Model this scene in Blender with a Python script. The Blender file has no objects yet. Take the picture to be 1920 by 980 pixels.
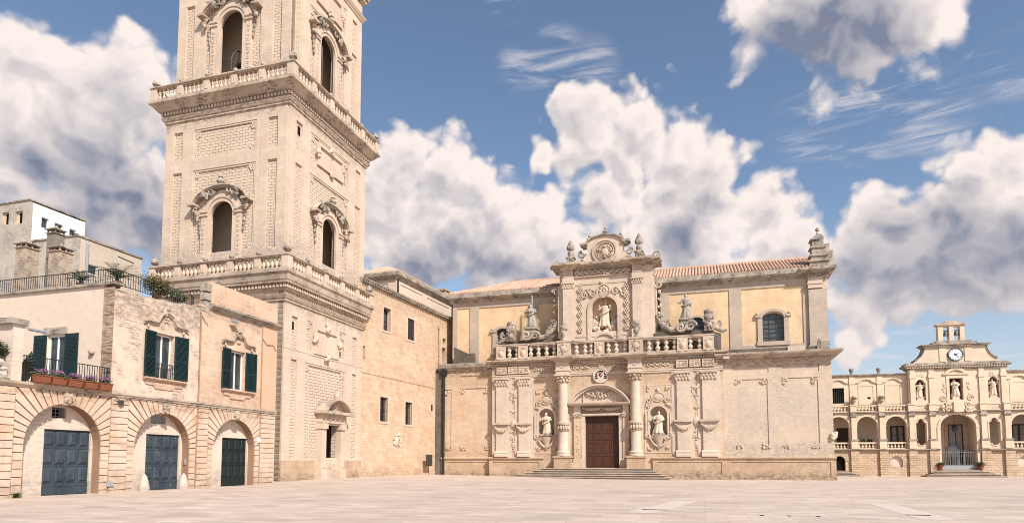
import bpy, bmesh, math, random
from math import sin, cos, pi, radians, sqrt, atan2
from mathutils import Vector, Matrix
from mathutils.geometry import tessellate_polygon

scene = bpy.context.scene
COL = scene.collection
random.seed(7)

# ------------------------------------------------------------------ camera
cam = bpy.data.objects.new("camera", bpy.data.cameras.new("camera"))
COL.objects.link(cam)
cam.location = (0, 0, 1.7)
cam.rotation_euler = (radians(90 + 4.3), 0, 0)
cam.data.sensor_width = 36
cam.data.lens = 22.78
cam.data.shift_y = 0.1472
cam.data.clip_end = 3000
scene.camera = cam

# ------------------------------------------------------------------ light
SUN_AZ = radians(-56)          # from +x, towards the camera side
SUN_EL = radians(41)
sun_dir = Vector((cos(SUN_AZ) * cos(SUN_EL), sin(SUN_AZ) * cos(SUN_EL), sin(SUN_EL)))
sd = bpy.data.lights.new("sun", 'SUN')
sd.energy = 3.4
sd.angle = radians(3)
sd.color = (1.0, 0.94, 0.855)
so = bpy.data.objects.new("sun", sd)
COL.objects.link(so)
so.rotation_euler = (-sun_dir).to_track_quat('-Z', 'Y').to_euler()

scene.view_settings.view_transform = 'Standard'
scene.view_settings.look = 'None'
scene.view_settings.gamma = 1
scene.view_settings.use_curve_mapping = False
scene.view_settings.exposure = 0.92
scene.cycles.filter_width = 1.0

# sky: Nishita with procedural cumulus placed by direction
world = bpy.data.worlds.new("World")
scene.world = world
world.use_nodes = True


def build_sky():
    nt = world.node_tree
    nt.nodes.clear()
    N, L = nt.nodes, nt.links
    BL = [(-0.592, 0.69, 0.416, 0.069), (-0.546, 0.706, 0.45, 0.044), (-0.517, 0.736, 0.437, 0.05), (-0.469, 0.748, 0.47, 0.041), (-0.452, 0.776, 0.44, 0.05), (-0.509, 0.766, 0.393, 0.071), (-0.563, 0.733, 0.383, 0.06), (-0.5, 0.797, 0.339, 0.076), (-0.469, 0.83, 0.303, 0.062), (-0.547, 0.78, 0.305, 0.044), (-0.596, 0.732, 0.331, 0.035),
          (-0.155, 0.891, 0.426, 0.044), (-0.197, 0.893, 0.404, 0.042), (-0.174, 0.914, 0.365, 0.059), (-0.092, 0.907, 0.41, 0.052), (-0.048, 0.917, 0.397, 0.044), (-0.063, 0.935, 0.349, 0.085), (-0.01, 0.933, 0.36, 0.05), (0.063, 0.942, 0.33, 0.042), (0.128, 0.914, 0.386, 0.034), (0.15, 0.92, 0.365, 0.035), (0.032, 0.951, 0.306, 0.087), (-0.158, 0.94, 0.303, 0.069), (0.107, 0.948, 0.30, 0.05),
          (0.108, 0.873, 0.475, 0.042), (0.074, 0.871, 0.486, 0.027), (0.178, 0.868, 0.465, 0.047), (0.15, 0.887, 0.44, 0.046), (0.082, 0.896, 0.438, 0.027), (0.038, 0.901, 0.431, 0.022), (0.224, 0.876, 0.427, 0.055), (0.275, 0.876, 0.396, 0.048), (0.225, 0.897, 0.383, 0.068), (0.3, 0.888, 0.347, 0.059), (0.346, 0.871, 0.348, 0.04), (0.261, 0.912, 0.317, 0.076), (0.357, 0.882, 0.307, 0.055), (0.396, 0.872, 0.288, 0.043), (0.185, 0.927, 0.33, 0.045),
          (0.557, 0.754, 0.347, 0.04), (0.582, 0.736, 0.346, 0.042), (0.537, 0.784, 0.313, 0.038), (0.554, 0.782, 0.285, 0.056), (0.596, 0.752, 0.281, 0.054), (0.477, 0.819, 0.32, 0.032), (0.5, 0.811, 0.303, 0.027), (0.466, 0.84, 0.278, 0.041), (0.511, 0.822, 0.251, 0.056), (0.555, 0.797, 0.236, 0.05), (0.45, 0.85, 0.274, 0.031), (0.596, 0.772, 0.222, 0.042),
          (0.485, 0.854, 0.188, 0.026), (0.458, 0.874, 0.165, 0.024), (0.516, 0.835, 0.195, 0.022), (0.455, 0.872, 0.2, 0.034), (0.341, 0.758, 0.556, 0.062), (0.394, 0.746, 0.537, 0.067), (0.435, 0.728, 0.53, 0.062), (0.478, 0.707, 0.522, 0.048), (0.308, 0.775, 0.551, 0.04)]
    DK = [(-0.504, 0.792, 0.344, 0.085), (-0.47, 0.832, 0.296, 0.085), (-0.549, 0.783, 0.293, 0.07), (-0.567, 0.741, 0.361, 0.03), (-0.135, 0.948, 0.279, 0.06), (0.032, 0.961, 0.262, 0.05), (-0.05, 0.957, 0.275, 0.05), (0.25, 0.915, 0.315, 0.045), (0.511, 0.822, 0.251, 0.085), (0.558, 0.79, 0.254, 0.075), (0.591, 0.775, 0.223, 0.07), (0.47, 0.845, 0.25, 0.045), (0.389, 0.751, 0.533, 0.075), (0.44, 0.738, 0.511, 0.07), (0.335, 0.775, 0.536, 0.05)]

    def nd(t, tree=None, **kw):
        n = (tree or nt).nodes.new(t)
        for k, v in kw.items():
            setattr(n, k, v)
        return n

    def blob_field(tree, vec, lst, k, grow=1.0):
        acc = None
        for (x, y, z, r) in lst:
            d = nd('ShaderNodeVectorMath', tree, operation='DISTANCE')
            tree.links.new(vec, d.inputs[0])
            d.inputs[1].default_value = (x, y, z)
            m = nd('ShaderNodeMath', tree, operation='MULTIPLY_ADD')
            tree.links.new(d.outputs['Value'], m.inputs[0])
            m.inputs[1].default_value = -1.0 / (r * grow)
            m.inputs[2].default_value = 1.0
            if acc is None:
                acc = m.outputs[0]
            else:
                s = nd('ShaderNodeMath', tree, operation='SMOOTH_MAX')
                tree.links.new(acc, s.inputs[0]); tree.links.new(m.outputs[0], s.inputs[1])
                s.inputs[2].default_value = k
                acc = s.outputs[0]
        return acc

    # group: cloud density for a direction
    g = bpy.data.node_groups.new("cloud_density", 'ShaderNodeTree')
    g.interface.new_socket(name="Vector", in_out='INPUT', socket_type='NodeSocketVector')
    g.interface.new_socket(name="Density", in_out='OUTPUT', socket_type='NodeSocketFloat')
    gi = nd('NodeGroupInput', g); go = nd('NodeGroupOutput', g)
    v = gi.outputs[0]
    wn = nd('ShaderNodeTexNoise', g); wn.inputs['Scale'].default_value = 11; wn.inputs['Detail'].default_value = 4
    g.links.new(v, wn.inputs['Vector'])
    ws = nd('ShaderNodeVectorMath', g, operation='SUBTRACT'); g.links.new(wn.outputs['Color'], ws.inputs[0]); ws.inputs[1].default_value = (.5, .5, .5)
    wm = nd('ShaderNodeVectorMath', g, operation='SCALE'); g.links.new(ws.outputs[0], wm.inputs[0]); wm.inputs['Scale'].default_value = 0.07
    wa = nd('ShaderNodeVectorMath', g, operation='ADD'); g.links.new(v, wa.inputs[0]); g.links.new(wm.outputs[0], wa.inputs[1])
    vw = wa.outputs[0]
    blob = blob_field(g, vw, BL, 0.35, 1.22)

    def tex(kind, scale, amp, off, det=6, rough=.55):
        if kind == 'v':
            t = nd('ShaderNodeTexVoronoi', g, feature='SMOOTH_F1')
            t.inputs['Scale'].default_value = scale
            t.inputs['Smoothness'].default_value = .35
            o = t.outputs['Distance']
        else:
            t = nd('ShaderNodeTexNoise', g)
            t.inputs['Scale'].default_value = scale
            t.inputs['Detail'].default_value = det
            t.inputs['Roughness'].default_value = rough
            o = t.outputs['Fac']
        g.links.new(vw, t.inputs['Vector'])
        m = nd('ShaderNodeMath', g, operation='MULTIPLY_ADD')
        g.links.new(o, m.inputs[0]); m.inputs[1].default_value = amp; m.inputs[2].default_value = off
        return m.outputs[0]

    parts = [blob, tex('v', 21, -.75, .36), tex('v', 52, -.38, .17), tex('n', 26, .75, -.375, 9, .6)]
    acc = parts[0]
    for p in parts[1:]:
        a = nd('ShaderNodeMath', g, operation='ADD'); g.links.new(acc, a.inputs[0]); g.links.new(p, a.inputs[1]); acc = a.outputs[0]
    g.links.new(acc, go.inputs[0])

    tc = nd('ShaderNodeTexCoord')
    d0 = nd('ShaderNodeGroup', node_tree=g); L.new(tc.outputs['Generated'], d0.inputs[0])
    sh = nd('ShaderNodeVectorMath', operation='ADD'); L.new(tc.outputs['Generated'], sh.inputs[0]); sh.inputs[1].default_value = (0.008, 0.0, 0.016)
    d1 = nd('ShaderNodeGroup', node_tree=g); L.new(sh.outputs[0], d1.inputs[0])

    def mapr(sock, a, b, c=0., d=1., smooth=True):
        m = nd('ShaderNodeMapRange', interpolation_type='SMOOTHSTEP' if smooth else 'LINEAR')
        L.new(sock, m.inputs['Value'])
        for i, vv in zip(('From Min', 'From Max', 'To Min', 'To Max'), (a, b, c, d)):
            m.inputs[i].default_value = vv
        return m.outputs['Result']

    def math(op, a, b=None, clamp=False):
        m = nd('ShaderNodeMath', operation=op, use_clamp=clamp)
        for i, s in enumerate((a, b)):
            if s is None:
                continue
            if isinstance(s, (int, float)):
                m.inputs[i].default_value = s
            else:
                L.new(s, m.inputs[i])
        return m.outputs[0]

    def mix(f, a, b):
        m = nd('ShaderNodeMix', data_type='RGBA')
        if isinstance(f, (int, float)):
            m.inputs['Factor'].default_value = f
        else:
            L.new(f, m.inputs['Factor'])
        for nm, s in (('A', a), ('B', b)):
            k = [i for i in m.inputs if i.name == nm and i.type == 'RGBA'][0]
            if isinstance(s, tuple):
                k.default_value = (*s, 1)
            else:
                L.new(s, k)
        return [o for o in m.outputs if o.type == 'RGBA'][0]

    mask = mapr(d0.outputs[0], -0.13, 0.34)
    rel = math('SUBTRACT', d0.outputs[0], d1.outputs[0])
    rel = math('MAXIMUM', math('MINIMUM', math('MULTIPLY', rel, .8), .22), -.24)
    # broad shading of the cloud bodies, without the fine texture
    soft = nd('ShaderNodeTexNoise'); soft.inputs['Scale'].default_value = 7; soft.inputs['Detail'].default_value = 5; soft.inputs['Roughness'].default_value = .45; soft.inputs['Distortion'].default_value = .4
    L.new(tc.outputs['Generated'], soft.inputs['Vector'])
    wdir = nd('ShaderNodeVectorMath', operation='SCALE'); L.new(soft.outputs['Color'], wdir.inputs[0]); wdir.inputs['Scale'].default_value = .15
    wd2 = nd('ShaderNodeVectorMath', operation='ADD'); L.new(tc.outputs['Generated'], wd2.inputs[0]); L.new(wdir.outputs[0], wd2.inputs[1])
    wd3 = nd('ShaderNodeVectorMath', operation='SUBTRACT'); L.new(wd2.outputs[0], wd3.inputs[0]); wd3.inputs[1].default_value = (.075, .075, .075)
    dark = mapr(blob_field(nt, wd3.outputs[0], DK, .6), -0.5, .9)
    lit = math('SUBTRACT', math('ADD', rel, .92), math('MULTIPLY', dark, .64))
    lit = math('ADD', lit, math('MULTIPLY', math('SUBTRACT', soft.outputs['Fac'], .5), .75))
    lit = math('SUBTRACT', lit, mapr(d0.outputs[0], .25, 1.1, 0, .26))
    lit = math('MAXIMUM', math('MINIMUM', lit, 1.0), 0.0)
    ccol = mix(mapr(lit, 0, 1, 0, 1, False), (0.13, 0.15, 0.21), (0.60, 0.535, 0.505))
    # wisps and low haze
    sep = nd('ShaderNodeSeparateXYZ'); L.new(tc.outputs['Generated'], sep.inputs[0])
    mp = nd('ShaderNodeMapping'); L.new(tc.outputs['Generated'], mp.inputs['Vector']); mp.inputs['Scale'].default_value = (4, 4, 26); mp.inputs['Rotation'].default_value = (0, .07, 0)
    wn2 = nd('ShaderNodeTexNoise'); wn2.inputs['Scale'].default_value = 2.2; wn2.inputs['Detail'].default_value = 9; wn2.inputs['Roughness'].default_value = .62; wn2.inputs['Distortion'].default_value = .6
    L.new(mp.outputs[0], wn2.inputs['Vector'])
    WB = [(0.058, 0.842, 0.537, .06), (0.015, 0.845, 0.53, .045), (0.11, 0.84, 0.532, .045), (0.443, 0.786, 0.431, .09), (0.50, 0.76, 0.42, .07), (0.39, 0.81, 0.435, .06), (-0.007, 0.803, 0.596, .035), (0.563, 0.697, 0.445, .05), (0.58, 0.78, 0.16, .12), (0.50, 0.84, 0.17, .12), (0.42, 0.88, 0.2, .10)]
    wf = mapr(blob_field(nt, tc.outputs['Generated'], WB, .3), 0.0, .7)
    wisp = math('MULTIPLY', mapr(wn2.outputs['Fac'], .44, .74), wf)
    hz = mapr(sep.outputs['Z'], .05, .36, 1, 0)
    sky = nd('ShaderNodeTexSky', sky_type='NISHITA', sun_disc=False)
    sky.sun_elevation = SUN_EL
    sky.sun_rotation = atan2(sun_dir.x, sun_dir.y)
    sky.air_density = 1.0; sky.dust_density = .9; sky.ozone_density = 1.0
    b1 = nd('ShaderNodeBackground'); L.new(sky.outputs[0], b1.inputs['Color']); b1.inputs['Strength'].default_value = SKY_STR
    col = mix(hz, ccol, mix(.5, ccol, (0.50, 0.45, 0.44)))
    b2 = nd('ShaderNodeBackground'); L.new(col, b2.inputs['Color']); b2.inputs['Strength'].default_value = CLOUD_STR
    b3 = nd('ShaderNodeBackground'); b3.inputs['Color'].default_value = (0.52, 0.48, 0.49, 1); b3.inputs['Strength'].default_value = CLOUD_STR
    m1 = nd('ShaderNodeMixShader'); L.new(math('MAXIMUM', math('MULTIPLY', wisp, .62), math('MULTIPLY', hz, .22)), m1.inputs[0]); L.new(b1.outputs[0], m1.inputs[1]); L.new(b3.outputs[0], m1.inputs[2])
    m2 = nd('ShaderNodeMixShader'); L.new(mask, m2.inputs[0]); L.new(m1.outputs[0], m2.inputs[1]); L.new(b2.outputs[0], m2.inputs[2])
    out = nd('ShaderNodeOutputWorld'); L.new(m2.outputs[0], out.inputs[0])


SKY_STR = 0.077
CLOUD_STR = 0.87
build_sky()
world.cycles.sampling_method = 'MANUAL'
world.cycles.sample_map_resolution = 512

# ------------------------------------------------------------------ materials
MATS = {}


class NB:
    """small node-building helper"""
    def __init__(s, name):
        m = bpy.data.materials.new(name)
        m.use_nodes = True
        s.m = m; s.t = m.node_tree; s.t.nodes.clear()
        s.out = s.n('ShaderNodeOutputMaterial')
        s.b = s.n('ShaderNodeBsdfPrincipled')
        s.l(s.b.outputs[0], s.out.inputs[0])
        MATS[name] = m

    def n(s, t, **kw):
        nd = s.t.nodes.new(t)
        for k, v in kw.items():
            setattr(nd, k, v)
        return nd

    def l(s, a, b):
        s.t.links.new(a, b)

    def obj(s):
        return s.n('ShaderNodeTexCoord').outputs['Object']

    def plane(s, su=1., sv=1.):
        sp = s.n('ShaderNodeSeparateXYZ'); s.l(s.obj(), sp.inputs[0])
        a = s.n('ShaderNodeMath', operation='ADD'); s.l(sp.outputs[0], a.inputs[0]); s.l(sp.outputs[1], a.inputs[1])
        u = s.mul(a.outputs[0], su); v = s.mul(sp.outputs[2], sv)
        c = s.n('ShaderNodeCombineXYZ'); s.l(u, c.inputs[0]); s.l(v, c.inputs[1])
        return c.outputs[0]

    def mul(s, a, k):
        m = s.n('ShaderNodeMath', operation='MULTIPLY'); s.l(a, m.inputs[0]); m.inputs[1].default_value = k
        return m.outputs[0]

    def op(s, o, a, b):
        m = s.n('ShaderNodeMath', operation=o)
        for i, x in enumerate((a, b)):
            if isinstance(x, (int, float)):
                m.inputs[i].default_value = x
            else:
                s.l(x, m.inputs[i])
        return m.outputs[0]

    def noise(s, vec, scale, detail=6, rough=.55, dist=0.):
        t = s.n('ShaderNodeTexNoise')
        s.l(vec, t.inputs['Vector'])
        t.inputs['Scale'].default_value = scale; t.inputs['Detail'].default_value = detail
        t.inputs['Roughness'].default_value = rough; t.inputs['Distortion'].default_value = dist
        return t.outputs['Fac']

    def ramp(s, v, a, b, c=0., d=1.):
        m = s.n('ShaderNodeMapRange', interpolation_type='SMOOTHSTEP')
        s.l(v, m.inputs['Value'])
        for i, x in zip(('From Min', 'From Max', 'To Min', 'To Max'), (a, b, c, d)):
            m.inputs[i].default_value = x
        return m.outputs['Result']

    def mix(s, f, a, b, mode='MIX'):
        m = s.n('ShaderNodeMix', data_type='RGBA', blend_type=mode)
        if isinstance(f, (int, float)):
            m.inputs['Factor'].default_value = f
        else:
            s.l(f, m.inputs['Factor'])
        for nm, x in (('A', a), ('B', b)):
            k = [i for i in m.inputs if i.name == nm and i.type == 'RGBA'][0]
            if isinstance(x, tuple):
                k.default_value = (*x, 1)
            else:
                s.l(x, k)
        return [o for o in m.outputs if o.type == 'RGBA'][0]

    def bump(s, h, strength, dist=.02):
        b = s.n('ShaderNodeBump'); s.l(h, b.inputs['Height'])
        b.inputs['Strength'].default_value = strength; b.inputs['Distance'].default_value = dist
        s.l(b.outputs[0], s.b.inputs['Normal'])

    def fin(s, col, rough=.9, spec=.2, metal=0.):
        if isinstance(col, tuple):
            s.b.inputs['Base Color'].default_value = (*col, 1)
        else:
            s.l(col, s.b.inputs['Base Color'])
        s.b.inputs['Roughness'].default_value = rough
        s.b.inputs['Specular IOR Level'].default_value = spec
        s.b.inputs['Metallic'].default_value = metal
        return s.m


def stone(name, col, col2, brick=None, mortar=.012, mcol=.55, var=.12, stain=.5, stain_col=(.16, .12, .09), patch=0., patch_col=(.17, .155, .14), patch_scale=.9, bump=.35, streak=.0, warm=None, coarse=.35, bands=()):
    def pale(q, k=.24):
        l = .4 * q[0] + .45 * q[1] + .15 * q[2]
        return tuple(min(.8, (x + (l - x) * k) * 1.08 * t) for x, t in zip(q, (1.01, .985, .95)))
    col, col2 = pale(col), pale(col2)
    warm = pale(warm, .3) if warm else None
    n = NB(name)
    ob = n.obj(); P = n.plane()
    c = n.mix(n.ramp(n.noise(ob, coarse, 5, .6), .32, .68), col, col2)
    c = n.mix(n.ramp(n.noise(ob, 3.2, 8, .65), .35, .8, 0, .3), c, n.mix(.45, c, (.14, .10, .07)))
    if warm:
        c = n.mix(n.ramp(n.noise(P, .5, 7, .65, .8), .48, .66, 0, .75), c, warm)
    h = n.noise(ob, 9, 8, .7)
    if brick:
        t = n.n('ShaderNodeTexBrick')
        wv = n.n('ShaderNodeVectorMath', operation='ADD')
        nn = n.n('ShaderNodeTexNoise'); n.l(P, nn.inputs['Vector']); nn.inputs['Scale'].default_value = 1.3
        sc = n.n('ShaderNodeVectorMath', operation='SCALE'); n.l(nn.outputs['Color'], sc.inputs[0]); sc.inputs['Scale'].default_value = .03
        n.l(P, wv.inputs[0]); n.l(sc.outputs[0], wv.inputs[1])
        n.l(wv.outputs[0], t.inputs['Vector'])
        t.inputs['Scale'].default_value = 1
        t.inputs['Brick Width'].default_value = brick[0]; t.inputs['Row Height'].default_value = brick[1]
        t.inputs['Mortar Size'].default_value = mortar; t.inputs['Mortar Smooth'].default_value = .3
        t.inputs['Bias'].default_value = 0.
        t.inputs['Color1'].default_value = (1 - var, 1 - var * 1.15, 1 - var * 1.3, 1); t.inputs['Color2'].default_value = (1, 1, 1, 1)
        t.inputs['Mortar'].default_value = (mcol, mcol * .93, mcol * .85, 1)
        c = n.mix(1., c, t.outputs['Color'], 'MULTIPLY')
        h = n.op('SUBTRACT', n.mul(h, .4), n.mul(t.outputs['Fac'], .9))
    if stain:
        st = n.ramp(n.noise(n.plane(1.1, .22), 1.4, 9, .68), .52, .78, 0, stain)
        c = n.mix(st, c, n.mix(.6, c, stain_col))
    if streak:
        st = n.ramp(n.noise(n.plane(3.2, .10), 1.2, 7, .7), .56, .74, 0, streak)
        c = n.mix(st, c, stain_col)
    if patch:
        pt = n.op('MULTIPLY', n.ramp(n.noise(P, patch_scale, 3, .5), .44, .62), n.ramp(n.noise(n.plane(.55, 2.6), 3.6, 7, .72), .43, .60))
        c = n.mix(n.mul(pt, patch), c, patch_col)
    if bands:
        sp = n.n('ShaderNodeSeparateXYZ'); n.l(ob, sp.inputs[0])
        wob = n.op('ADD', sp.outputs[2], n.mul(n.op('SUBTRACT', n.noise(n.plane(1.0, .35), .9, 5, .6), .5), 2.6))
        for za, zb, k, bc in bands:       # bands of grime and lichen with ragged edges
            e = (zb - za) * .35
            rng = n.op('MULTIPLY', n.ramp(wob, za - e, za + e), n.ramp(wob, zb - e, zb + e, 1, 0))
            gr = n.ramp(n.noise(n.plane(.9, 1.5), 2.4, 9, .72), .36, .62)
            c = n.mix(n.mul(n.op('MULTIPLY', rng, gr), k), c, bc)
    n.bump(h, bump, .03)
    return n.fin(c, .92, .12)


def plain(name, col, rough=.6, spec=.3, metal=0., var=.25, scale=6.):
    n = NB(name)
    c = n.mix(n.ramp(n.noise(n.obj(), scale, 6, .65), .3, .7, 0, var), col, tuple(x * .45 for x in col))
    return n.fin(c, rough, spec, metal)


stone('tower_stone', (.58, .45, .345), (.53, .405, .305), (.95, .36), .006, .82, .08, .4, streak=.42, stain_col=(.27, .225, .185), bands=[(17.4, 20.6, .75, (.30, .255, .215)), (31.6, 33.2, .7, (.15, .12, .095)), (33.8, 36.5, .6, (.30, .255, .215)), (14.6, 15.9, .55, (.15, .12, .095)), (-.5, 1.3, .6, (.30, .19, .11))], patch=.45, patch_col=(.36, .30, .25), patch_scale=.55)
stone('block_panel', (.58, .45, .345), (.54, .41, .31), (.62, .262), .020, .42, .07, .25, bump=.8, bands=[(17.4, 20.6, .6, (.30, .255, .215))])
stone('carved_stone', (.56, .43, .33), (.48, .36, .27), None, stain=.4, bump=.7)
stone('weathered_stone', (.42, .345, .275), (.235, .20, .165), None, stain=.7, patch=.95, patch_col=(.085, .08, .072), patch_scale=1.3, bump=.8, streak=.4, stain_col=(.09, .08, .07), coarse=.8)
stone('cornice_stone', (.50, .385, .29), (.36, .275, .205), None, stain=.9, patch=.85, patch_col=(.12, .105, .09), patch_scale=.8, bump=.5, streak=.45, stain_col=(.2, .155, .12))
stone('house_stucco', (.61, .425, .305), (.56, .36, .24), (.8, .36), .006, .84, .06, .85, (.26, .165, .10), warm=(.55, .33, .19), bands=[(5.2, 6.6, .5, (.30, .20, .13)), (11.0, 12.1, .6, (.22, .17, .13))], patch=.6, patch_col=(.30, .22, .17), patch_scale=.7, streak=.3, bump=.4)
stone('house_eroded', (.62, .46, .35), (.55, .40, .30), None, bands=[(9.8, 11.4, .8, (.20, .155, .125))], stain=.8, patch=.9, patch_col=(.22, .17, .14), patch_scale=.9, streak=.45, bump=.9)
stone('orange_stucco', (.60, .33, .20), (.57, .31, .19), None, stain=.25, bump=.2)
stone('rusticated_block', (.60, .435, .325), (.54, .36, .25), None, patch=.4, patch_col=(.33, .27, .22), stain=.85, stain_col=(.30, .17, .09), bump=.6, warm=(.50, .28, .14), streak=.3, bands=[(-.6, .9, .7, (.30, .24, .19)), (4.7, 5.3, .6, (.26, .16, .09))])
stone('joint_stone', (.32, .18, .10), (.25, .14, .08), None, stain=.3, bump=.5)
stone('infill_plaster', (.60, .48, .395), (.55, .43, .345), None, stain=.6, bands=[(-.6, .95, .85, (.32, .27, .235))], patch=.6, patch_col=(.33, .27, .225), patch_scale=.5, bump=.35)
stone('pink_plaster', (.60, .48, .385), (.58, .46, .365), None, stain=.12, bump=.12)
stone('quoin_stone', (.50, .335, .22), (.40, .27, .18), (1.6, .42), .012, .6, .12, .7, patch=.9, patch_col=(.11, .085, .065), patch_scale=.6)
stone('palace_stone', (.59, .435, .30), (.54, .365, .235), (.80, .31), .008, .82, .17, .75, (.34, .21, .12), bump=.5, streak=.25, bands=[(-.6, .8, .7, (.28, .20, .14)), (18.6, 20.1, .5, (.30, .21, .14))], warm=(.56, .31, .15), patch=.25, patch_col=(.38, .28, .2))
stone('palace_upper', (.58, .44, .34), (.55, .41, .32), (.9, .4), .005, .9, .04, .3)
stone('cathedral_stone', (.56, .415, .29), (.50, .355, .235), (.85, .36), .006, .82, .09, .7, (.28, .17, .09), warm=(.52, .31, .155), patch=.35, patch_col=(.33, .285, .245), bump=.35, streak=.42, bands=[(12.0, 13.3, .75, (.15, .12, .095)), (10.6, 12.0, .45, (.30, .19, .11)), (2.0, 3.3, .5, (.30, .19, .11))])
stone('cathedral_carving', (.55, .42, .31), (.43, .32, .235), None, patch=.5, patch_col=(.24, .20, .165), patch_scale=1.5, stain=.7, stain_col=(.24, .17, .11), bump=.7)
stone('cathedral_pale', (.56, .44, .345), (.51, .40, .31), (.8, .36), .006, .82, .06, .5, streak=.35, stain_col=(.30, .25, .205), patch=.55, patch_col=(.36, .31, .27), patch_scale=.8, bump=.3)
stone('lichen_panel', (.57, .445, .33), (.53, .40, .29), (.75, .34), .006, .86, .05, .5, (.34, .22, .12), streak=.25, bands=[(11.8, 12.8, .6, (.15, .12, .095)), (2.0, 3.6, .6, (.26, .23, .21)), (5.0, 9.5, .45, (.36, .32, .30))], patch=.7, patch_col=(.33, .285, .25), patch_scale=.33, bump=.4)
stone('plinth_stone', (.50, .355, .235), (.44, .29, .175), (1.3, .6), .006, .8, .08, .7, (.16, .11, .07), warm=(.50, .30, .15), patch=.45, patch_col=(.15, .12, .09), patch_scale=.5, bump=.5, bands=[(-1.0, .4, .85, (.14, .115, .085))])
stone('nave_yellow', (.68, .465, .245), (.58, .385, .20), None, stain=.75, stain_col=(.42, .26, .14), patch=.6, patch_col=(.44, .32, .22), patch_scale=.45, bump=.3, streak=.3, coarse=.6)
stone('nave_stone', (.47, .37, .29), (.40, .32, .26), (.7, .38), .006, .8, .08, .4, patch=.4, patch_col=(.27, .24, .21))
stone('seminary_stone', (.63, .50, .36), (.58, .445, .31), (.9, .38), .005, .88, .05, .35, (.32, .22, .13), bump=.3)
stone('seminary_base', (.57, .41, .275), (.50, .34, .22), (.7, .30), .018, .6, .15, .5, (.2, .13, .08), bump=.7, patch=.3, patch_col=(.2, .16, .12))
stone('room_plaster', (.74, .62, .50), (.70, .58, .46), None, stain=.3, bump=.1)
stone('gallery_plaster', (.56, .43, .32), (.52, .39, .285), None, stain=.2, bump=.1)
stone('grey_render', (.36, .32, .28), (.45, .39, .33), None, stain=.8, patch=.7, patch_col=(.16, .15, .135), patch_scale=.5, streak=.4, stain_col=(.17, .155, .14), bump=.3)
stone('cream_render', (.52, .43, .35), (.47, .39, .32), None, stain=.5, streak=.25, stain_col=(.3, .26, .22), bump=.2)
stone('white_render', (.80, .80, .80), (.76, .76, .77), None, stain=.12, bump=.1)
stone('chimney_stone', (.47, .35, .26), (.30, .25, .20), (.5, .25), .008, .8, .08, .8, patch=.8, patch_col=(.10, .09, .08), patch_scale=1.2)
stone('statue_stone', (.57, .455, .35), (.49, .39, .30), None, stain=.5, stain_col=(.2, .17, .14), bump=.35)
stone('statue_grey', (.37, .32, .27), (.27, .235, .20), None, stain=.8, stain_col=(.10, .09, .08), patch=.6, patch_col=(.10, .095, .085), patch_scale=2, bump=.5)
stone('step_stone', (.50, .40, .31), (.42, .335, .26), (1.6, .5), .008, .7, .1, .6, patch=.5, patch_col=(.16, .14, .12))
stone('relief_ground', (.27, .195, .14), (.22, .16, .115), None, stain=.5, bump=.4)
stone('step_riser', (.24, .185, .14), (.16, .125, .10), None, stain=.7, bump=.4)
stone('chimney_grey', (.20, .18, .155), (.15, .135, .12), None, stain=.7, streak=.5, bump=.4)
stone('dark_wall', (.15, .125, .10), (.09, .075, .06), (.6, .3), .01, .7, .15, .6, patch=.5)
plain('shutter_green', (.010, .026, .028), .5, .3, var=.35)
plain('door_green', (.012, .020, .020), .55, .3, var=.5)
plain('iron', (.055, .052, .05), .6, .3)
plain('pale_iron', (.17, .17, .17), .55, .4)
plain('white_paint', (.72, .70, .67), .5, .4, var=.08)
plain('terracotta_pot', (.21, .075, .040), .85, .2)
plain('dark_void', (.012, .011, .010), .9, .05)
plain('dark_brown', (.05, .026, .016), .6, .25)
plain('bronze', (.035, .04, .035), .5, .5)
plain('petals', (.23, .11, .20), .8, .1, var=.6, scale=30)
plain('white_petals', (.8, .8, .76), .8, .1)
plain('drain_black', (.02, .018, .016), .7, .3)
plain('zinc', (.30, .31, .33), .5, .4)
plain('clock_white', (.58, .62, .70), .4, .3, var=.05)
plain('clock_blue', (.03, .035, .07), .5, .3)
plain('shield_red', (.22, .045, .04), .6, .2)
plain('sign_dark', (.045, .038, .03), .6, .3)
plain('curtain', (.34, .31, .29), .9, .1, var=.5, scale=3)


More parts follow.
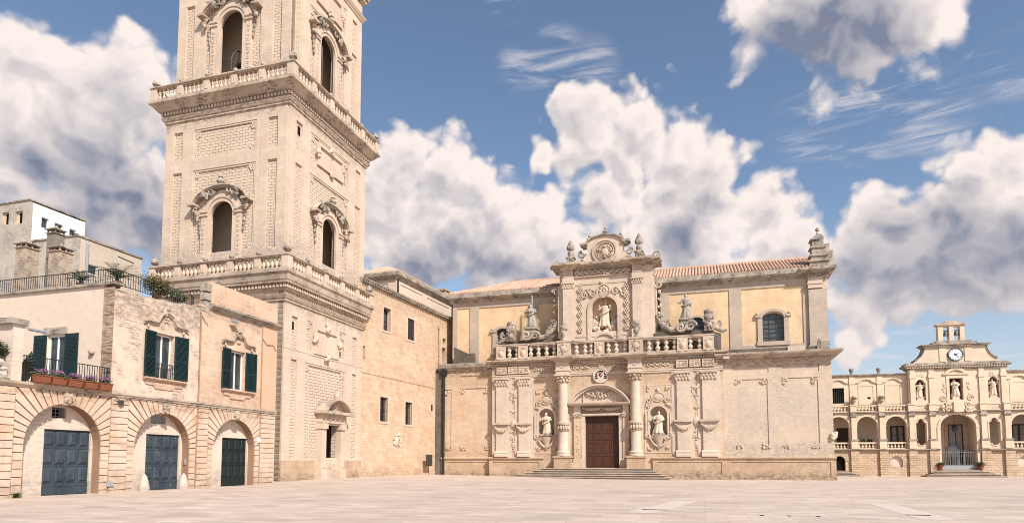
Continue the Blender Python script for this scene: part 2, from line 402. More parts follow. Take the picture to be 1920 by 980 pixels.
def blue_door():
    n = NB('blue_door')
    c = n.mix(n.ramp(n.noise(n.obj(), 1.2, 6, .6), .35, .7), (.027, .042, .056), (.050, .065, .078))
    w = n.ramp(n.noise(n.plane(6, .9), 1.3, 8, .75), .55, .70, 0, .8)
    c = n.mix(w, c, (.20, .17, .14))
    n.bump(n.noise(n.plane(14, .6), 2, 6), .4, .01)
    n.fin(c, .7, .25)
    n = NB('brown_door')
    c = n.mix(n.ramp(n.noise(n.plane(14, .7), 1.5, 7, .7), .3, .7), (.085, .030, .017), (.045, .017, .010))
    n.fin(c, .55, .3)
    n = NB('glass')
    c = n.mix(n.ramp(n.noise(n.obj(), 1.5, 3), .4, .6), (.025, .03, .035), (.05, .06, .065))
    n.fin(c, .08, .6)
    n = NB('leaded_glass')
    t = n.n('ShaderNodeTexBrick'); n.l(n.plane(), t.inputs['Vector']); t.offset = 0.
    t.inputs['Scale'].default_value = 1; t.inputs['Brick Width'].default_value = .16; t.inputs['Row Height'].default_value = .16; t.inputs['Mortar Size'].default_value = .014
    t.inputs['Color1'].default_value = (.07, .085, .09, 1); t.inputs['Color2'].default_value = (.105, .12, .12, 1); t.inputs['Mortar'].default_value = (.02, .02, .02, 1)
    n.fin(t.outputs['Color'], .3, .5)
    n = NB('roof_tile')
    ob = n.obj()
    t = n.n('ShaderNodeTexBrick'); t.offset = 0.
    mp = n.n('ShaderNodeMapping'); n.l(ob, mp.inputs['Vector'])
    n.l(mp.outputs[0], t.inputs['Vector'])
    t.inputs['Scale'].default_value = 1; t.inputs['Brick Width'].default_value = .40; t.inputs['Row Height'].default_value = .42; t.inputs['Mortar Size'].default_value = .012
    t.inputs['Color1'].default_value = (.56, .375, .275, 1); t.inputs['Color2'].default_value = (.44, .285, .205, 1); t.inputs['Mortar'].default_value = (.26, .15, .10, 1)
    c = n.mix(n.ramp(n.noise(ob, 2.5, 7, .7), .5, .75, 0, .6), t.outputs['Color'], (.50, .37, .27))
    n.fin(c, .9, .1)
    for nm, a, b in (('foliage', (.045, .075, .022), (.09, .12, .035)), ('dry_foliage', (.15, .115, .05), (.085, .08, .035)), ('dark_foliage', (.02, .035, .015), (.045, .06, .025)), ('palm_leaf', (.028, .042, .018), (.06, .075, .03)), ('orange_foliage', (.08, .075, .02), (.20, .13, .03))):
        n = NB(nm)
        c = n.mix(n.ramp(n.noise(n.obj(), 7, 3), .4, .6), a, b)
        n.fin(c, .75, .2)
    # paving
    n = NB('paving')
    ob = n.obj()
    mp = n.n('ShaderNodeMapping'); n.l(ob, mp.inputs['Vector']); mp.inputs['Rotation'].default_value = (0, 0, radians(16.5))
    t = n.n('ShaderNodeTexBrick'); n.l(mp.outputs[0], t.inputs['Vector'])
    t.inputs['Scale'].default_value = 1; t.inputs['Brick Width'].default_value = 1.25; t.inputs['Row Height'].default_value = .48; t.inputs['Mortar Size'].default_value = .009; t.inputs['Mortar Smooth'].default_value = .4
    t.inputs['Color1'].default_value = (.78, .77, .76, 1); t.inputs['Color2'].default_value = (1., 1., 1., 1); t.inputs['Mortar'].default_value = (.60, .55, .51, 1)
    c = n.mix(n.ramp(n.noise(ob, .11, 5, .6), .35, .65), (.55, .44, .365), (.60, .485, .405))
    c = n.mix(n.ramp(n.noise(ob, .4, 9, .72), .44, .70, 0, .75), c, (.43, .33, .265))
    c = n.mix(1., c, t.outputs['Color'], 'MULTIPLY')
    t2 = n.n('ShaderNodeTexBrick'); n.l(mp.outputs[0], t2.inputs['Vector'])
    t2.inputs['Scale'].default_value = 1; t2.inputs['Brick Width'].default_value = 2.5; t2.inputs['Row Height'].default_value = .48; t2.inputs['Mortar Size'].default_value = 0.; t2.inputs['Bias'].default_value = -.55
    t2.inputs['Color1'].default_value = (0, 0, 0, 1); t2.inputs['Color2'].default_value = (1, 1, 1, 1)
    c = n.mix(n.mul(t2.outputs['Color'], .6), c, (.40, .33, .29))
    spk = n.ramp(n.noise(ob, 3.5, 7, .8), .66, .76, 0, .5)
    c = n.mix(spk, c, (.30, .24, .20))
    n.bump(n.op('SUBTRACT', n.mul(n.noise(ob, 5, 7), .5), t.outputs['Fac']), .3, .02)
    n.fin(c, .75, .25)
    n = NB('pale_paving')
    mp = n.n('ShaderNodeMapping'); n.l(n.obj(), mp.inputs['Vector']); mp.inputs['Rotation'].default_value = (0, 0, radians(16.5))
    t = n.n('ShaderNodeTexBrick'); n.l(mp.outputs[0], t.inputs['Vector'])
    t.inputs['Scale'].default_value = 1; t.inputs['Brick Width'].default_value = 1.5; t.inputs['Row Height'].default_value = .6; t.inputs['Mortar Size'].default_value = .012
    t.inputs['Color1'].default_value = (.545, .445, .375, 1); t.inputs['Color2'].default_value = (.595, .495, .42, 1); t.inputs['Mortar'].default_value = (.44, .36, .31, 1)
    c = n.mix(n.ramp(n.noise(n.obj(), 1.5, 7, .7), .45, .75, 0, .6), t.outputs['Color'], (.52, .42, .37))
    n.fin(c, .75, .25)


blue_door()

# ------------------------------------------------------------------ mesh helpers
def ident(s, d, z):
    return (s, d, z)


SPLIT = set('niche_ornament niche_surround carved_candelabrum panel_moulding arch_hood entrance_step riser niche_crest string_line architrave pedestal plinth weathered_parapet upper_wall drainpipe keystone hood_ornament tablet_ornament corner_rosette wall door_case panel_corner_ornament niche_back balustrade_pier cable wall_vent roof_parapet cornice entrance_steps wing_wall crown_scroll crown_moulding side_return gallery_door blind_arch base_wall base_cornice roof_cornice smoke_opening gate_post attic_pilaster gable_scroll coping carved_pilaster frieze_ornament flue_pipe room_floor roof upper_pilaster nave_wall attic_wall parapet_end'.split())


class MB:
    """collects shapes; f maps facade coordinates (along, inward, up) to the thing's own axes"""
    def __init__(s, f=ident):
        s.v = []; s.fc = []; s.f = f

    def add(s, vs, fs):
        o = len(s.v)
        s.v += [s.f(*p) for p in vs]
        s.fc += [tuple(i + o for i in t) for t in fs]
        return s

    def box(s, a0, a1, d0, d1, z0, z1):
        return s.add([(a0, d0, z0), (a1, d0, z0), (a1, d1, z0), (a0, d1, z0), (a0, d0, z1), (a1, d0, z1), (a1, d1, z1), (a0, d1, z1)],
                     [(0, 1, 5, 4), (1, 2, 6, 5), (2, 3, 7, 6), (3, 0, 4, 7), (4, 5, 6, 7), (3, 2, 1, 0)])

    def cbox(s, a, d, z, w, t, h, rot=0., tilt=0.):
        """box centred at a,d with base z; rot about z, tilt in the facade plane"""
        vs = []
        for dz in (-h / 2, h / 2):
            for x, y in ((-w / 2, -t / 2), (w / 2, -t / 2), (w / 2, t / 2), (-w / 2, t / 2)):
                xx, zz = x * cos(tilt) - dz * sin(tilt), x * sin(tilt) + dz * cos(tilt)
                vs.append((a + xx * cos(rot) - y * sin(rot), d + xx * sin(rot) + y * cos(rot), z + h / 2 + zz))
        return s.add(vs, [(0, 1, 5, 4), (1, 2, 6, 5), (2, 3, 7, 6), (3, 0, 4, 7), (4, 5, 6, 7), (3, 2, 1, 0)])

    def panel(s, outer, d0, d1, holes=()):
        """outline in (along, up) with holes, from depth d0 to d1"""
        loops = [list(outer)] + [list(h) for h in holes]
        tri = tessellate_polygon([[Vector((x, z, 0)) for x, z in lp] for lp in loops])
        flat = [p for lp in loops for p in lp]
        n = len(flat)
        vs = [(x, d0, z) for x, z in flat] + [(x, d1, z) for x, z in flat]
        fs = [tuple(t) for t in tri] + [tuple(i + n for i in reversed(t)) for t in tri]
        b = 0
        for lp in loops:
            m = len(lp)
            for i in range(m):
                j = (i + 1) % m
                fs.append((b + i, b + j, b + j + n, b + i + n))
            b += m
        return s.add(vs, fs)

    def sweep(s, prof, a0, a1):
        """closed profile of (depth, up) run along the facade"""
        n = len(prof)
        vs = [(a0, d, z) for d, z in prof] + [(a1, d, z) for d, z in prof]
        fs = [(i, (i + 1) % n, (i + 1) % n + n, i + n) for i in range(n)]
        tri = tessellate_polygon([[Vector((d, z, 0)) for d, z in prof]])
        fs += [tuple(t) for t in tri] + [tuple(i + n for i in reversed(t)) for t in tri]
        return s.add(vs, fs)

    def ring(s, x0, x1, y0, y1, prof):
        """moulding round a rectangular plan: prof = [(overhang, z)], capped"""
        vs = []
        for o, z in prof:
            vs += [(x0 - o, y0 - o, z), (x1 + o, y0 - o, z), (x1 + o, y1 + o, z), (x0 - o, y1 + o, z)]
        fs = []
        for k in range(len(prof) - 1):
            for i in range(4):
                j = (i + 1) % 4
                fs.append((k * 4 + i, k * 4 + j, k * 4 + 4 + j, k * 4 + 4 + i))
        e = (len(prof) - 1) * 4
        fs += [(3, 2, 1, 0), (e, e + 1, e + 2, e + 3)]
        return s.add(vs, fs)

    def lathe(s, a, d, z, prof, n=12, sa=1., sd=1., ph=0.):
        vs = []; fs = []
        for r, h in prof:
            for i in range(n):
                t = 2 * pi * i / n + ph
                vs.append((a + r * sa * cos(t), d + r * sd * sin(t), z + h))
        for k in range(len(prof) - 1):
            for i in range(n):
                j = (i + 1) % n
                fs.append((k * n + i, k * n + j, k * n + n + j, k * n + n + i))
        e = (len(prof) - 1) * n
        fs += [tuple(range(n))[::-1], tuple(range(e, e + n))]
        return s.add(vs, fs)

    def tube(s, pts, rad, n=6):
        P = [Vector(p) for p in pts]
        if not hasattr(rad, '__len__'):
            rad = [rad] * len(P)
        vs = []; fs = []
        prev = None
        for i, p in enumerate(P):
            t = (P[min(i + 1, len(P) - 1)] - P[max(i - 1, 0)])
            t = t.normalized() if t.length > 1e-9 else Vector((0, 0, 1))
            if prev is None:
                u = t.orthogonal().normalized()
            else:
                u = (prev - t * prev.dot(t))
                u = u.normalized() if u.length > 1e-6 else t.orthogonal().normalized()
            prev = u
            w = t.cross(u)
            for k in range(n):
                a = 2 * pi * k / n
                vs.append(tuple(p + (u * cos(a) + w * sin(a)) * rad[i]))
        for i in range(len(P) - 1):
            for k in range(n):
                j = (k + 1) % n
                fs.append((i * n + k, i * n + j, (i + 1) * n + j, (i + 1) * n + k))
        e = (len(P) - 1) * n
        fs += [tuple(range(n))[::-1], tuple(range(e, e + n))]
        return s.add(vs, fs)

    def ball(s, a, d, z, ra, rd=None, rz=None, n=8, m=5):
        rd = ra if rd is None else rd; rz = ra if rz is None else rz
        vs = [(a, d, z - rz)]
        for j in range(1, m):
            ph = -pi / 2 + pi * j / m
            for i in range(n):
                t = 2 * pi * i / n
                vs.append((a + ra * cos(ph) * cos(t), d + rd * cos(ph) * sin(t), z + rz * sin(ph)))
        vs.append((a, d, z + rz))
        fs = []
        for i in range(n):
            fs.append((0, 1 + (i + 1) % n, 1 + i))
        for j in range(m - 2):
            for i in range(n):
                k = (i + 1) % n
                fs.append((1 + j * n + i, 1 + j * n + k, 1 + (j + 1) * n + k, 1 + (j + 1) * n + i))
        b = 1 + (m - 2) * n; e = len(vs) - 1
        for i in range(n):
            fs.append((b + i, b + (i + 1) % n, e))
        return s.add(vs, fs)

    def spiral(s, a, d, z, r, turns=1.6, thick=.1, hand=1, a0=0., n=6, steps=22, end=.18):
        pts = []; rd = []
        for i in range(steps + 1):
            t = i / steps
            ang = a0 + hand * turns * 2 * pi * t
            rr = r * (1 - t * (1 - end))
            pts.append((a + rr * cos(ang), d, z + rr * sin(ang))); rd.append(thick * (1 - .45 * t))
        return s.tube(pts, rd, n)

    def arc(s, a, d0, d1, z, r0, r1, t0=0., t1=pi, n=20, sq=1.):
        """flat ring segment between radii, t measured from +along; sq squashes upwards"""
        o = [(a + r1 * cos(t0 + (t1 - t0) * i / n), z + sq * r1 * sin(t0 + (t1 - t0) * i / n)) for i in range(n + 1)]
        i_ = [(a + r0 * cos(t0 + (t1 - t0) * i / n), z + sq * r0 * sin(t0 + (t1 - t0) * i / n)) for i in range(n + 1)]
        vs = [(x, d0, zz) for x, zz in o] + [(x, d0, zz) for x, zz in i_] + [(x, d1, zz) for x, zz in o] + [(x, d1, zz) for x, zz in i_]
        m = n + 1
        fs = []
        for k in range(n):
            fs += [(k, k + 1, m + k + 1, m + k), (2 * m + k, 3 * m + k, 3 * m + k + 1, 2 * m + k + 1), (k, 2 * m + k, 2 * m + k + 1, k + 1), (m + k, m + k + 1, 3 * m + k + 1, 3 * m + k)]
        fs += [(0, m, 3 * m, 2 * m), (n, 2 * m + n, 3 * m + n, m + n)]
        return s.add(vs, fs)

    def clusters(s, eps=.03):
        """groups of faces whose pieces touch one another"""
        n = len(s.v); par = list(range(n))

        def find(i):
            while par[i] != i:
                par[i] = par[par[i]]; i = par[i]
            return i
        for f in s.fc:
            a = find(f[0])
            for i in f[1:]:
                par[find(i)] = a
        bb = {}
        for i, p in enumerate(s.v):
            r = find(i)
            b = bb.setdefault(r, [list(p), list(p)])
            for k in range(3):
                b[0][k] = min(b[0][k], p[k]); b[1][k] = max(b[1][k], p[k])
        keys = list(bb); grp = {k: k for k in keys}

        def top(k):
            while grp[k] != k:
                k = grp[k]
            return k
        for i, a in enumerate(keys):
            for b in keys[i + 1:]:
                if all(bb[a][0][k] - eps <= bb[b][1][k] and bb[b][0][k] - eps <= bb[a][1][k] for k in range(3)):
                    ra, rb = top(a), top(b)
                    if ra != rb:
                        grp[rb] = ra
        out = {}
        for f in s.fc:
            out.setdefault(top(find(f[0])), []).append(f)
        return list(out.values())

    def build(s, name, mat, parent=None, smooth=False):
        if name in SPLIT and parent is not None:
            cl = s.clusters()
            if len(cl) > 1:
                first = None
                for fs in cl:
                    used = sorted({i for f in fs for i in f}); ix = {v: k for k, v in enumerate(used)}
                    q = MB(); q.v = [s.v[i] for i in used]; q.fc = [tuple(ix[i] for i in f) for f in fs]
                    o = q.build_one(name, mat, parent, smooth); first = first or o
                return first
        return s.build_one(name, mat, parent, smooth)

    def build_one(s, name, mat, parent=None, smooth=False):
        me = bpy.data.meshes.new(name)
        me.from_pydata(s.v, [], s.fc)
        bm = bmesh.new(); bm.from_mesh(me)
        bmesh.ops.recalc_face_normals(bm, faces=bm.faces)
        bm.to_mesh(me); bm.free()
        me.materials.append(MATS[mat])
        if smooth:
            me.polygons.foreach_set('use_smooth', [True] * len(me.polygons))
            me.set_sharp_from_angle(angle=radians(42))
        o = bpy.data.objects.new(name, me)
        COL.objects.link(o)
        if parent is not None:
            o.parent = parent
        return o


def rect(a0, a1, z0, z1):
    return [(a0, z0), (a1, z0), (a1, z1), (a0, z1)]


def archp(c, hw, z0, spring, rise=None, n=18):
    rise = hw if rise is None else rise
    p = [(c - hw, z0), (c + hw, z0)]
    for i in range(n + 1):
        t = pi * i / n
        p.append((c + hw * cos(t), spring + rise * sin(t)))
    return p


def lobed(c, hw, z0, z1, k=.62, n=10):
    """tall niche with a narrower round head (and foot)"""
    r = hw * k
    p = [(c - hw, z0 + hw * .5), (c - r, z0 + hw * .5)]
    p += [(c - r * cos(pi * i / n), z0 + hw * .5 - r * .8 * sin(pi * i / n)) for i in range(1, n)]
    p += [(c + r, z0 + hw * .5), (c + hw, z0 + hw * .5), (c + hw, z1 - hw * .9), (c + r, z1 - hw * .9)]
    p += [(c + r * cos(pi * i / n), z1 - hw * .9 + (hw * .9) * sin(pi * i / n)) for i in range(1, n)]
    p += [(c - r, z1 - hw * .9), (c - hw, z1 - hw * .9)]
    return p


def tag(o, label=None, cat=None, group=None, kind=None):
    if label: o['label'] = label
    if cat: o['category'] = cat
    if group: o['group'] = group
    if kind: o['kind'] = kind
    return o


class Frame:
    def __init__(s, x, y, ang):
        s.x, s.y, s.a = x, y, radians(ang)

    def at(s, a, d, z):
        return (s.x + a * cos(s.a) - d * sin(s.a), s.y + a * sin(s.a) + d * cos(s.a), z)


def empty(name, loc, rz, label, cat, group=None):
    o = bpy.data.objects.new(name, None)
    COL.objects.link(o)
    o.location = loc; o.rotation_euler = (0, 0, rz)
    o.empty_display_size = .3
    return tag(o, label, cat, group)


def root(name, fr, label, cat, at=(0, 0, 0), group=None, rot=0.):
    return empty(name, fr.at(*at), fr.a + rot, label, cat, group)


def clone(src, parent, loc=(0, 0, 0), rz=0., sc=1.):
    c = src.copy(); COL.objects.link(c)
    c.parent = parent; c.location = loc; c.rotation_euler = (0, 0, rz); c.scale = (sc, sc, sc)
    return c


def clone_tree(src, loc, rz, label, group=None):
    r = src.copy(); COL.objects.link(r)
    r.location = loc; r.rotation_euler = (0, 0, rz); r['label'] = label
    if group: r['group'] = group
    for ch in list(src.children):
        c = ch.copy(); COL.objects.link(c); c.parent = r
        for gch in list(ch.children):
            d = gch.copy(); COL.objects.link(d); d.parent = c
    return r


FH = Frame(-17.72, 48.43, 73.5)      # corner house facade
FT = Frame(-18.774, 52.715, -16.5)   # bell tower corner
FK = Frame(33.172, 67.173, -16.5)    # cathedral, right end of its side front
FS = Frame(43.021, 86.788, -14)      # seminary
FV = Frame(-15.111, 65.083, 69)      # bishop's palace wing


def R(a, b):
    return random.uniform(a, b)


# ornaments ---------------------------------------------------------------
def rosette(m, a, d, z, r, petals=6, t=.06):
    m.ball(a, d, z, r * .28, t, r * .28, 8, 4)
    for k in range(petals):
        q = 2 * pi * k / petals
        m.ball(a + r * .62 * cos(q), d, z + r * .62 * sin(q), r * .33, t * .8, r * .33, 6, 4)


def garland(m, a0, a1, d, z, sag, r, n=9):
    for i in range(n):
        t = i / (n - 1)
        zz = z - sag * 4 * t * (1 - t)
        rr = r * (.7 + .5 * sin(pi * t))
        m.ball(a0 + (a1 - a0) * t + R(-.02, .02), d, zz, rr, rr * .8, rr * R(.8, 1.2), 6, 4)


def leaf_cluster(m, a, d, z, w, h, n=12, r=.1, t=.07):
    for i in range(n):
        x, y = R(-1, 1), R(-1, 1)
        if x * x + y * y > 1:
            x, y = x * .6, y * .6
        rr = r * R(.6, 1.2)
        m.ball(a + x * w / 2, d + R(-.02, .02), z + y * h / 2, rr, t, rr * R(.7, 1.4), 6, 4)


def cartouche(m, a, d, z, w, h, t=.1):
    m.ball(a, d, z, w * .36, t, h * .38, 12, 6)
    for sx in (-1, 1):
        m.spiral(a + sx * w * .4, d, z + h * .3, w * .16, 1.3, w * .05, sx, pi / 2)
        m.spiral(a + sx * w * .4, d, z - h * .25, w * .16, 1.3, w * .05, -sx, -pi / 2)
    m.ball(a, d - t * .3, z + h * .48, w * .16, t, h * .12)
    m.ball(a, d - t * .3, z - h * .46, w * .12, t, h * .1)


def capital(m, a, d, z0, z1, w, t=.28):
    """leafy pilaster capital"""
    h = z1 - z0
    m.box(a - w / 2 - .16, a + w / 2 + .16, d - t - .06, d + .05, z1 - h * .18, z1)
    m.box(a - w / 2 - .02, a + w / 2 + .02, d - t * .5, d + .05, z0 + .02, z1 - h * .18)
    for k in range(5):
        x = a - w / 2 + w * k / 4
        m.ball(x, d - t * .62, z0 + h * .32, w * .14, .09, h * .26, 6, 5)
    for k in range(4):
        x = a - w * .38 + w * .76 * k / 3
        m.ball(x, d - t * .78, z0 + h * .6, w * .13, .09, h * .2, 6, 5)
    for sx in (-1, 1):
        m.spiral(a + sx * (w / 2 + .02), d - t * .75, z1 - h * .34, h * .22, 1.2, .05, sx, pi / 2)


def dentils(m, a0, a1, d0, d1, z0, z1, pitch):
    n = max(1, int((a1 - a0) / pitch))
    p = (a1 - a0) / n
    for i in range(n):
        m.box(a0 + i * p + p * .22, a0 + (i + 1) * p - p * .22, d0, d1, z0, z1)


def statue_mesh(name, h=2.2, seed=1, arm='bless', mitre=False, veil=False, child=False):
    """draped standing figure carved in one piece"""
    rnd = random.Random(seed)
    m = MB()
    n = 28
    prof = [(.235, 0), (.245, .05), (.215, .15), (.195, .28), (.185, .42), (.165, .52), (.148, .58), (.165, .66), (.178, .74), (.165, .80), (.085, .835), (.05, .85)]
    fold = [rnd.uniform(0, 6.28) for _ in range(4)]
    vs = []; fs = []
    for r, zz in prof:
        for i in range(n):
            t = 2 * pi * i / n
            k = max(0., 1 - zz / .62)
            f = 1 + .12 * k * sin(7 * t + fold[0] + 2 * zz) + .07 * k * sin(11 * t + fold[1])
            sway = .03 * sin(zz * 4 + fold[2])
            vs.append((h * (r * f * cos(t) * (1.05 if zz > .6 else .92) + sway), h * r * f * .72 * sin(t), h * zz))
    for k in range(len(prof) - 1):
        for i in range(n):
            j = (i + 1) % n
            fs.append((k * n + i, k * n + j, k * n + n + j, k * n + n + i))
    e = (len(prof) - 1) * n
    fs += [tuple(range(n))[::-1], tuple(range(e, e + n))]
    m.add(vs, fs)
    hx = h * .03 * sin(.93 * 4 + fold[2])
    m.tube([(hx, 0, h * .82), (hx, -.01 * h, h * .875)], h * .042, 10)
    m.ball(hx, -.012 * h, h * .925, h * .056, h * .064, h * .074, 14, 10)                  # head
    m.ball(hx, -.076 * h, h * .915, h * .012, h * .016, h * .02, 6, 4)                      # nose
    m.ball(hx, -.06 * h, h * .872, h * .03, h * .03, h * .035, 8, 5)                        # beard / chin
    for sx in (-1, 1):
        m.ball(hx + sx * h * .056, -.005 * h, h * .92, h * .01, h * .014, h * .02, 6, 4)
    if mitre:
        m.ball(hx, 0, h * 1.0, h * .052, h * .04, h * .10, 12, 8)
    elif veil:
        m.ball(hx, .02 * h, h * .92, h * .078, h * .072, h * .095, 12, 8)
        m.tube([(hx, .04 * h, h * .9), (hx, .06 * h, h * .7)], [h * .08, h * .12], 10)
    else:
        m.ball(hx, .012 * h, h * .945, h * .064, h * .066, h * .066, 12, 8)

    def limb(pts, r):
        m.tube([(x * h, y * h, z * h) for x, y, z in pts], [q * h for q in r], 10)
        x, y, z = pts[-1]
        m.ball(x * h, y * h, z * h + .01, h * .026, h * .022, h * .034, 8, 6)
    if arm == 'bless':
        limb([(-.13, 0, .78), (-.23, -.06, .64), (-.30, -.18, .74)], [.06, .055, .03])
        limb([(.14, 0, .78), (.22, -.06, .62), (.12, -.17, .58)], [.06, .055, .035])
        m.box(h * .04, h * .15, -h * .2, -h * .16, h * .55, h * .67)
    elif arm == 'cross':
        limb([(-.14, 0, .78), (-.23, -.07, .65), (-.04, -.15, .70)], [.06, .055, .035])
        limb([(.14, 0, .78), (.23, -.07, .65), (.05, -.16, .68)], [.06, .055, .035])
    elif arm == 'wide':
        limb([(-.13, 0, .78), (-.26, -.05, .68), (-.20, -.15, .80)], [.06, .055, .03])
        limb([(.13, 0, .78), (.26, -.05, .68), (.20, -.15, .80)], [.06, .055, .03])
    else:
        limb([(-.13, 0, .78), (-.22, -.06, .64), (-.34, -.12, .66)], [.06, .055, .03])
        limb([(.14, 0, .78), (.22, -.03, .64), (.19, -.1, .5)], [.06, .055, .035])
    # cloak swag across the body
    m.tube([(-.19 * h, -.06 * h, h * .47), (-.05 * h, -.15 * h, h * .50), (.1 * h, -.14 * h, h * .57), (.17 * h, -.05 * h, h * .68)], [h * .04, h * .05, h * .05, h * .04], 10)
    if child:
        m.ball(.1 * h, -.16 * h, h * .68, h * .05, h * .05, h * .09, 10, 6)
        m.ball(.1 * h, -.18 * h, h * .80, h * .04, h * .04, h * .045, 10, 6)
    me = bpy.data.meshes.new(name)
    me.from_pydata(m.v, [], m.fc)
    o = bpy.data.objects.new(name, me); COL.objects.link(o)
    rm = o.modifiers.new('r', 'REMESH'); rm.mode = 'VOXEL'; rm.voxel_size = h * .011
    dg = bpy.context.evaluated_depsgraph_get(); dg.update()
    me2 = bpy.data.meshes.new_from_object(o.evaluated_get(dg))
    o.modifiers.clear(); o.data = me2
    bpy.data.meshes.remove(me)
    me2.polygons.foreach_set('use_smooth', [True] * len(me2.polygons))
    return o


def leaves(name, mat, parent, n, spread, size, base=(0, 0, 0), stems=0, seed=3, droop=.0, mode='bush'):
    """loose foliage of separate leaf blades spread through a crown"""
    rnd = random.Random(seed)
    m = MB()
    for i in range(n):
        while True:
            p = Vector((rnd.uniform(-1, 1), rnd.uniform(-1, 1), rnd.uniform(-1, 1)))
            if p.length < 1 and (p.length > .35 or rnd.random() < .3):
                break
        k = 1 + .25 * sin(5 * atan2(p.y, p.x) + seed) + rnd.uniform(-.15, .15)
        c = Vector((base[0] + p.x * spread[0] * k, base[1] + p.y * spread[1] * k, base[2] + p.z * spread[2] * k))
        u = Vector((rnd.gauss(0, 1), rnd.gauss(0, 1), rnd.gauss(0, 1))).normalized()
        w = u.orthogonal().normalized()
        a = size * rnd.uniform(.6, 1.3); b = a * .45
        m.add([tuple(c - u * a), tuple(c + w * b), tuple(c + u * a), tuple(c - w * b)], [(0, 1, 2, 3)])
    return m.build(name, mat, parent)

# ------------------------------------------------------------------ ground
def ground_z(x, y):
    t = max(0., min(1., (y - 44) / 18)); t = t * t * (3 - 2 * t)
    u = max(0., min(1., (x + 16) / 34)); u = u * u * (3 - 2 * u)
    return t * (.12 * (1 - u) - .27 * u)


def make_ground():
    xs = [-500, -200, -90] + [-60 + 4 * i for i in range(36)] + [120, 250, 500]
    ys = [-300, -120, -60] + [-30 + 5 * i for i in range(10)] + [22 + 3 * i for i in range(26)] + [130, 200, 400, 900]
    m = MB()
    vs = [(x, y, ground_z(x, y)) for y in ys for x in xs]
    nx = len(xs)
    fs = [(j * nx + i, j * nx + i + 1, (j + 1) * nx + i + 1, (j + 1) * nx + i) for j in range(len(ys) - 1) for i in range(nx - 1)]
    m.add(vs, fs)
    o = m.build('ground', 'paving', None, True)
    tag(o, 'pale pink stone paving of the piazza', None, None, 'structure')
    # lighter bands let into the paving
    q = [(7.4, 29.0), (15.3, 26.76), (12.4, 18.3), (3.3, 20.9)]

    def strip(p0, p1, w, name):
        a, b = Vector(p0), Vector(p1)
        t = (b - a).normalized(); nrm = Vector((-t.y, t.x)) * w / 2
        s = MB(); s.add([(a.x - nrm.x, a.y - nrm.y, .004), (b.x - nrm.x, b.y - nrm.y, .004), (b.x + nrm.x, b.y + nrm.y, .004), (a.x + nrm.x, a.y + nrm.y, .004)], [(0, 1, 2, 3)])
        tag(s.build(name, 'pale_paving'), 'pale band of stone slabs in the paving', None, None, 'structure')
    strip((7.6, 28.2), (4.2, 21.6), 1.0, 'paving')
    strip((14.8, 26.2), (12.4, 19.0), .9, 'paving')
    strip((4.6, 23.1), (13.2, 20.6), .32, 'paving')
    strip((8.2, 27.6), (14.2, 25.9), .16, 'paving')


make_ground()
for (x_, y_), lab in zip(((7.85, 20.55), (8.62, 20.35), (9.42, 20.1)), ('leftmost of three small dark slots in the near paving', 'middle one of three small dark slots in the near paving', 'rightmost of three small dark slots in the near paving')):
    o_ = tag(MB().lathe(0, 0, 0, [(.075, 0), (.075, .012), (.055, .012), (.05, .008)], 14, 1., .6).build('drain_slot', 'dark_void'), lab, 'drain', 'drain slots in the paving')
    o_.location = (x_, y_, .004); o_.rotation_euler = (0, 0, radians(-60))


# ------------------------------------------------------------------ corner house
def louvre_leaf(name, parent, hinge, w, z0, z1, ang, mat='shutter_green'):
    """one louvred shutter leaf; hinge=(along, depth), opens by ang from the wall plane"""
    def f(s, d, z):
        return (hinge[0] + s * cos(ang) - d * sin(ang), hinge[1] + s * sin(ang) + d * cos(ang), z)
    m = MB(f)
    sg = 1 if w > 0 else -1
    W = abs(w)

    def bx(a, b, d0, d1, za, zb):
        m.box(min(sg * a, sg * b), max(sg * a, sg * b), d0, d1, za, zb)
    t = .045
    bx(0, .09, -t, 0, z0, z1); bx(W - .09, W, -t, 0, z0, z1)
    zm = z0 + (z1 - z0) * .42
    for za, zb in ((z0, z0 + .12), (z1 - .10, z1), (zm, zm + .1)):
        bx(.09, W - .09, -t, 0, za, zb)
    z = z0 + .14
    while z < z1 - .14:
        if not (zm - .05 < z < zm + .11):
            m.add([(sg * .09, -t + .004, z), (sg * (W - .09), -t + .004, z), (sg * (W - .09), -.004, z + .055), (sg * .09, -.004, z + .055)], [(0, 1, 2, 3)])
        z += .07
    bx(.09, W - .09, -.006, -.002, z0 + .1, z1 - .1)
    return m.build(name, mat, parent)


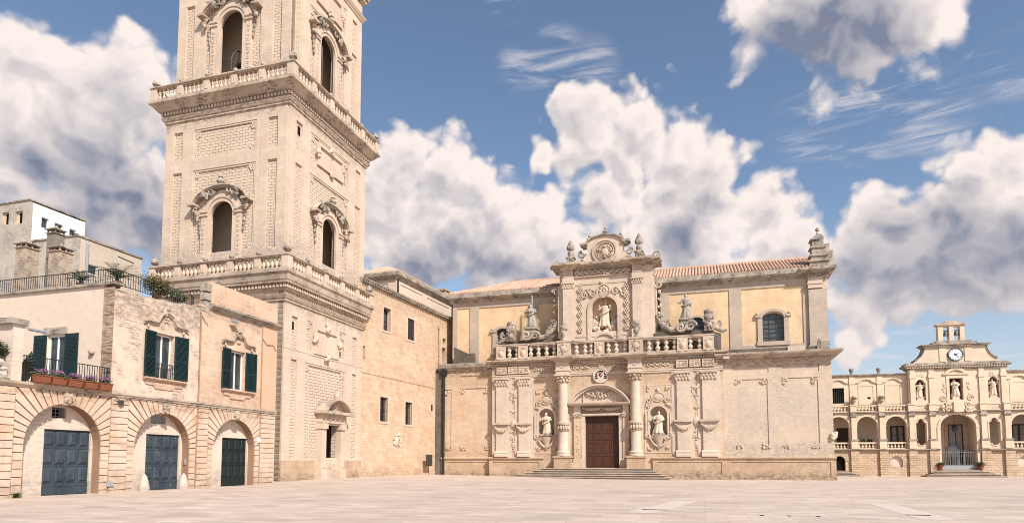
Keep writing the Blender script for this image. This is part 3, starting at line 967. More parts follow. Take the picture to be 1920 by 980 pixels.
def panelled_door(name, parent, a0, a1, d, z0, z1, mat, rows, cols, plank=.42):
    m = MB()
    m.box(a0, a1, d, d + .08, z0, z1)
    m.box((a0 + a1) / 2 - .012, (a0 + a1) / 2 + .012, d - .012, d, z0, z1)
    if plank:
        k = int((a1 - a0) / .13)
        for i in range(k):
            x = a0 + (a1 - a0) * i / k
            m.box(x + .008, x + (a1 - a0) / k - .008, d - .022, d, z0, z0 + plank)
        m.box(a0, a1, d - .04, d, z0 + plank, z0 + plank + .07)
    zb = z0 + (plank + .1 if plank else .05)
    ch = (z1 - zb) / rows; cw = (a1 - a0) / cols
    for r in range(rows):
        m.box(a0, a1, d - .018, d, zb + r * ch - .03, zb + r * ch + .03)
        for c in range(cols):
            x0, x1, y0, y1 = a0 + c * cw + .09, a0 + (c + 1) * cw - .09, zb + r * ch + .12, zb + (r + 1) * ch - .10
            m.box(x0 - .035, x1 + .035, d - .02, d, y0 - .035, y1 + .035)
            v = [(x0, d - .021, y0), (x1, d - .021, y0), (x1, d - .021, y1), (x0, d - .021, y1)]
            b = .07
            w = [(x0 + b, d - .075, y0 + b), (x1 - b, d - .075, y0 + b), (x1 - b, d - .075, y1 - b), (x0 + b, d - .075, y1 - b)]
            m.add(v + w, [(0, 1, 5, 4), (1, 2, 6, 5), (2, 3, 7, 6), (3, 0, 4, 7), (4, 5, 6, 7)])
    return m.build(name, mat, parent)


def casement(parent, a0, a1, d, z0, z1, bars=1, frame='white_paint', glass='glass', open_leaf=False):
    w = MB()
    t = .09
    w.panel(rect(a0, a1, z0, z1), d - .03, d + .06, [rect(a0 + t, (a0 + a1) / 2 - t * .5, z0 + t, z1 - t), rect((a0 + a1) / 2 + t * .5, a1 - t, z0 + t, z1 - t)])
    for i in range(bars):
        zz = z0 + (z1 - z0) * (i + 1) / (bars + 1)
        w.box(a0 + t, (a0 + a1) / 2 - t * .5, d - .02, d + .03, zz - .02, zz + .02)
        w.box((a0 + a1) / 2 + t * .5, a1 - t, d - .02, d + .03, zz - .02, zz + .02)
    o = w.build('window', frame, parent)
    g = MB().box(a0 + .05, a1 - .05, d + .02, d + .03, z0 + .05, z1 - .05).build('pane', glass, o)
    return o


def bars_rail(parent, name, pts, z0, z1, pitch=.13, mat='iron', r=.012):
    """upright-bar railing along a polyline of (a, d)"""
    m = MB()
    for (a, b) in zip(pts[:-1], pts[1:]):
        A, B = Vector(a), Vector(b)
        n = max(1, int((B - A).length / pitch))
        for i in range(n + 1):
            p = A.lerp(B, i / n)
            m.box(p.x - r, p.x + r, p.y - r, p.y + r, z0, z1)
        t = (B - A).normalized(); q = Vector((-t.y, t.x)) * .022
        for za, zb in ((z1, z1 + .04), (z0 + .04, z0 + .065)):
            m.add([(A.x - q.x, A.y - q.y, za), (B.x - q.x, B.y - q.y, za), (B.x + q.x, B.y + q.y, za), (A.x + q.x, A.y + q.y, za),
                   (A.x - q.x, A.y - q.y, zb), (B.x - q.x, B.y - q.y, zb), (B.x + q.x, B.y + q.y, zb), (A.x + q.x, A.y + q.y, zb)],
                  [(0, 1, 5, 4), (1, 2, 6, 5), (2, 3, 7, 6), (3, 0, 4, 7), (4, 5, 6, 7), (3, 2, 1, 0)])
    return m.build(name, mat, parent)


def pediment(parent, c, w, z, rise):
    """moulded hood with a raised baroque middle"""
    m = MB()
    pts = [(-w / 2, 0), (-w * .42, .10), (-w * .30, .06), (-w * .20, .10), (-w * .12, rise * .62), (0, rise * .80), (w * .12, rise * .62), (w * .20, .10), (w * .30, .06), (w * .42, .10), (w / 2, 0)]
    for k, (off, dd, tt) in enumerate(((0, -.20, .09), (-.10, -.12, .08))):
        for (x0, z0), (x1, z1) in zip(pts[:-1], pts[1:]):
            m.add([(c + x0, dd, z + z0 + off), (c + x1, dd, z + z1 + off), (c + x1, .02, z + z1 + off), (c + x0, .02, z + z0 + off),
                   (c + x0, dd, z + z0 + off + tt), (c + x1, dd, z + z1 + off + tt), (c + x1, .02, z + z1 + off + tt), (c + x0, .02, z + z0 + off + tt)],
                  [(0, 1, 5, 4), (1, 2, 6, 5), (2, 3, 7, 6), (3, 0, 4, 7), (4, 5, 6, 7), (3, 2, 1, 0)])
    leaf_cluster(m, c, -.08, z + rise * .9, .5, .45, 10, .12, .1)
    leaf_cluster(m, c, -.04, z + rise * .35, .4, .4, 7, .09, .05)
    for sx in (-1, 1):
        m.ball(c + sx * w * .40, -.06, z - .18, .07, .07, .13)
    return m.build('window_hood', 'cornice_stone', parent, True)


def make_house():
    h = root('corner_house', FH, 'peach stucco house with three arched garage doors and dark green shutters', 'house')
    C = [-16.63, -10.43, -4.33]
    # structural walls behind the rusticated face
    m = MB()
    arches = [archp(c, 2.06, -.3, 2.5) for c in C]
    m.panel([(-26, -.5), (-.1, -.5), (-.1, 5.2), (-26, 5.2)], .03, .55, arches)
    m.box(-26, -.1, 9.6, 10, -.5, 5.2); m.box(-.5, -.1, .55, 9.6, -.5, 5.2)
    m.build('wall', 'joint_stone', h)
    f = MB()
    doors = [(-17.25, -14.68), (-11.12, -8.56), (-4.88, -2.36)]
    hl = [rect(a, b, -.3, 3.3) for a, b in doors] + [rect(-16.92, -16.15, 3.88, 4.4), rect(-10.86, -9.72, 3.93, 4.46)]
    f.panel(rect(-19.5, -1.6, -.4, 4.9), .55, .95, hl)
    f.build('infill_wall', 'infill_plaster', h)
    b = MB(); b.box(-19.5, -1.6, 1.6, 1.7, -.3, 5.1); b.box(-26, -.2, .96, 9.6, 5.0, 5.1)
    b.build('dark_interior', 'dark_void', h)
    for i, ((a0, a1), mt) in enumerate(zip(doors, ('blue_door', 'blue_door', 'door_green'))):
        o = panelled_door('garage_door', h, a0, a1, .68, .02, 3.3, mt, 3, 4)
        if i == 2:
            tag(o, 'dark green panelled garage door')
        elif i == 0:
            tag(o, 'wide weathered blue garage door below the flower boxes')
        else:
            tag(o, 'weathered blue garage door between two white guard stones')
    g = MB()
    for i in range(4):
        g.box(-16.92 + .77 * (i + .5) / 4 - .015, -16.92 + .77 * (i + .5) / 4 + .015, .66, .69, 3.88, 4.4)
    for i in range(3):
        g.box(-16.92, -16.15, .665, .685, 3.88 + .52 * (i + .5) / 3 - .015, 3.88 + .52 * (i + .5) / 3 + .015)
    g.build('vent_grille', 'pale_iron', h)
    MB().box(-10.86, -9.72, .8, .85, 3.93, 4.46).build('vent_grille', 'zinc', h)
    # rusticated blocks: piers, arch surrounds
    r = MB()

    def courses(a0, a1, z0, z1, ch=.365, gap=.036):
        n = max(1, round((z1 - z0) / ch)); c = (z1 - z0) / n
        for i in range(n):
            j = R(-.006, .006)
            r.box(a0 + R(0, .012), a1 - R(0, .012), -.05 + j, .05, z0 + i * c + gap / 2, z0 + (i + 1) * c - gap / 2)

    def fan(c, rad, spring, half, top, n):
        z = spring
        ang = [pi * i / n for i in range(n + 1)]

        def hit(t):
            x, y = cos(t), sin(t)
            k = 1e9
            if abs(x) > 1e-6: k = min(k, half / abs(x))
            if y > 1e-6: k = min(k, (top - spring) / y)
            return (c + x * k, spring + y * k)
        tc = atan2(top - spring, half)
        for i in range(n):
            t0, t1 = ang[i] + .013, ang[i + 1] - .013
            o = [hit(t0)]
            for cn in (tc, pi - tc):
                if t0 < cn < t1:
                    o.append(hit(cn))
            o.append(hit(t1))
            inn = [(c + rad * cos(t), spring + rad * sin(t)) for t in (t1, (t0 + t1) / 2, t0)]
            dep = -.05 + R(-.006, .006)
            r.panel(o + inn, dep, .05)
    for c in C:
        fan(c, 2.06, 2.5, 2.52, 5.16, 23)
        courses(c - 2.52, c - 2.06, -.2, 2.5); courses(c + 2.06, c + 2.52, -.2, 2.5)
    for a, b_ in ((-14.04, -12.97), (-7.75, -6.88), (-1.72, -.12), (-26, -19.18)):
        courses(a, b_, -.2, 5.16)
    r.build('rusticated_face', 'rusticated_block', h)
    k = MB()
    for c in C:
        k.box(c - .2, c + .2, -.16, .02, 4.5, 5.1)
        leaf_cluster(k, c, -.18, 4.8, .4, .55, 12, .12, .12)
    k.build('keystone', 'cornice_stone', h, True)
    # belt course and string
    bl = MB()
    bl.sweep([(.02, 5.17), (-.06, 5.17), (-.10, 5.26), (-.2, 5.32), (-.22, 5.42), (.02, 5.46)], -26, -14.02)
    bl.sweep([(.02, 5.17), (-.05, 5.17), (-.08, 5.28), (-.13, 5.34), (-.13, 5.43), (.02, 5.47)], -14.02, .0)
    bl.build('belt_course', 'cornice_stone', h)
    # terrace floor and upper walls
    MB().box(-26, -14.13, .03, 9.6, 5.2, 5.40).build('terrace_floor', 'step_stone', h)
    w1 = (-11.27, -9.85, 6.55, 9.25); w2 = (-4.98, -3.49, 6.55, 9.27)
    u = MB()
    top = [(-7.85, 11.42), (-8.6, 11.34), (-9.3, 11.36), (-10.1, 11.22), (-10.9, 11.24), (-11.8, 11.1), (-12.5, 11.12), (-13.3, 10.98), (-14.13, 11.02)]
    u.panel([(-14.13, 5.4), (-7.85, 5.4)] + top, 0, .6, [rect(*w1)])
    u.build('upper_wall', 'house_eroded', h)
    v = MB()
    v.panel(rect(-7.85, -1.86, 5.4, 11.75), .02, .6, [rect(*w2)])
    v.box(-7.85, -.1, 9.5, 10, 5.4, 11.7); v.box(-.5, -.1, .6, 9.5, 5.4, 11.7); v.box(-14.1, -7.85, 9.5, 10, 5.4, 11)
    v.box(-7.85, -7.45, .6, 9.5, 11.0, 11.75)
    v.build('upper_wall', 'house_stucco', h)
    o = MB(); o.box(-1.86, -.1, -.03, .6, 5.47, 11.72)
    o.build('corner_pilaster', 'orange_stucco', h)
    ro = MB(); ro.box(-14.0, -7.5, .6, 9.5, 10.85, 11.0); ro.box(-7.4, -.3, .6, 9.5, 11.5, 11.7)
    ro.build('roof', 'step_stone', h)
    c = MB()
    c.sweep([(.02, 11.55), (-.08, 11.58), (-.14, 11.72), (-.34, 11.80), (-.36, 11.93), (.02, 12.0)], -7.05, .12)
    c.build('cornice', 'weathered_stone', h)
    p = MB(); p.box(-6.95, -.1, .03, .4, 11.98, 13.42); p.box(-.5, -.1, .4, 9.5, 11.75, 13.42)
    p.build('parapet', 'house_stucco', h)
    pe = MB()
    for zz in (11.6, 12.15, 12.75):
        pe.box(-7.45 + R(0, .1), -6.9, .01, .5, zz, zz + .46)
    pe.box(-8.0, -7.35, -.02, .5, 11.35, 11.62)
    pe.build('parapet_end', 'weathered_stone', h)
    # weathered coping on the eroded block
    cp = MB()
    for (x1, z1), (x0, z0) in zip(top[:-1], top[1:]):
        cp.box(x0, x1, .02, .58, min(z0, z1) + .0, min(z0, z1) + .10 + R(0, .05))
    cp.build('coping', 'weathered_stone', h)
    # upper windows
    for (a0, a1, z0, z1), hood in ((w1, 1.0), (w2, .78)):
        cz = casement(h, a0 + .02, a1 - .02, .30, z0 + .02, z1 - .02, 0)
        MB().box(a0 + .1, a1 - .1, .55, .58, z0, z1).build('curtain', 'curtain', h)
        ww = (a1 - a0) * .66
        louvre_leaf('shutter', h, (a0, -.02), -ww, z0 + .03, z1 + .02, radians(10))
        louvre_leaf('shutter', h, (a1, -.02), ww, z0 + .03, z1 + .02, radians(-10))
        cc = (a0 + a1) / 2
        s = MB()
        s.sweep([(.02, z0 - .18), (-.12, z0 - .16), (-.24, z0 - .08), (-.24, z0), (.02, z0 + .01)], cc - 1.55, cc + 1.55)
        s.panel([(cc - 1.35, z0 - .18), (cc - 1.35, z0 - .40), (cc - .8, z0 - .44), (cc - .65, z0 - .62), (cc + .65, z0 - .62), (cc + .8, z0 - .44), (cc + 1.35, z0 - .40), (cc + 1.35, z0 - .18)], -.06, .02)
        s.build('window_sill', 'house_stucco', h)
        pediment(h, cc, 3.3, 9.72, hood)
    bars_rail(h, 'window_rail', [(w1[0] + .02, .06), (w1[1] - .02, .06)], 6.56, 7.45, .12)
    # set-back pink wall over the terrace
    f2 = lambda s, d, z: (-14.13 + d, s, z)
    pw = MB(f2)
    pw.panel(rect(.75, 10, 5.4, 11.35), 0, .4, [rect(3.38, 4.72, 5.45, 8.78)])
    pw.build('set_back_wall', 'pink_plaster', h)
    q = MB(f2); q.box(.6, .76, -.012, .3, 5.4, 11.2)
    z = 5.46
    while z < 11.0:
        q.box(0.0, .75, -.02 - R(0, .01), .0, z, z + .5); z += .53
    q.build('corner_quoin', 'quoin_stone', h)
    q = MB(f2); q.box(-.12, 10, -.14, .5, 11.35, 11.5)
    q.build('coping', 'weathered_stone', h)
    fd = MB(f2)
    fd.panel(rect(3.38, 4.72, 5.45, 8.78), .12, .2, [rect(3.48, 4.0, 5.6, 8.68), rect(4.1, 4.62, 5.6, 8.68)])
    fo = fd.build('french_door', 'white_paint', h)
    MB(f2).box(3.45, 4.65, .17, .18, 5.5, 8.7).build('pane', 'glass', fo)
    MB(f2).box(3.0, 5.2, .5, .55, 5.4, 9).build('curtain', 'curtain', h)
    MB(f2).box(3.25, 5.0, -.05, .02, 8.80, 9.2).build('lintel', 'weathered_stone', h)
    for hinge, w in ((3.36, -.95), (4.74, .95)):
        sgn = 1 if w > 0 else -1
        s = MB(f2)
        s.box(min(hinge, hinge + w), max(hinge, hinge + w), -.06, -.015, 5.5, 8.8)
        z = 5.7
        while z < 8.6:
            s.box(min(hinge + sgn * .1, hinge + w - sgn * .1), max(hinge + sgn * .1, hinge + w - sgn * .1), -.075, -.055, z, z + .035); z += .075
        s.build('shutter', 'shutter_green', h)
    s = MB(f2); s.ball(1.35, -.1, 7.66, .18, .14, .16); s.build('wall_lamp', 'quoin_stone', h, True)
    # pier at the front of the terrace
    pi_ = MB(); pi_.box(-19.38, -18.9, .03, 3.2, 5.4, 8.1)
    pi_.build('terrace_pier', 'infill_plaster', h)
    MB().box(-19.6, -18.75, -.1, 3.4, 8.1, 8.36).build('pier_cap', 'weathered_stone', h)
    fl = MB(); fl.tube([(-18.95, .1, 8.0), (-18.8, -.05, 8.02), (-18.55, -.22, 8.0)], .03)
    fl.box(-18.85, -18.0, -.34, -.1, 7.9, 7.98); fl.box(-18.8, -18.05, -.32, -.12, 7.87, 7.9)
    fl.build('floodlight', 'zinc', h)
    fl = MB(); fl.tube([(-5.0, .0, 11.4), (-5.0, -.25, 11.3)], .025); fl.box(-5.35, -4.75, -.5, -.2, 11.12, 11.22)
    fl.build('floodlight', 'zinc', h)
    fl = MB(); fl.cbox(-13.55, -.1, 4.78, .28, .2, .22, .3); fl.build('floodlight', 'iron', h)
    # drain pipes and wires in the joints
    d = MB()
    for a, z0, z1 in ((-1.80, 0, 11.6), (-7.82, 5.5, 11.2)):
        d.tube([(a, -.05, z0), (a, -.05, z1)], .045, 8)
    d.build('drainpipe', 'joint_stone', h)
    wi = MB()
    wi.tube([(-14.05, -.24, 5.2), (-13.6, -.12, 5.0), (-12.9, -.12, 5.22), (-8, -.14, 5.16), (-.2, -.14, 5.16)], .018)
    wi.tube([(-7.9, -.03, 11.2), (-7.5, -.04, 10.7), (-7.2, -.04, 10.5)], .018)
    wi.tube([(-1.8, -.06, 10.6), (-1.3, -.07, 10.2), (-.6, -.07, 10.3), (-.2, -.07, 9.9)], .018)
    wi.build('cable', 'drain_black', h)
    bx = MB(); bx.box(-14.15, -13.75, -.12, -.03, .35, .6); bx.build('meter_box', 'zinc', h)
    bx = MB(); bx.box(-8.46, -8.28, .2, .3, 1.5, 1.85); bx.build('intercom', 'zinc', h)
    bx = MB(); bx.box(-2.1, -1.85, -.16, -.03, 3.05, 3.35); bx.build('meter_box', 'white_paint', h)
    # railings
    bars_rail(h, 'balcony_rail', [(-18.75, .9), (-18.75, -.02), (-14.28, -.02), (-14.28, .1)], 5.46, 6.68, .14, 'shutter_green')
    bars_rail(h, 'roof_rail', [(-14.0, 9), (-14.0, .35), (-8.2, .45), (-7.5, .9)], 11.45, 12.28, .17)
    return h


def make_house_things():
    for i, a in enumerate((-18.18, -17.36, -16.48, -15.62, -14.77)):
        pos = ('leftmost, beside the pleated fan', 'second from the left on the balcony', 'middle one on the balcony', 'fourth, second from the balcony end', 'rightmost, beside the stone quoin')[i]
        t = root('flower_box', FH, 'terracotta box of purple flowers, ' + pos, 'flower box', (a, -.32, 5.46), 'flower boxes along the balcony ledge')
        b = MB()
        w, d = .37, .15
        lo = [(-w * .92, -d * .8, 0), (w * .92, -d * .8, 0), (w * .92, d * .8, 0), (-w * .92, d * .8, 0)]
        hi = [(-w, -d, .34), (w, -d, .34), (w, d, .34), (-w, d, .34)]
        b.add(lo + hi, [(0, 1, 5, 4), (1, 2, 6, 5), (2, 3, 7, 6), (3, 0, 4, 7), (4, 5, 6, 7), (3, 2, 1, 0)])
        b.box(-w - .02, w + .02, -d - .02, d + .02, .31, .36)
        b.box(-w * .9, w * .9, -.1, .3, -.04, 0)
        b.build('box', 'terracotta_pot', t)
        leaves('leaf', 'foliage', t, 160, (w, d * 1.3, .14), .07, (0, 0, .42), seed=i)
        leaves('blossom', 'petals', t, 260, (w * .9, d * 1.4, .15), .055, (0, -.02, .54), seed=20 + i)
    # pleated fan-shaped screen
    t = root('pleated_screen', FH, 'dark pleated fan-shaped screen standing on the balcony end', 'screen', (-18.75, .25, 5.42))
    m = MB(); n = 13
    for i in range(n):
        a0, a1 = -.25 + pi * .55 * i / n * 1.5, -.25 + pi * .55 * (i + 1) / n * 1.5
        c = (0, 0, .95)
        q0 = (.62 * sin(a0), -.03, .95 - .95 * cos(a0)); q1 = (.62 * sin((a0 + a1) / 2), .05, .95 - .95 * cos((a0 + a1) / 2)); q2 = (.62 * sin(a1), -.03, .95 - .95 * cos(a1))
        m.add([c, q0, q1], [(0, 1, 2)]); m.add([c, q1, q2], [(0, 1, 2)])
    m.build('fan_pleat', 'sign_dark', t)
    # plants on the roof terrace
    def palm(loc, sc, label, seed):
        t = root('potted_palm', FH, label, 'potted palm', loc)
        p = MB(); p.lathe(0, 0, 0, [(.16, 0), (.24, .3), (.26, .3), (.26, .35), (.20, .35)], 14); p.build('pot', 'terracotta_pot', t, True)
        MB().lathe(0, 0, .33, [(.10, 0), (.11, .12), (.06, .2)], 10).build('trunk', 'dark_brown', t, True)
        rnd = random.Random(seed)
        m = MB()
        for k in range(26):
            a = 2 * pi * k / 26 * 1.9 + rnd.uniform(-.2, .2); el = rnd.uniform(.15, 1.2); L = sc * rnd.uniform(.75, 1.05)
            pts = []
            for i in range(8):
                s = i / 7
                rr = L * s * cos(el * (1 - .25 * s)); zz = .5 + L * s * sin(el) - .42 * L * s * s
                pts.append(Vector((rr * cos(a), rr * sin(a), zz)))
            m.tube([tuple(q) for q in pts], [.012 * (1.2 - i / 8) for i in range(8)], 4)
            side = Vector((-sin(a), cos(a), .0))
            for i in range(1, 8):
                for j in (0, .5):
                    if i == 7 and j: continue
                    c = pts[i].lerp(pts[min(i + 1, 7)], j)
                    tdir = (pts[i] - pts[i - 1]).normalized()
                    ln = .17 * sc * (1.1 - abs(i / 7 - .45))
                    for sg in (-1, 1):
                        e = c + side * sg * ln + tdir * ln * .6 + Vector((0, 0, .03))
                        m.add([tuple(c - tdir * .018), tuple(c + tdir * .018), tuple(e)], [(0, 1, 2)])
        m.build('frond', 'palm_leaf', t)
    palm((-13.35, .75, 11.42), 1.6, 'large cycad palm in a pot at the roof terrace corner', 1)
    palm((-13.6, 3.1, 11.42), 1.0, 'small cycad palm in a pot left of the large one', 2)
    t = root('potted_bush', FH, 'straggly olive-brown bush by the roof terrace railing', 'bush', (-10.6, .75, 11.35))
    MB().lathe(0, 0, 0, [(.2, 0), (.27, .3), (.29, .34), (.2, .34)], 14).build('pot', 'terracotta_pot', t, True)
    leaves('leaf', 'dry_foliage', t, 1700, (1.1, .5, .58), .09, (0, 0, .92), seed=5)
    leaves('shoot', 'orange_foliage', t, 420, (1.0, .45, .5), .085, (0, 0, 1.12), seed=6)
    t = root('potted_bush', FH, 'white-flowering green bush in a red pot on the roof edge', 'bush', (-8.95, .8, 11.3))
    MB().lathe(0, 0, 0, [(.18, 0), (.24, .28), (.26, .32), (.18, .32)], 14).build('pot', 'terracotta_pot', t, True)
    leaves('leaf', 'foliage', t, 900, (.75, .45, .42), .085, (0, 0, .68), seed=8)
    leaves('blossom', 'white_petals', t, 60, (.4, .3, .3), .07, (0, 0, .78), seed=9)
    t = root('terrace_bush', FH, 'orange-tipped bush growing on rubble at the terrace edge', 'bush', (-19.75, .5, 6.3))
    leaves('leaf', 'dark_foliage', t, 700, (.35, .4, .38), .08, (0, 0, .55), seed=11)
    leaves('shoot', 'orange_foliage', t, 160, (.33, .38, .36), .07, (0, 0, .6), seed=12)
    t = root('rubble_planter', FH, 'rough grey rubble planter below the orange-tipped bush', 'planter', (-20.1, .45, 5.40))
    m = MB()
    for k in range(46):
        m.ball(R(-.9, .62), R(-.35, .45), R(.05, .85), R(.12, .26), R(.12, .24), R(.1, .2), 6, 4)
    m.build('stone', 'grey_render', t)
    # guard stones either side of the middle door
    for a, lab in ((-11.45, 'pale stone wheel guard left of the middle blue door'), (-8.5, 'pale stone wheel guard right of the middle blue door')):
        t = tag(MB().lathe(0, 0, 0, [(.33, 0), (.32, .25), (.25, .55), (.15, .85), (.05, .98)], 14, 1.0, .8).build('guard_stone', 'infill_plaster', None, True), lab, 'guard stone', 'guard stones by the middle door')
        t.location = FH.at(a, .22, -.02); t.rotation_euler = (0, 0, FH.a)
    t = root('weed_tuft', FH, 'small green weed growing at the foot of the rusticated wall', 'weed', (-18.95, -.18, 0))
    leaves('leaf', 'foliage', t, 130, (.22, .12, .14), .06, (0, 0, .12), seed=31)


make_house()
make_house_things()


# ------------------------------------------------------------------ roofs beyond the corner house
def make_rooftop_buildings():
    fb = Frame(-48.9, 64, -16.5)
    b = root('white_building', fb, 'white plastered upper building with a grey weathered left face', 'building')
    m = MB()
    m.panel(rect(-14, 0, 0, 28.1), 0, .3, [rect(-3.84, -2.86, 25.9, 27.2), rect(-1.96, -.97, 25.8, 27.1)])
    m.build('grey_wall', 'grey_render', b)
    f = lambda s, d, z: (-d, s, z)
    m = MB(f)
    ws = [(1.24, 2.03, 25.75, 26.85), (2.65, 3.62, 25.9, 26.75), (4.32, 5.1, 25.95, 26.7)]
    m.panel(rect(.3, 6.1, 0, 27.95), 0, .3, [rect(*w) for w in ws])
    m.build('white_wall', 'white_render', b)
    for w in ws:
        o = MB(f).panel(rect(*w), .18, .24, [rect(w[0] + .07, w[1] - .07, w[2] + .07, w[3] - .07)]).build('window', 'white_paint', b)
        MB(f).box(w[0], w[1], .25, .28, w[2], w[3]).build('pane', 'glass', o)
    for w in ((-3.84, -2.86, 25.9, 27.2), (-1.96, -.97, 25.8, 27.1)):
        o = MB().panel(rect(*w), .2, .26, [rect(w[0] + .3, w[1] - .1, w[2] + .08, w[3] - .08)]).build('window', 'nave_yellow', b)
        MB().box(w[0], w[1], .27, .3, w[2], w[3]).build('pane', 'dark_void', o)
    m = MB(); m.ring(-14, 0, 0, 6.1, [(0, 28.1), (.12, 28.1), (.12, 28.22), (0, 28.24)]); m.build('coping', 'weathered_stone', b)
    m = MB(f); m.tube([(4.05, -.06, 24), (4.05, -.06, 27.3)], .05); m.box(5.6, 5.85, -.25, 0, 24, 27.9); m.build('flue_pipe', 'white_paint', b)
    m = MB(); m.box(-14, -.3, 6.0, 6.1, 0, 28); m.box(-14, -.05, .3, 6, 27.6, 28.0); m.build('back_wall', 'white_render', b)

    fg = Frame(-39.786, 58, -16.5)
    b = root('grey_building', fg, 'low cream and grey rendered building with a roof flue and chimneys', 'building')
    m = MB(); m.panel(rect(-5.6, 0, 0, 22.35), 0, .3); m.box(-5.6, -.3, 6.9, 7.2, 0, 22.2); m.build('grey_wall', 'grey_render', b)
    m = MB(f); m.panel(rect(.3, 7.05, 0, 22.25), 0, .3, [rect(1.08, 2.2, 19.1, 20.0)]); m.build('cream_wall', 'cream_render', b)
    o = MB(f).panel(rect(1.08, 2.2, 19.1, 20.0), .12, .2, [rect(1.18, 2.1, 19.2, 19.9)]).build('window', 'white_paint', b)
    MB(f).box(1.1, 2.18, .2, .23, 19.1, 20).build('pane', 'glass', o)
    m = MB(); m.ring(-5.6, 0, 0, 7.05, [(0, 22.25), (.1, 22.25), (.1, 22.4), (0, 22.42)]); m.build('coping', 'weathered_stone', b)
    m = MB(f); m.tube([(.93, -.12, 17), (.93, -.12, 21.75), (.93, .0, 21.95)], .13, 8); m.build('flue_pipe', 'zinc', b)
    m = MB(f); m.tube([(4.2, -.05, 18.5), (4.2, -.05, 20.9), (4.4, -.05, 21.0)], .04); m.tube([(4.25, -.05, 21.7), (6.1, -.05, 21.55)], .035); m.build('cable', 'zinc', b)
    m = MB(f); m.lathe(.1, .4, 22.4, [(.28, 0), (.28, .12), (.2, .14)], 10); m.build('roof_vent', 'sign_dark', b)

    def chimney(x0, x1, top, mat, label, y=52., cap=True):
        w = x1 - x0
        t = empty('chimney', ((x0 + x1) / 2, y, 0), radians(-16.5), label, 'chimney', 'chimneys behind the roof terrace')
        m = MB(); k = w / 2 * .82
        m.box(-k, k, -k, k, 8, top - .62); m.build('shaft', mat, t)
        m = MB()
        for sx in (-1, 1):
            for sy in (-1, 1):
                m.box(sx * k - .1 * sx, sx * k, sy * k - .1 * sy, sy * k, top - .62, top - .3)
        m.box(-.06, .06, -k, -k + .1, top - .62, top - .3); m.box(k - .1, k, -.06, .06, top - .62, top - .3)
        m.ring(-k, k, -k, k, [(0, top - .66), (.1, top - .63), (.1, top - .58), (0, top - .56)])
        m.build('smoke_opening', mat, t)
        m = MB(); m.ring(-k, k, -k, k, [(.14, top - .3), (.14, top - .22), (-k * .5, top - .05), (-k * .8, top)]); m.ball(0, 0, top + .04, .14, .14, .12)
        m.build('cap', 'weathered_stone', t)
    chimney(-40.4, -39.05, 19.6, 'chimney_stone', 'squat brick chimney with a peaked cap, leftmost of three')
    chimney(-37.98, -36.95, 20.84, 'chimney_grey', 'tall grey chimney, middle and highest of three')
    chimney(-37.25, -35.85, 19.1, 'chimney_stone', 'low two-tone chimney with wide side openings, rightmost of three', 51.4)


make_rooftop_buildings()

# ------------------------------------------------------------------ bell tower
def baluster_mesh(name, h, r, double=False):
    m = MB()
    if double:
        p = [(r * .8, 0), (r * .8, h * .06), (r * .5, h * .1), (r * .95, h * .22), (r * .95, h * .30), (r * .42, h * .46), (r * .42, h * .52), (r * .85, h * .64), (r * .85, h * .72), (r * .45, h * .86), (r * .8, h * .92), (r * .8, h)]
    else:
        p = [(r * .9, 0), (r * .9, h * .08), (r * .5, h * .12), (r * .75, h * .2), (r, h * .36), (r * .8, h * .5), (r * .42, h * .66), (r * .42, h * .8), (r * .65, h * .84), (r * .5, h * .9), (r * .85, h * .93), (r * .85, h)]
    m.lathe(0, 0, 0, p, 10)
    me_o = m.build(name, 'carved_stone', None, True)
    return me_o


def pinecone(m, x, y, z, s=1.):
    m.lathe(x, y, z, [(.26 * s, 0), (.26 * s, .10 * s), (.12 * s, .18 * s), (.20 * s, .26 * s), (.36 * s, .42 * s), (.34 * s, .62 * s), (.2 * s, .85 * s), (.05 * s, 1.0 * s)], 12)


def tower_face(t, f, c, half, z0, z1, spec, stone_mat='tower_stone', backfill=True):
    """one storey face: outer skin with sunk panels, block-jointed backing; spec holes are (a0,a1,z0,z1) offsets from c"""
    hol = [rect(c + a, c + b, p, q) for a, b, p, q in spec['panels']]
    op = spec.get('opening')
    skin = MB(f)
    skin.panel(rect(c - half, c + half, z0, z1), 0, .15, hol)
    skin.build('wall', stone_mat, t)
    back = MB(f)
    oh = [archp(c + op[0], op[1] + .3, op[2], op[3], op[4] + .3)] if op else []
    if spec.get('door'):
        oh = [rect(*spec['door'])]
    back.panel(rect(c - half + .0, c + half - .0, z0, z1), .15, .62, oh)
    back.build('sunk_panel', 'block_panel', t)
    # corner rosettes of the sunk panels
    ro = MB(f)
    for a, b, p, q in spec['panels']:
        if b - a > 3:
            for x in (c + a + .42, c + b - .42):
                for zz in (p + .42, q - .42):
                    rosette(ro, x, .1, zz, .34)
                    leaf_cluster(ro, x, .11, zz, .6, .6, 6, .12, .05)
    ro.build('corner_rosette', 'carved_stone', t, True)
    fr = MB(f)
    for a, b, p, q in spec['panels']:
        if b - a > 3:
            e = .16
            fr.panel(rect(c + a + .0, c + b, p, q), .05, .13, [rect(c + a + e, c + b - e, p + e, q - e)])
    fr.build('panel_moulding', stone_mat, t)
    if op:
        hood(t, f, c + op[0], op)


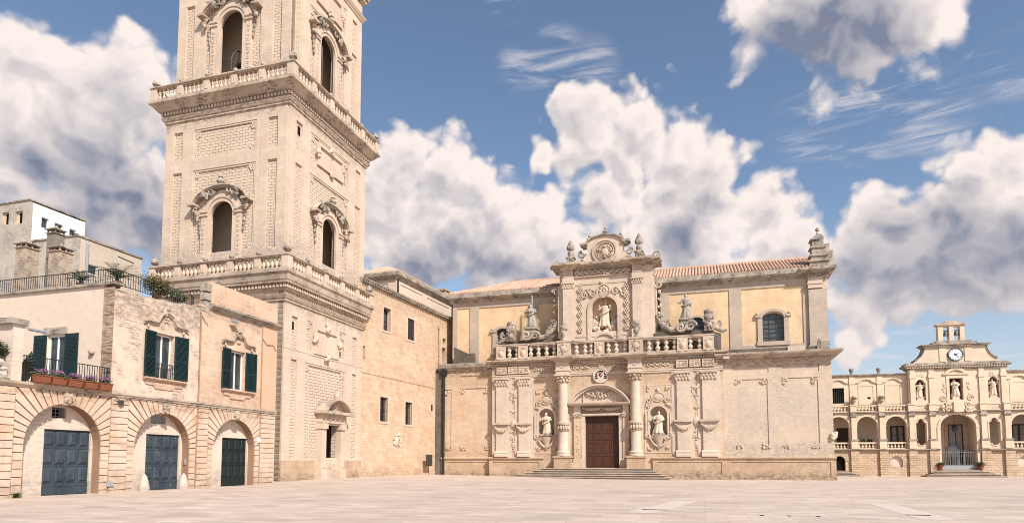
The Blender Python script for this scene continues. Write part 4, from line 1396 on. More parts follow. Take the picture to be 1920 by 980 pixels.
def hood(t, f, c, op):
    _, hw, zf, sp, rise = op
    m = MB(f)
    # jamb frame and archivolt
    m.box(c - hw - .34, c - hw, -.06, .18, zf, sp); m.box(c + hw, c + hw + .34, -.06, .18, zf, sp)
    m.arc(c, -.06, .18, sp, hw, hw + .34, 0, pi, 20, rise / hw)
    m.arc(c, -.14, .13, sp, hw + .30, hw + .62, 0, pi, 20, 1.0)
    m.arc(c, -.04, .13, sp, hw + .62, hw + .95, 0, pi, 20, 1.0)
    m.build('arch_surround', 'carved_stone', t)
    p = MB(f)
    for sx in (-1, 1):
        x = c + sx * (hw + .68)
        p.box(x - .30, x + .30, -.10, .13, zf, sp - .05)
        p.box(x - .40, x + .40, -.22, .13, sp - .08, sp + .04); p.box(x - .36, x + .36, -.16, .13, sp + .04, sp + .22); p.box(x - .44, x + .44, -.26, .13, sp + .22, sp + .32)
        z = zf + .3
        while z < sp - .25:
            rosette(p, x, -.11, z, .2, 5, .06); z += .42
    p.build('carved_pilaster', 'carved_stone', t, True)
    h = MB(f)
    R0 = hw + 1.05
    pts = []
    for i in range(17):
        a = radians(168 - 156 * i / 16)
        pts.append((c + (R0 + .18) * cos(a) * 1.22, sp + .55 + (R0 + .18) * sin(a) * .78))
    for (x0, q0), (x1, q1) in zip(pts[:-1], pts[1:]):
        for dd, off, tt in ((-.5, 0, .11), (-.36, -.11, .11)):
            h.add([(x0, dd, q0 + off), (x1, dd, q1 + off), (x1, .1, q1 + off), (x0, .1, q0 + off), (x0, dd, q0 + off + tt), (x1, dd, q1 + off + tt), (x1, .1, q1 + off + tt), (x0, .1, q0 + off + tt)],
                  [(0, 1, 5, 4), (1, 2, 6, 5), (2, 3, 7, 6), (3, 0, 4, 7), (4, 5, 6, 7), (3, 2, 1, 0)])
    for sx in (-1, 1):
        h.box(c + sx * (R0 * 1.28) - .35, c + sx * (R0 * 1.28) + .35, -.7, .1, sp + .82, sp + 1.02)
        leaf_cluster(h, c + sx * (R0 * 1.18), -.3, sp + .35, .55, .9, 10, .16, .14)
    h.build('arch_hood', 'cornice_stone', t)
    o = MB(f)
    o.lathe(c, -.3, sp + rise + 1.25, [(.22, 0), (.16, .12), (.34, .36), (.3, .56), (.12, .7), (.22, .8), (.05, 1.0)], 10)
    for sx in (-1, 1):
        o.spiral(c + sx * .95, -.28, sp + rise + .85, .38, 1.3, .11, sx, 0)
        o.ball(c + sx * 1.75, -.3, sp + rise + .75, .28, .22, .42)
        leaf_cluster(o, c + sx * 1.6, -.3, sp + rise + .5, .8, .5, 9, .16, .14)
        z = sp - .3
        for k in range(4):
            o.ball(c + sx * (hw + 1.25 - .05 * k), -.02, z - k * .42, .16 - .02 * k, .1, .22, 6, 5)
    o.build('hood_ornament', 'weathered_stone', t, True)


def balustrade(t, x0, x1, y0, y1, z, h, bal, ball_r=.22):
    """balustrade round a rectangular balcony; balusters only on the two open sides"""
    m = MB()
    pw = .62
    m.ring(x0, x1, y0, y1, [(.02, z), (.02, z + .16), (-.05, z + .2), (-.5, z + .2), (-.5, z)])
    m.ring(x0, x1, y0, y1, [(-.5, z + h - .2), (.03, z + h - .2), (.08, z + h - .1), (.08, z + h), (-.5, z + h)])
    # hollow the rings: simple inner frames keep the walkway open below the rail
    me = MB()
    top = z + h

    def run(f, L, front):
        n = 5
        gap = (L - pw * (n + 1)) / n
        for i in range(n + 1):
            a = i * (gap + pw)
            if 0 < i < n:
                me.box(*box_from(f, a, a + pw, .02, .46), z + .16, top - .18)
                me.box(*box_from(f, a + .12, a + pw - .12, -.02, .02), z + .34, top - .34)
                if front:
                    finials.append((f(a + pw / 2, .24, 0)[:2], 'ball'))
            if i < n and front:
                k = 5
                for j in range(k):
                    aa = a + pw + gap * (j + .5) / k
                    p = f(aa, .24, 0)
                    spots.append((p[0], p[1]))

    def box_from(f, a0, a1, d0, d1):
        p, q = f(a0, d0, 0), f(a1, d1, 0)
        return (min(p[0], q[0]), max(p[0], q[0]), min(p[1], q[1]), max(p[1], q[1]))
    finials = []; spots = []
    run(lambda a, d, zz: (x0 + a, y0 + d, zz), x1 - x0, True)
    run(lambda a, d, zz: (x1 - d, y0 + a, zz), y1 - y0, True)
    run(lambda a, d, zz: (x0 + a, y1 - d, zz), x1 - x0, False)
    run(lambda a, d, zz: (x0 + d, y0 + a, zz), y1 - y0, False)
    for cx in (x0, x1 - pw):
        for cy in (y0, y1 - pw):
            me.box(cx - .01, cx + pw + .01, cy - .01, cy + pw + .01, z + .16, top - .18)
    # rails as frames
    rails = MB()
    for za, zb, o in ((z, z + .18, .03), (top - .2, top - .1, .02), (top - .1, top, .09)):
        rails.box(x0 - o, x1 + o, y0 - o, y0 + .46 + o, za, zb); rails.box(x0 - o, x1 + o, y1 - .46 - o, y1 + o, za, zb)
        rails.box(x0 - o, x0 + .46 + o, y0 + .46 + o, y1 - .46 - o, za, zb); rails.box(x1 - .46 - o, x1 + o, y0 + .46 + o, y1 - .46 - o, za, zb)
    b = rails.build('balustrade', 'cornice_stone', t)
    me.build('pedestal', 'carved_stone', b)
    first = True
    for (x, y) in spots:
        if first:
            bal.parent = b; bal.location = (x, y, z + .18); first = False; src = bal
        else:
            clone(src, b, (x, y, z + .18))
    for (p, kind) in finials:
        q = MB(); q.lathe(p[0], p[1], top, [(.14, 0), (.10, .08)], 8); q.ball(p[0], p[1], top + .08 + ball_r * .85, ball_r, ball_r, ball_r * .9, 12, 8)
        q.build('finial', 'weathered_stone', b, True)
    for cx, cy in ((x0 + .3, y0 + .3), (x1 - .3, y0 + .3), (x1 - .3, y1 - .3)):
        q = MB(); pinecone(q, cx, cy, top, .95); q.build('finial', 'weathered_stone', b, True)


def storey_cornice(t, x0, x1, y0, y1, zm, zc0, zc1, over):
    m = MB()
    m.ring(x0, x1, y0, y1, [(.0, zm - .55), (.12, zm - .50), (.12, zm - .34), (.20, zm - .30), (.32, zm - .06), (.34, zm), (0, zm + .05)])
    m.build('string_moulding', 'tower_stone', t)
    d = MB()
    p = .34
    zb = zc0 + (zc1 - zc0) * .12
    for f, L in ((lambda a, dd, z: (x0 + a, y0 + dd, z), x1 - x0), (lambda a, dd, z: (x1 - dd, y0 + a, z), y1 - y0)):
        k = MB(f); dentils(k, -.35, L + .35, -.38, -.1, zb, zb + .26, p); d.v, d.fc = d.v + k.v, d.fc + [tuple(i + len(d.v) for i in q) for q in k.fc]
    d.build('dentil_course', 'carved_stone', t)
    c = MB()
    h = zc1 - zc0
    c.ring(x0, x1, y0, y1, [(0, zc0 - .05), (.14, zc0), (.18, zc0 + h * .1), (.20, zb + .30), (.52, zb + .34), (.56, zc0 + h * .45), (.62, zc0 + h * .5), (over * .82, zc0 + h * .78), (over, zc1 - .16), (over, zc1), (over - .1, zc1 + .02)])
    c.build('cornice', 'cornice_stone', t)


def make_tower():
    t = root('bell_tower', FT, 'tall square stone bell tower in stepped storeys with two balconies', 'bell tower')
    st = lambda z0, z1: [(-5.3, -4.48, z0, z1), (4.48, 5.3, z0, z1)]
    # storey 1: body x -12.7..0, y 0..12.7
    fr1 = lambda s, d, z: (-d, s, z)
    spec = {'panels': st(1.9, 10.25) + st(11.15, 13.9) + [(-3.3, 3.25, 1.85, 10.25), (-3.3, 3.25, 11.3, 13.95)], 'door': (5.93, 8.33, .45, 4.98)}
    # skin with sunk panels (the face starts beyond the corner strip)
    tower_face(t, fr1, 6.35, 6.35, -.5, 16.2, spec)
    m = MB()
    m.box(-13.0, -.14, .0, .4, -.5, 16.2); m.box(-13.0, -12.6, .4, 12.3, -.5, 16.2); m.box(-12.6, -.14, 12.3, 12.7, -.5, 16.2)
    m.build('wall', 'tower_stone', t)
    pl = MB(fr1); pl.panel([(-.06, -.5), (4.7, -.5), (4.7, 1.0), (4.6, 1.0), (4.6, 1.75), (-.06, 1.75)], -.06, .0); pl.panel([(8.7, -.5), (12.76, -.5), (12.76, 1.75), (8.75, 1.75), (8.75, 1.0), (8.7, 1.0)], -.06, .0)
    pl.build('plinth', 'plinth_stone', t)
    sl = MB(fr1); sl.box(0.0, 12.7, -.03, .0, 11.02, 11.12); sl.box(.98, 1.42, .1, .16, 12.6, 13.5); sl.build('string_line', 'tower_stone', t)
    wv = MB(fr1); wv.box(1.06, 1.44, .09, .14, 12.75, 13.45); wv.build('slit_window', 'dark_void', t)
    # framed tablet
    tb = MB(fr1)
    tb.panel(rect(4.2, 8.2, 11.2, 13.75), -.14, .13, [rect(4.6, 7.8, 11.6, 13.35)])
    tb.panel(rect(4.0, 8.4, 11.0, 13.95), -.05, .13, [rect(4.2, 8.2, 11.2, 13.75)])
    tb.box(4.6, 7.8, .0, .13, 11.6, 13.35)
    tb.build('tablet_frame', 'carved_stone', t)
    o = MB(fr1)
    for a, z in ((6.2, 13.75), (6.2, 11.05), (4.25, 12.5), (8.2, 12.5)):
        leaf_cluster(o, a, -.22, z, .75, .85, 14, .17, .16); o.ball(a, -.3, z, .22, .2, .3)
    o.build('tablet_ornament', 'carved_stone', t, True)
    storey_cornice(t, -12.7, 0, 0, 12.7, 15.45, 15.85, 17.35, .85)
    # door case
    d = MB(fr1)
    for a0, a1 in ((5.2, 5.93), (8.33, 9.05)):
        d.box(a0, a1, -.42, .2, .9, 4.6)
        d.box(a0 - .12, a1 + .12, -.52, .2, -.4, .9); d.box(a0 - .1, a1 + .1, -.55, .2, 4.6, 5.1)
        d.box(a0 + .2, a1 - .2, -.48, -.4, 1.1, 4.4)
    d.box(5.93, 8.33, -.36, .2, 4.98, 5.15)
    d.box(5.1, 9.15, -.5, .2, 5.15, 5.95)
    for k in range(5):
        d.ball(5.55 + k * .79, -.52, 5.55, .24, .1, .26)
    d.build('door_case', 'carved_stone', t)
    d = MB(fr1)
    d.box(4.75, 9.5, -1.05, .15, 5.95, 6.2)
    d.arc(7.12, -1.05, .1, 5.55, 2.05, 2.35, radians(18), radians(162), 18, .82)
    d.panel([(7.12 + 2.05 * cos(radians(18 + 144 * i / 16)), 5.55 + .82 * 2.05 * sin(radians(18 + 144 * i / 16))) for i in range(17)], -.35, .1)
    d.ball(7.12, -.7, 7.6, .3, .3, .38); d.ball(5.9, -.6, 7.15, .2, .25, .3); d.ball(8.35, -.6, 7.15, .2, .25, .3)
    leaf_cluster(d, 7.12, -.4, 6.6, 1.8, .6, 12, .16, .1)
    d.build('door_pediment', 'cornice_stone', t, True)
    d = MB(fr1); d.box(5.9, 8.36, 1.9, 2.0, .3, 5.2); d.build('dark_interior', 'dark_void', t)
    d = MB(fr1)
    for i in range(4):
        d.box(6.0 + .02 * i, 8.26 - .02 * i, -.8 + .3 * i, 1.3, -.3, .13 + .15 * i)
    d.build('door_step', 'step_stone', t)
    MB(fr1).box(9.35, 9.6, -.03, .02, 2.55, 3.0).build('notice_plate', 'white_paint', t)
    bal = baluster_mesh('baluster', .92, .155)
    balustrade(t, -13.45, .75, -.75, 13.45, 17.36, 1.3, bal)
    # storey 2: x -13.15..-.2, y .2..13.15
    f2f = lambda s, d, z: (s, .2 + d, z)
    f2r = lambda s, d, z: (-.2 - d, s, z)
    sp2 = {'panels': [(-5.45, -4.5, 28.5, 31.1), (4.5, 5.45, 28.5, 31.1), (-5.45, -4.5, 19.65, 27.35), (4.5, 5.45, 19.65, 27.35), (-3.3, 3.3, 28.35, 31.12), (-3.3, 3.3, 19.6, 27.35)], 'opening': (-.02, 1.14, 17.38, 23.1, 1.12)}
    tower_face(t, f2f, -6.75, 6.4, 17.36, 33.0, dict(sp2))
    c2 = 6.68
    tower_face_right(t, f2r, c2, .33, 13.15, 17.36, 33.0, sp2)
    m = MB()
    m.box(-12.7, -.9, .9, 12.7, 32.4, 32.6)
    far_walls(m, -13.15, -.82, .82, 13.15, 17.36, 33, (1.03, 17.38, 23.15))
    m.build('wall', 'tower_stone', t)
    MB().box(-12.7, -1.6, 1.6, 12.7, 17.2, 17.35).build('room_floor', 'step_stone', t)
    # inner cross wall seen through the arches
    MB().box(-11.5, -3.1, 3.4, 11.5, 17.36, 32.4).build('inner_wall', 'room_plaster', t)
    tb = MB(f2r)
    tb.panel(rect(4.45, 8.77, 28.53, 30.7), -.16, .13, [rect(4.75, 8.47, 28.83, 30.4)])
    tb.box(4.75, 8.47, .02, .13, 28.83, 30.4)
    tb.build('tablet_frame', 'carved_stone', t)
    o = MB(f2r)
    for a, z in ((6.6, 30.6), (6.6, 28.5), (4.45, 29.6), (8.75, 29.6)):
        leaf_cluster(o, a, -.2, z, .6, .7, 12, .15, .14)
    o.build('tablet_ornament', 'carved_stone', t, True)
    MB(f2r).box(1.62, 1.95, .1, .15, 30.0, 30.75).build('slit_window', 'dark_void', t)
    storey_cornice(t, -13.15, -.2, .2, 13.15, 32.55, 32.55, 33.75, 1.1)
    bal2 = baluster_mesh('baluster', .98, .15, True)
    balustrade(t, -14.1, .8, -.75, 14.05, 33.76, 1.36, bal2)
    # storey 3
    f3f = lambda s, d, z: (s, .45 + d, z)
    f3r = lambda s, d, z: (-.5 - d, s, z)
    sp3 = {'panels': [(-5.1, -4.2, 36.3, 43.1), (4.2, 5.1, 36.3, 43.1), (-5.1, -4.2, 43.9, 46.7), (4.2, 5.1, 43.9, 46.7), (-3.05, 3.05, 36.0, 43.15), (-3.05, 3.05, 43.95, 46.75)], 'opening': (-.1, 1.2, 33.8, 40.6, 1.2)}
    tower_face(t, f3f, -6.5, 6.0, 33.76, 48.2, sp3)
    tower_face_right(t, f3r, 6.35, .58, 12.4, 33.76, 48.2, sp3)
    m = MB(); far_walls(m, -12.5, -1.12, 1.07, 12.4, 33.8, 50, (1.12, 33.9, 40.65)); m.box(-12.05, -1.2, 1.1, 12.0, 33.7, 33.8)
    m.box(-12.1, -1.9, 1.9, 12, 45.5, 45.7)
    m.build('wall', 'tower_stone', t)
    MB().box(-11.2, -3.2, 3.7, 11, 33.8, 45.5).build('inner_wall', 'room_plaster', t)
    tb = MB(f3r)
    tb.panel(rect(4.2, 8.5, 44.1, 46.6), -.16, .13, [rect(4.5, 8.2, 44.4, 46.3)])
    tb.box(4.5, 8.2, .02, .13, 44.4, 46.3); tb.build('tablet_frame', 'carved_stone', t)
    o = MB(f3r)
    for a, z in ((6.35, 44.15), (4.2, 45.3), (8.5, 45.3)):
        leaf_cluster(o, a, -.2, z, .6, .8, 14, .15, .14)
    o.build('tablet_ornament', 'carved_stone', t, True)
    storey_cornice(t, -12.5, -.5, .45, 12.4, 48.0, 49.4, 51.1, 1.25)
    m = MB(); m.box(-12.5, -.5, .45, 12.4, 47.9, 49.5); m.box(-12.4, -.6, .6, 12.3, 51, 56); m.build('wall', 'tower_stone', t)
    m = MB(f3r)
    for a in (5.35, 6.1):
        m.box(a - .03, a + .03, .5, .55, 36.9, 40.9)
    m.box(5.35, 6.1, .5, .55, 40.85, 40.92); m.build('opening_frame', 'pale_iron', t)
    # bell with its wheel, hung in the upper arch
    b = root('church_bell', FT, 'bronze bell with a spoked ringing wheel in the top tower arch', 'bell', (-6.2, 1.9, 36.6))
    m = MB(); m.lathe(.35, 0, -.35, [(.62, 0), (.60, .08), (.46, .35), (.36, .75), (.33, 1.0), (.2, 1.12), (.06, 1.15)], 18); m.build('bell_body', 'bronze', b, True)
    m = MB(); m.box(-.9, 1.6, -.12, .12, .85, 1.1); m.box(.2, .5, -.1, .1, 1.1, 1.55); m.build('headstock', 'dark_brown', b)
    w = MB()
    for i in range(32):
        a0, a1 = 2 * pi * i / 32, 2 * pi * (i + 1) / 32
        w.tube([(-.75 + .38 * cos(a0), .55 * cos(a0), 1.0 + 1.35 * sin(a0)), (-.75 + .38 * cos(a1), .55 * cos(a1), 1.0 + 1.35 * sin(a1))], .06, 6)
    for i in range(4):
        a0 = pi * i / 4
        w.tube([(-.75 + .38 * cos(a0), .55 * cos(a0), 1.0 + 1.35 * sin(a0)), (-.75 - .38 * cos(a0), -.55 * cos(a0), 1.0 - 1.35 * sin(a0))], .04, 6)
    w.build('wheel', 'iron', b)


def far_walls(m, x0, x1, y0, y1, z0, z1, op):
    """the two sides turned away, with the same arched openings"""
    hw, zf, sp = op
    q = MB(lambda s, d, z: (x0 + d, s, z)); c = (y0 + y1) / 2
    q.panel(rect(y0, y1, z0, z1), 0, .4, [archp(c, hw, zf, sp)])
    k = MB(lambda s, d, z: (s, y1 - d, z)); c = (x0 + x1) / 2
    k.panel(rect(x0 + .4, x1, z0, z1), 0, .4, [archp(c, hw, zf, sp)])
    for o in (q, k):
        n = len(m.v); m.v += o.v; m.fc += [tuple(i + n for i in f) for f in o.fc]


def tower_face_right(t, f, c, a0, a1, z0, z1, spec):
    hol = [rect(c + a, c + b, p, q) for a, b, p, q in spec['panels']]
    op = spec['opening']
    MB(f).panel(rect(a0, a1, z0, z1), 0, .15, hol).build('wall', 'tower_stone', t)
    MB(f).panel(rect(a0 + .44, a1, z0, z1), .15, .62, [archp(c + op[0], op[1] + .3, op[2], op[3], op[4] + .3)]).build('sunk_panel', 'block_panel', t)
    ro = MB(f); fr = MB(f)
    for a, b, p, q in spec['panels']:
        if b - a > 3:
            for x in (c + a + .42, c + b - .42):
                for zz in (p + .42, q - .42):
                    rosette(ro, x, .1, zz, .34); leaf_cluster(ro, x, .11, zz, .6, .6, 6, .12, .05)
            e = .16
            fr.panel(rect(c + a, c + b, p, q), .05, .13, [rect(c + a + e, c + b - e, p + e, q - e)])
    ro.build('corner_rosette', 'carved_stone', t, True)
    fr.build('panel_moulding', 'tower_stone', t)
    hood(t, f, c + op[0], op)


make_tower()


# ------------------------------------------------------------------ bishop's palace wing
def make_palace():
    v = root('palace_wing', FV, 'ochre stone palace wing between the bell tower and the cathedral', 'palace')
    W = [(3.63, 5.10, 15.7, 18.2), (8.78, 10.32, 15.62, 18.08), (3.25, 4.76, 5.9, 8.5), (8.44, 9.96, 5.85, 8.4), (.02, .42, 12.0, 13.4), (17.6, 18.5, 16.5, 17.3), (17.5, 18.5, 14.2, 16.1)]
    m = MB()
    m.panel(rect(-.6, 22.6, -.5, 20.05), 0, .7, [rect(*w) for w in W])
    m.build('wall', 'palace_stone', v)
    m = MB(); m.box(21.9, 22.6, .7, 12, -.5, 20.05); m.box(-.6, 22, 11.5, 12, -.5, 20); m.build('wall', 'palace_stone', v)
    m = MB(); m.box(21.95, 22.7, -.06, .3, 12.5, 20.0); m.build('corner_strip', 'quoin_stone', v)
    sl = MB(); sl.sweep([(.01, 10.62), (-.05, 10.64), (-.07, 10.76), (.01, 10.8)], -.5, 22.6); sl.box(-.5, 18, -.05, .01, -.5, .55); sl.build('string_course', 'palace_stone', v)
    c = MB()
    c.sweep([(.01, 19.85), (-.10, 19.88), (-.14, 20.02), (-.42, 20.10), (-.46, 20.28), (.7, 20.42), (.7, 19.9)], -.6, 23.0)
    dentils(c, -.6, 22.8, -.36, -.1, 19.9, 20.06, .42)
    c.build('cornice', 'weathered_stone', v)
    for i, (a0, a1, z0, z1) in enumerate(W):
        if i in (0, 1, 2, 3):
            fr = MB(); fr.panel(rect(a0 - .2, a1 + .2, z0 - .22, z1 + .2), -.06, .12, [rect(a0, a1, z0, z1)])
            fr.build('window_surround', 'cathedral_pale', v)
        if i == 0:
            o = MB().panel(rect(a0, a1, z0, z1), .42, .48, [rect(a0 + .1, a1 - .1, z0 + .1, z0 + 1.1), rect(a0 + .1, a1 - .1, z0 + 1.2, z1 - .1)]).build('window', 'dark_brown', v)
            MB().box(a0, a1, .49, .52, z0, z1).build('pane', 'glass', o)
        elif i == 1:
            s = MB(); s.box(a0, a1, .06, .1, z0, z1)
            z = z0 + .1
            while z < z1 - .1:
                s.box(a0 + .1, (a0 + a1) / 2 - .06, .035, .06, z, z + .05); s.box((a0 + a1) / 2 + .06, a1 - .1, .035, .06, z, z + .05); z += .11
            s.build('closed_shutter', 'sign_dark', v)
        else:
            o = MB().box(a0, a1, .5, .54, z0, z1).build('window', 'dark_void', v)
            if i in (2, 3):
                g = MB()
                z = z0 + .12
                while z < z1:
                    g.box(a0, a1, .2, .24, z, z + .05); z += .26
                for k in range(4):
                    x = a0 + (a1 - a0) * (k + .5) / 4; g.box(x - .02, x + .02, .19, .23, z0, z1)
                g.build('grille', 'iron', o)
    o = MB()
    o.ball(6.68, -.05, 4.0, .42, .16, .52, 12, 8)
    leaf_cluster(o, 6.68, -.06, 4.0, 1.5, 1.5, 26, .14, .12)
    o.box(6.1, 7.25, -.22, .02, 4.5, 4.62)
    for sx in (-1, 1):
        o.spiral(6.68 + sx * .55, -.08, 4.25, .26, 1.3, .07, sx, 0); o.spiral(6.68 + sx * .5, -.08, 3.6, .24, 1.3, .07, -sx, 0)
    o.build('coat_of_arms', 'carved_stone', v, True)
    p = MB(); p.tube([(16.35, -.12, 13.0), (16.35, -.12, 18.5)], .11, 8); p.build('drainpipe', 'quoin_stone', v)
    h = MB(); h.box(14.65, 15.0, -.01, .03, 7.8, 8.6); h.box(16.1, 16.6, -.01, .03, 9.2, 10.1); h.build('wall_vent', 'dark_void', v)
    l = MB(); l.tube([(16.9, 0, 13.7), (17.2, -.5, 13.8)], .05); l.box(16.9, 17.5, -.7, -.45, 13.6, 13.95); l.build('floodlight', 'zinc', v)
    MB().box(-.4, 22.3, .7, 11.6, 19.7, 20.0).build('roof_terrace', 'step_stone', v)
    # attic storey set back
    u = MB()
    u.panel(rect(9.55, 24.2, 19.9, 23.2), 2, 2.3, [rect(10.4, 15.9, 20.3, 22.6), rect(16.9, 23.4, 20.3, 22.6)])
    u.box(9.75, 24.0, 2.08, 2.25, 20.2, 22.7)
    u.build('attic_wall', 'palace_upper', v)
    g = lambda s, d, z: (9.55 + d, s, z)
    u = MB(g); u.panel(rect(2.3, 11, 19.9, 23.2), 0, .4, [rect(3.2, 10, 20.4, 22.6)]); u.box(3, 10.2, .08, .3, 20.2, 22.8); u.box(10.9, 11.3, .4, 14.5, 19.9, 23.2)
    u.build('attic_wall', 'palace_upper', v)
    c = MB(); c.ring(9.55, 24.2, 2, 11, [(0, 23.0), (.12, 23.05), (.2, 23.2), (.5, 23.42), (.55, 23.75), (.3, 23.95)])
    c.build('attic_cornice', 'weathered_stone', v)
    p = MB(); p.tube([(9.75, 1.9, 20.4), (9.75, 1.9, 23.1)], .1, 8); p.tube([(24.0, 1.8, 20.3), (24.0, 1.8, 23.2)], .1, 8); p.build('drainpipe', 'drain_black', v)
    r = MB()
    # hipped roof, tiles run down each slope
    ez, rz = 23.9, 26.9
    P = lambda x, y, z: (x, y, z)
    r.add([(9.4, 1.7, ez), (24.4, 1.7, ez), (24.4, 11.3, ez), (9.4, 11.3, ez), (14.6, 6.5, rz - .6), (19.5, 6.5, rz - .6)], [(0, 1, 5, 4), (1, 2, 5), (2, 3, 4, 5), (3, 0, 4)])
    n = 26
    for i in range(n):
        y = 1.9 + 9.2 * (i + .5) / n
        t = 1 - abs(y - 6.5) / 4.8
        r.tube([(9.35, y, ez + .06), (9.4 + 5.2 * t, y, ez + .06 + (rz - .6 - ez) * t)], .11, 6)
    for i in range(34):
        x = 9.7 + 14.4 * (i + .5) / 34
        t = min(1, (x - 9.4) / 5.2, (24.4 - x) / 4.9)
        r.tube([(x, 1.65, ez + .06), (x, 1.7 + 4.8 * t, ez + .06 + (rz - .6 - ez) * t)], .12, 6)
    r.build('tiled_roof', 'roof_tile', v)
    k = MB(); k.box(21.9, 23.6, 1.9, 3.2, 23.8, 24.75); k.box(21.7, 22.05, 1.8, 3.3, 24.75, 24.95); k.box(22.05, 24.0, 1.75, 3.4, 24.75, 24.92); k.build('roof_chimney', 'chimney_stone', v)
    # dark information panel on a post in front of the wall
    s = root('sign_board', FV, 'blank dark sign panel on a thin post beside the drainpipe', 'sign', (12.9, -.75, 0))
    MB().box(-.72, .72, -.04, .04, 1.12, 2.5).build('panel', 'sign_dark', s)
    MB().tube([(0, .05, -.2), (0, .05, 1.2)], .035, 8).build('post', 'iron', s)


make_palace()

# ------------------------------------------------------------------ cathedral side front
def shield(m, a, d, z, w, h):
    m.panel([(a - w / 2, z), (a - w * .30, z - h * .0), (a, z - h * .06), (a + w * .30, z), (a + w / 2, z), (a + w / 2, z + h), (a - w / 2, z + h)], d, d + .22)
    m.ball(a, d, z + h * .42, w * .34, .1, h * .3, 10, 6)
    m.ball(a, d - .04, z + h * .42, w * .2, .1, h * .2, 8, 5)
    leaf_cluster(m, a, d, z + h * .75, w * .7, h * .25, 6, .1, .08)


def urn(m, x, y, z, h, flame=True):
    r = h * .26
    m.lathe(x, y, z, [(r * .8, 0), (r * .8, h * .06), (r * .35, h * .12), (r * .45, h * .2), (r, h * .36), (r * 1.02, h * .46), (r * .7, h * .54), (r * .35, h * .60), (r * .62, h * .70), (r * .45, h * .84), (r * .08, h)], 12)
    for k in range(6):
        m.ball(x + r * .85 * cos(k * pi / 3), y + r * .85 * sin(k * pi / 3), z + h * .42, r * .25, r * .25, h * .1, 6, 4)


def niche(t, c, hw, z0, sp, d0, depth, mat='gallery_plaster'):
    m = MB()
    n = 12
    prof = []
    vs = []; fs = []
    rows = [z0, sp] + [sp + hw * sin(pi / 2 * k / 6) for k in range(1, 7)]
    for r, zz in enumerate(rows):
        k = 1. if r < 2 else cos(pi / 2 * (r - 1) / 6)
        for i in range(n + 1):
            a = pi * i / n
            vs.append((c + hw * k * cos(a), d0 + depth * k * sin(a), zz))
    for r in range(len(rows) - 1):
        for i in range(n):
            fs.append((r * (n + 1) + i, r * (n + 1) + i + 1, (r + 1) * (n + 1) + i + 1, (r + 1) * (n + 1) + i))
    m.add(vs, fs)
    m.box(c - hw, c + hw, d0, d0 + depth, z0 - .05, z0)
    return m.build('niche_shell', mat, t, True)


def steps(t, n, top, rise, base, grow, back):
    """pyramid steps: treads with a nosing over risers in a darker stone colour"""
    a0, a1, d = base
    tr, ri = MB(), MB()
    for k in range(n):
        z = top - rise * k
        x0, x1, y0 = a0 - grow[0] * k, a1 + grow[1] * k, d - grow[2] * k
        tr.box(x0 - .07, x1 + .07, y0 - .07, back, z - .075, z)
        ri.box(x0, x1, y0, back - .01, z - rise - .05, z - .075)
    o = tr.build('entrance_step', 'step_stone', t)
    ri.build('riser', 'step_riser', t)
    return o


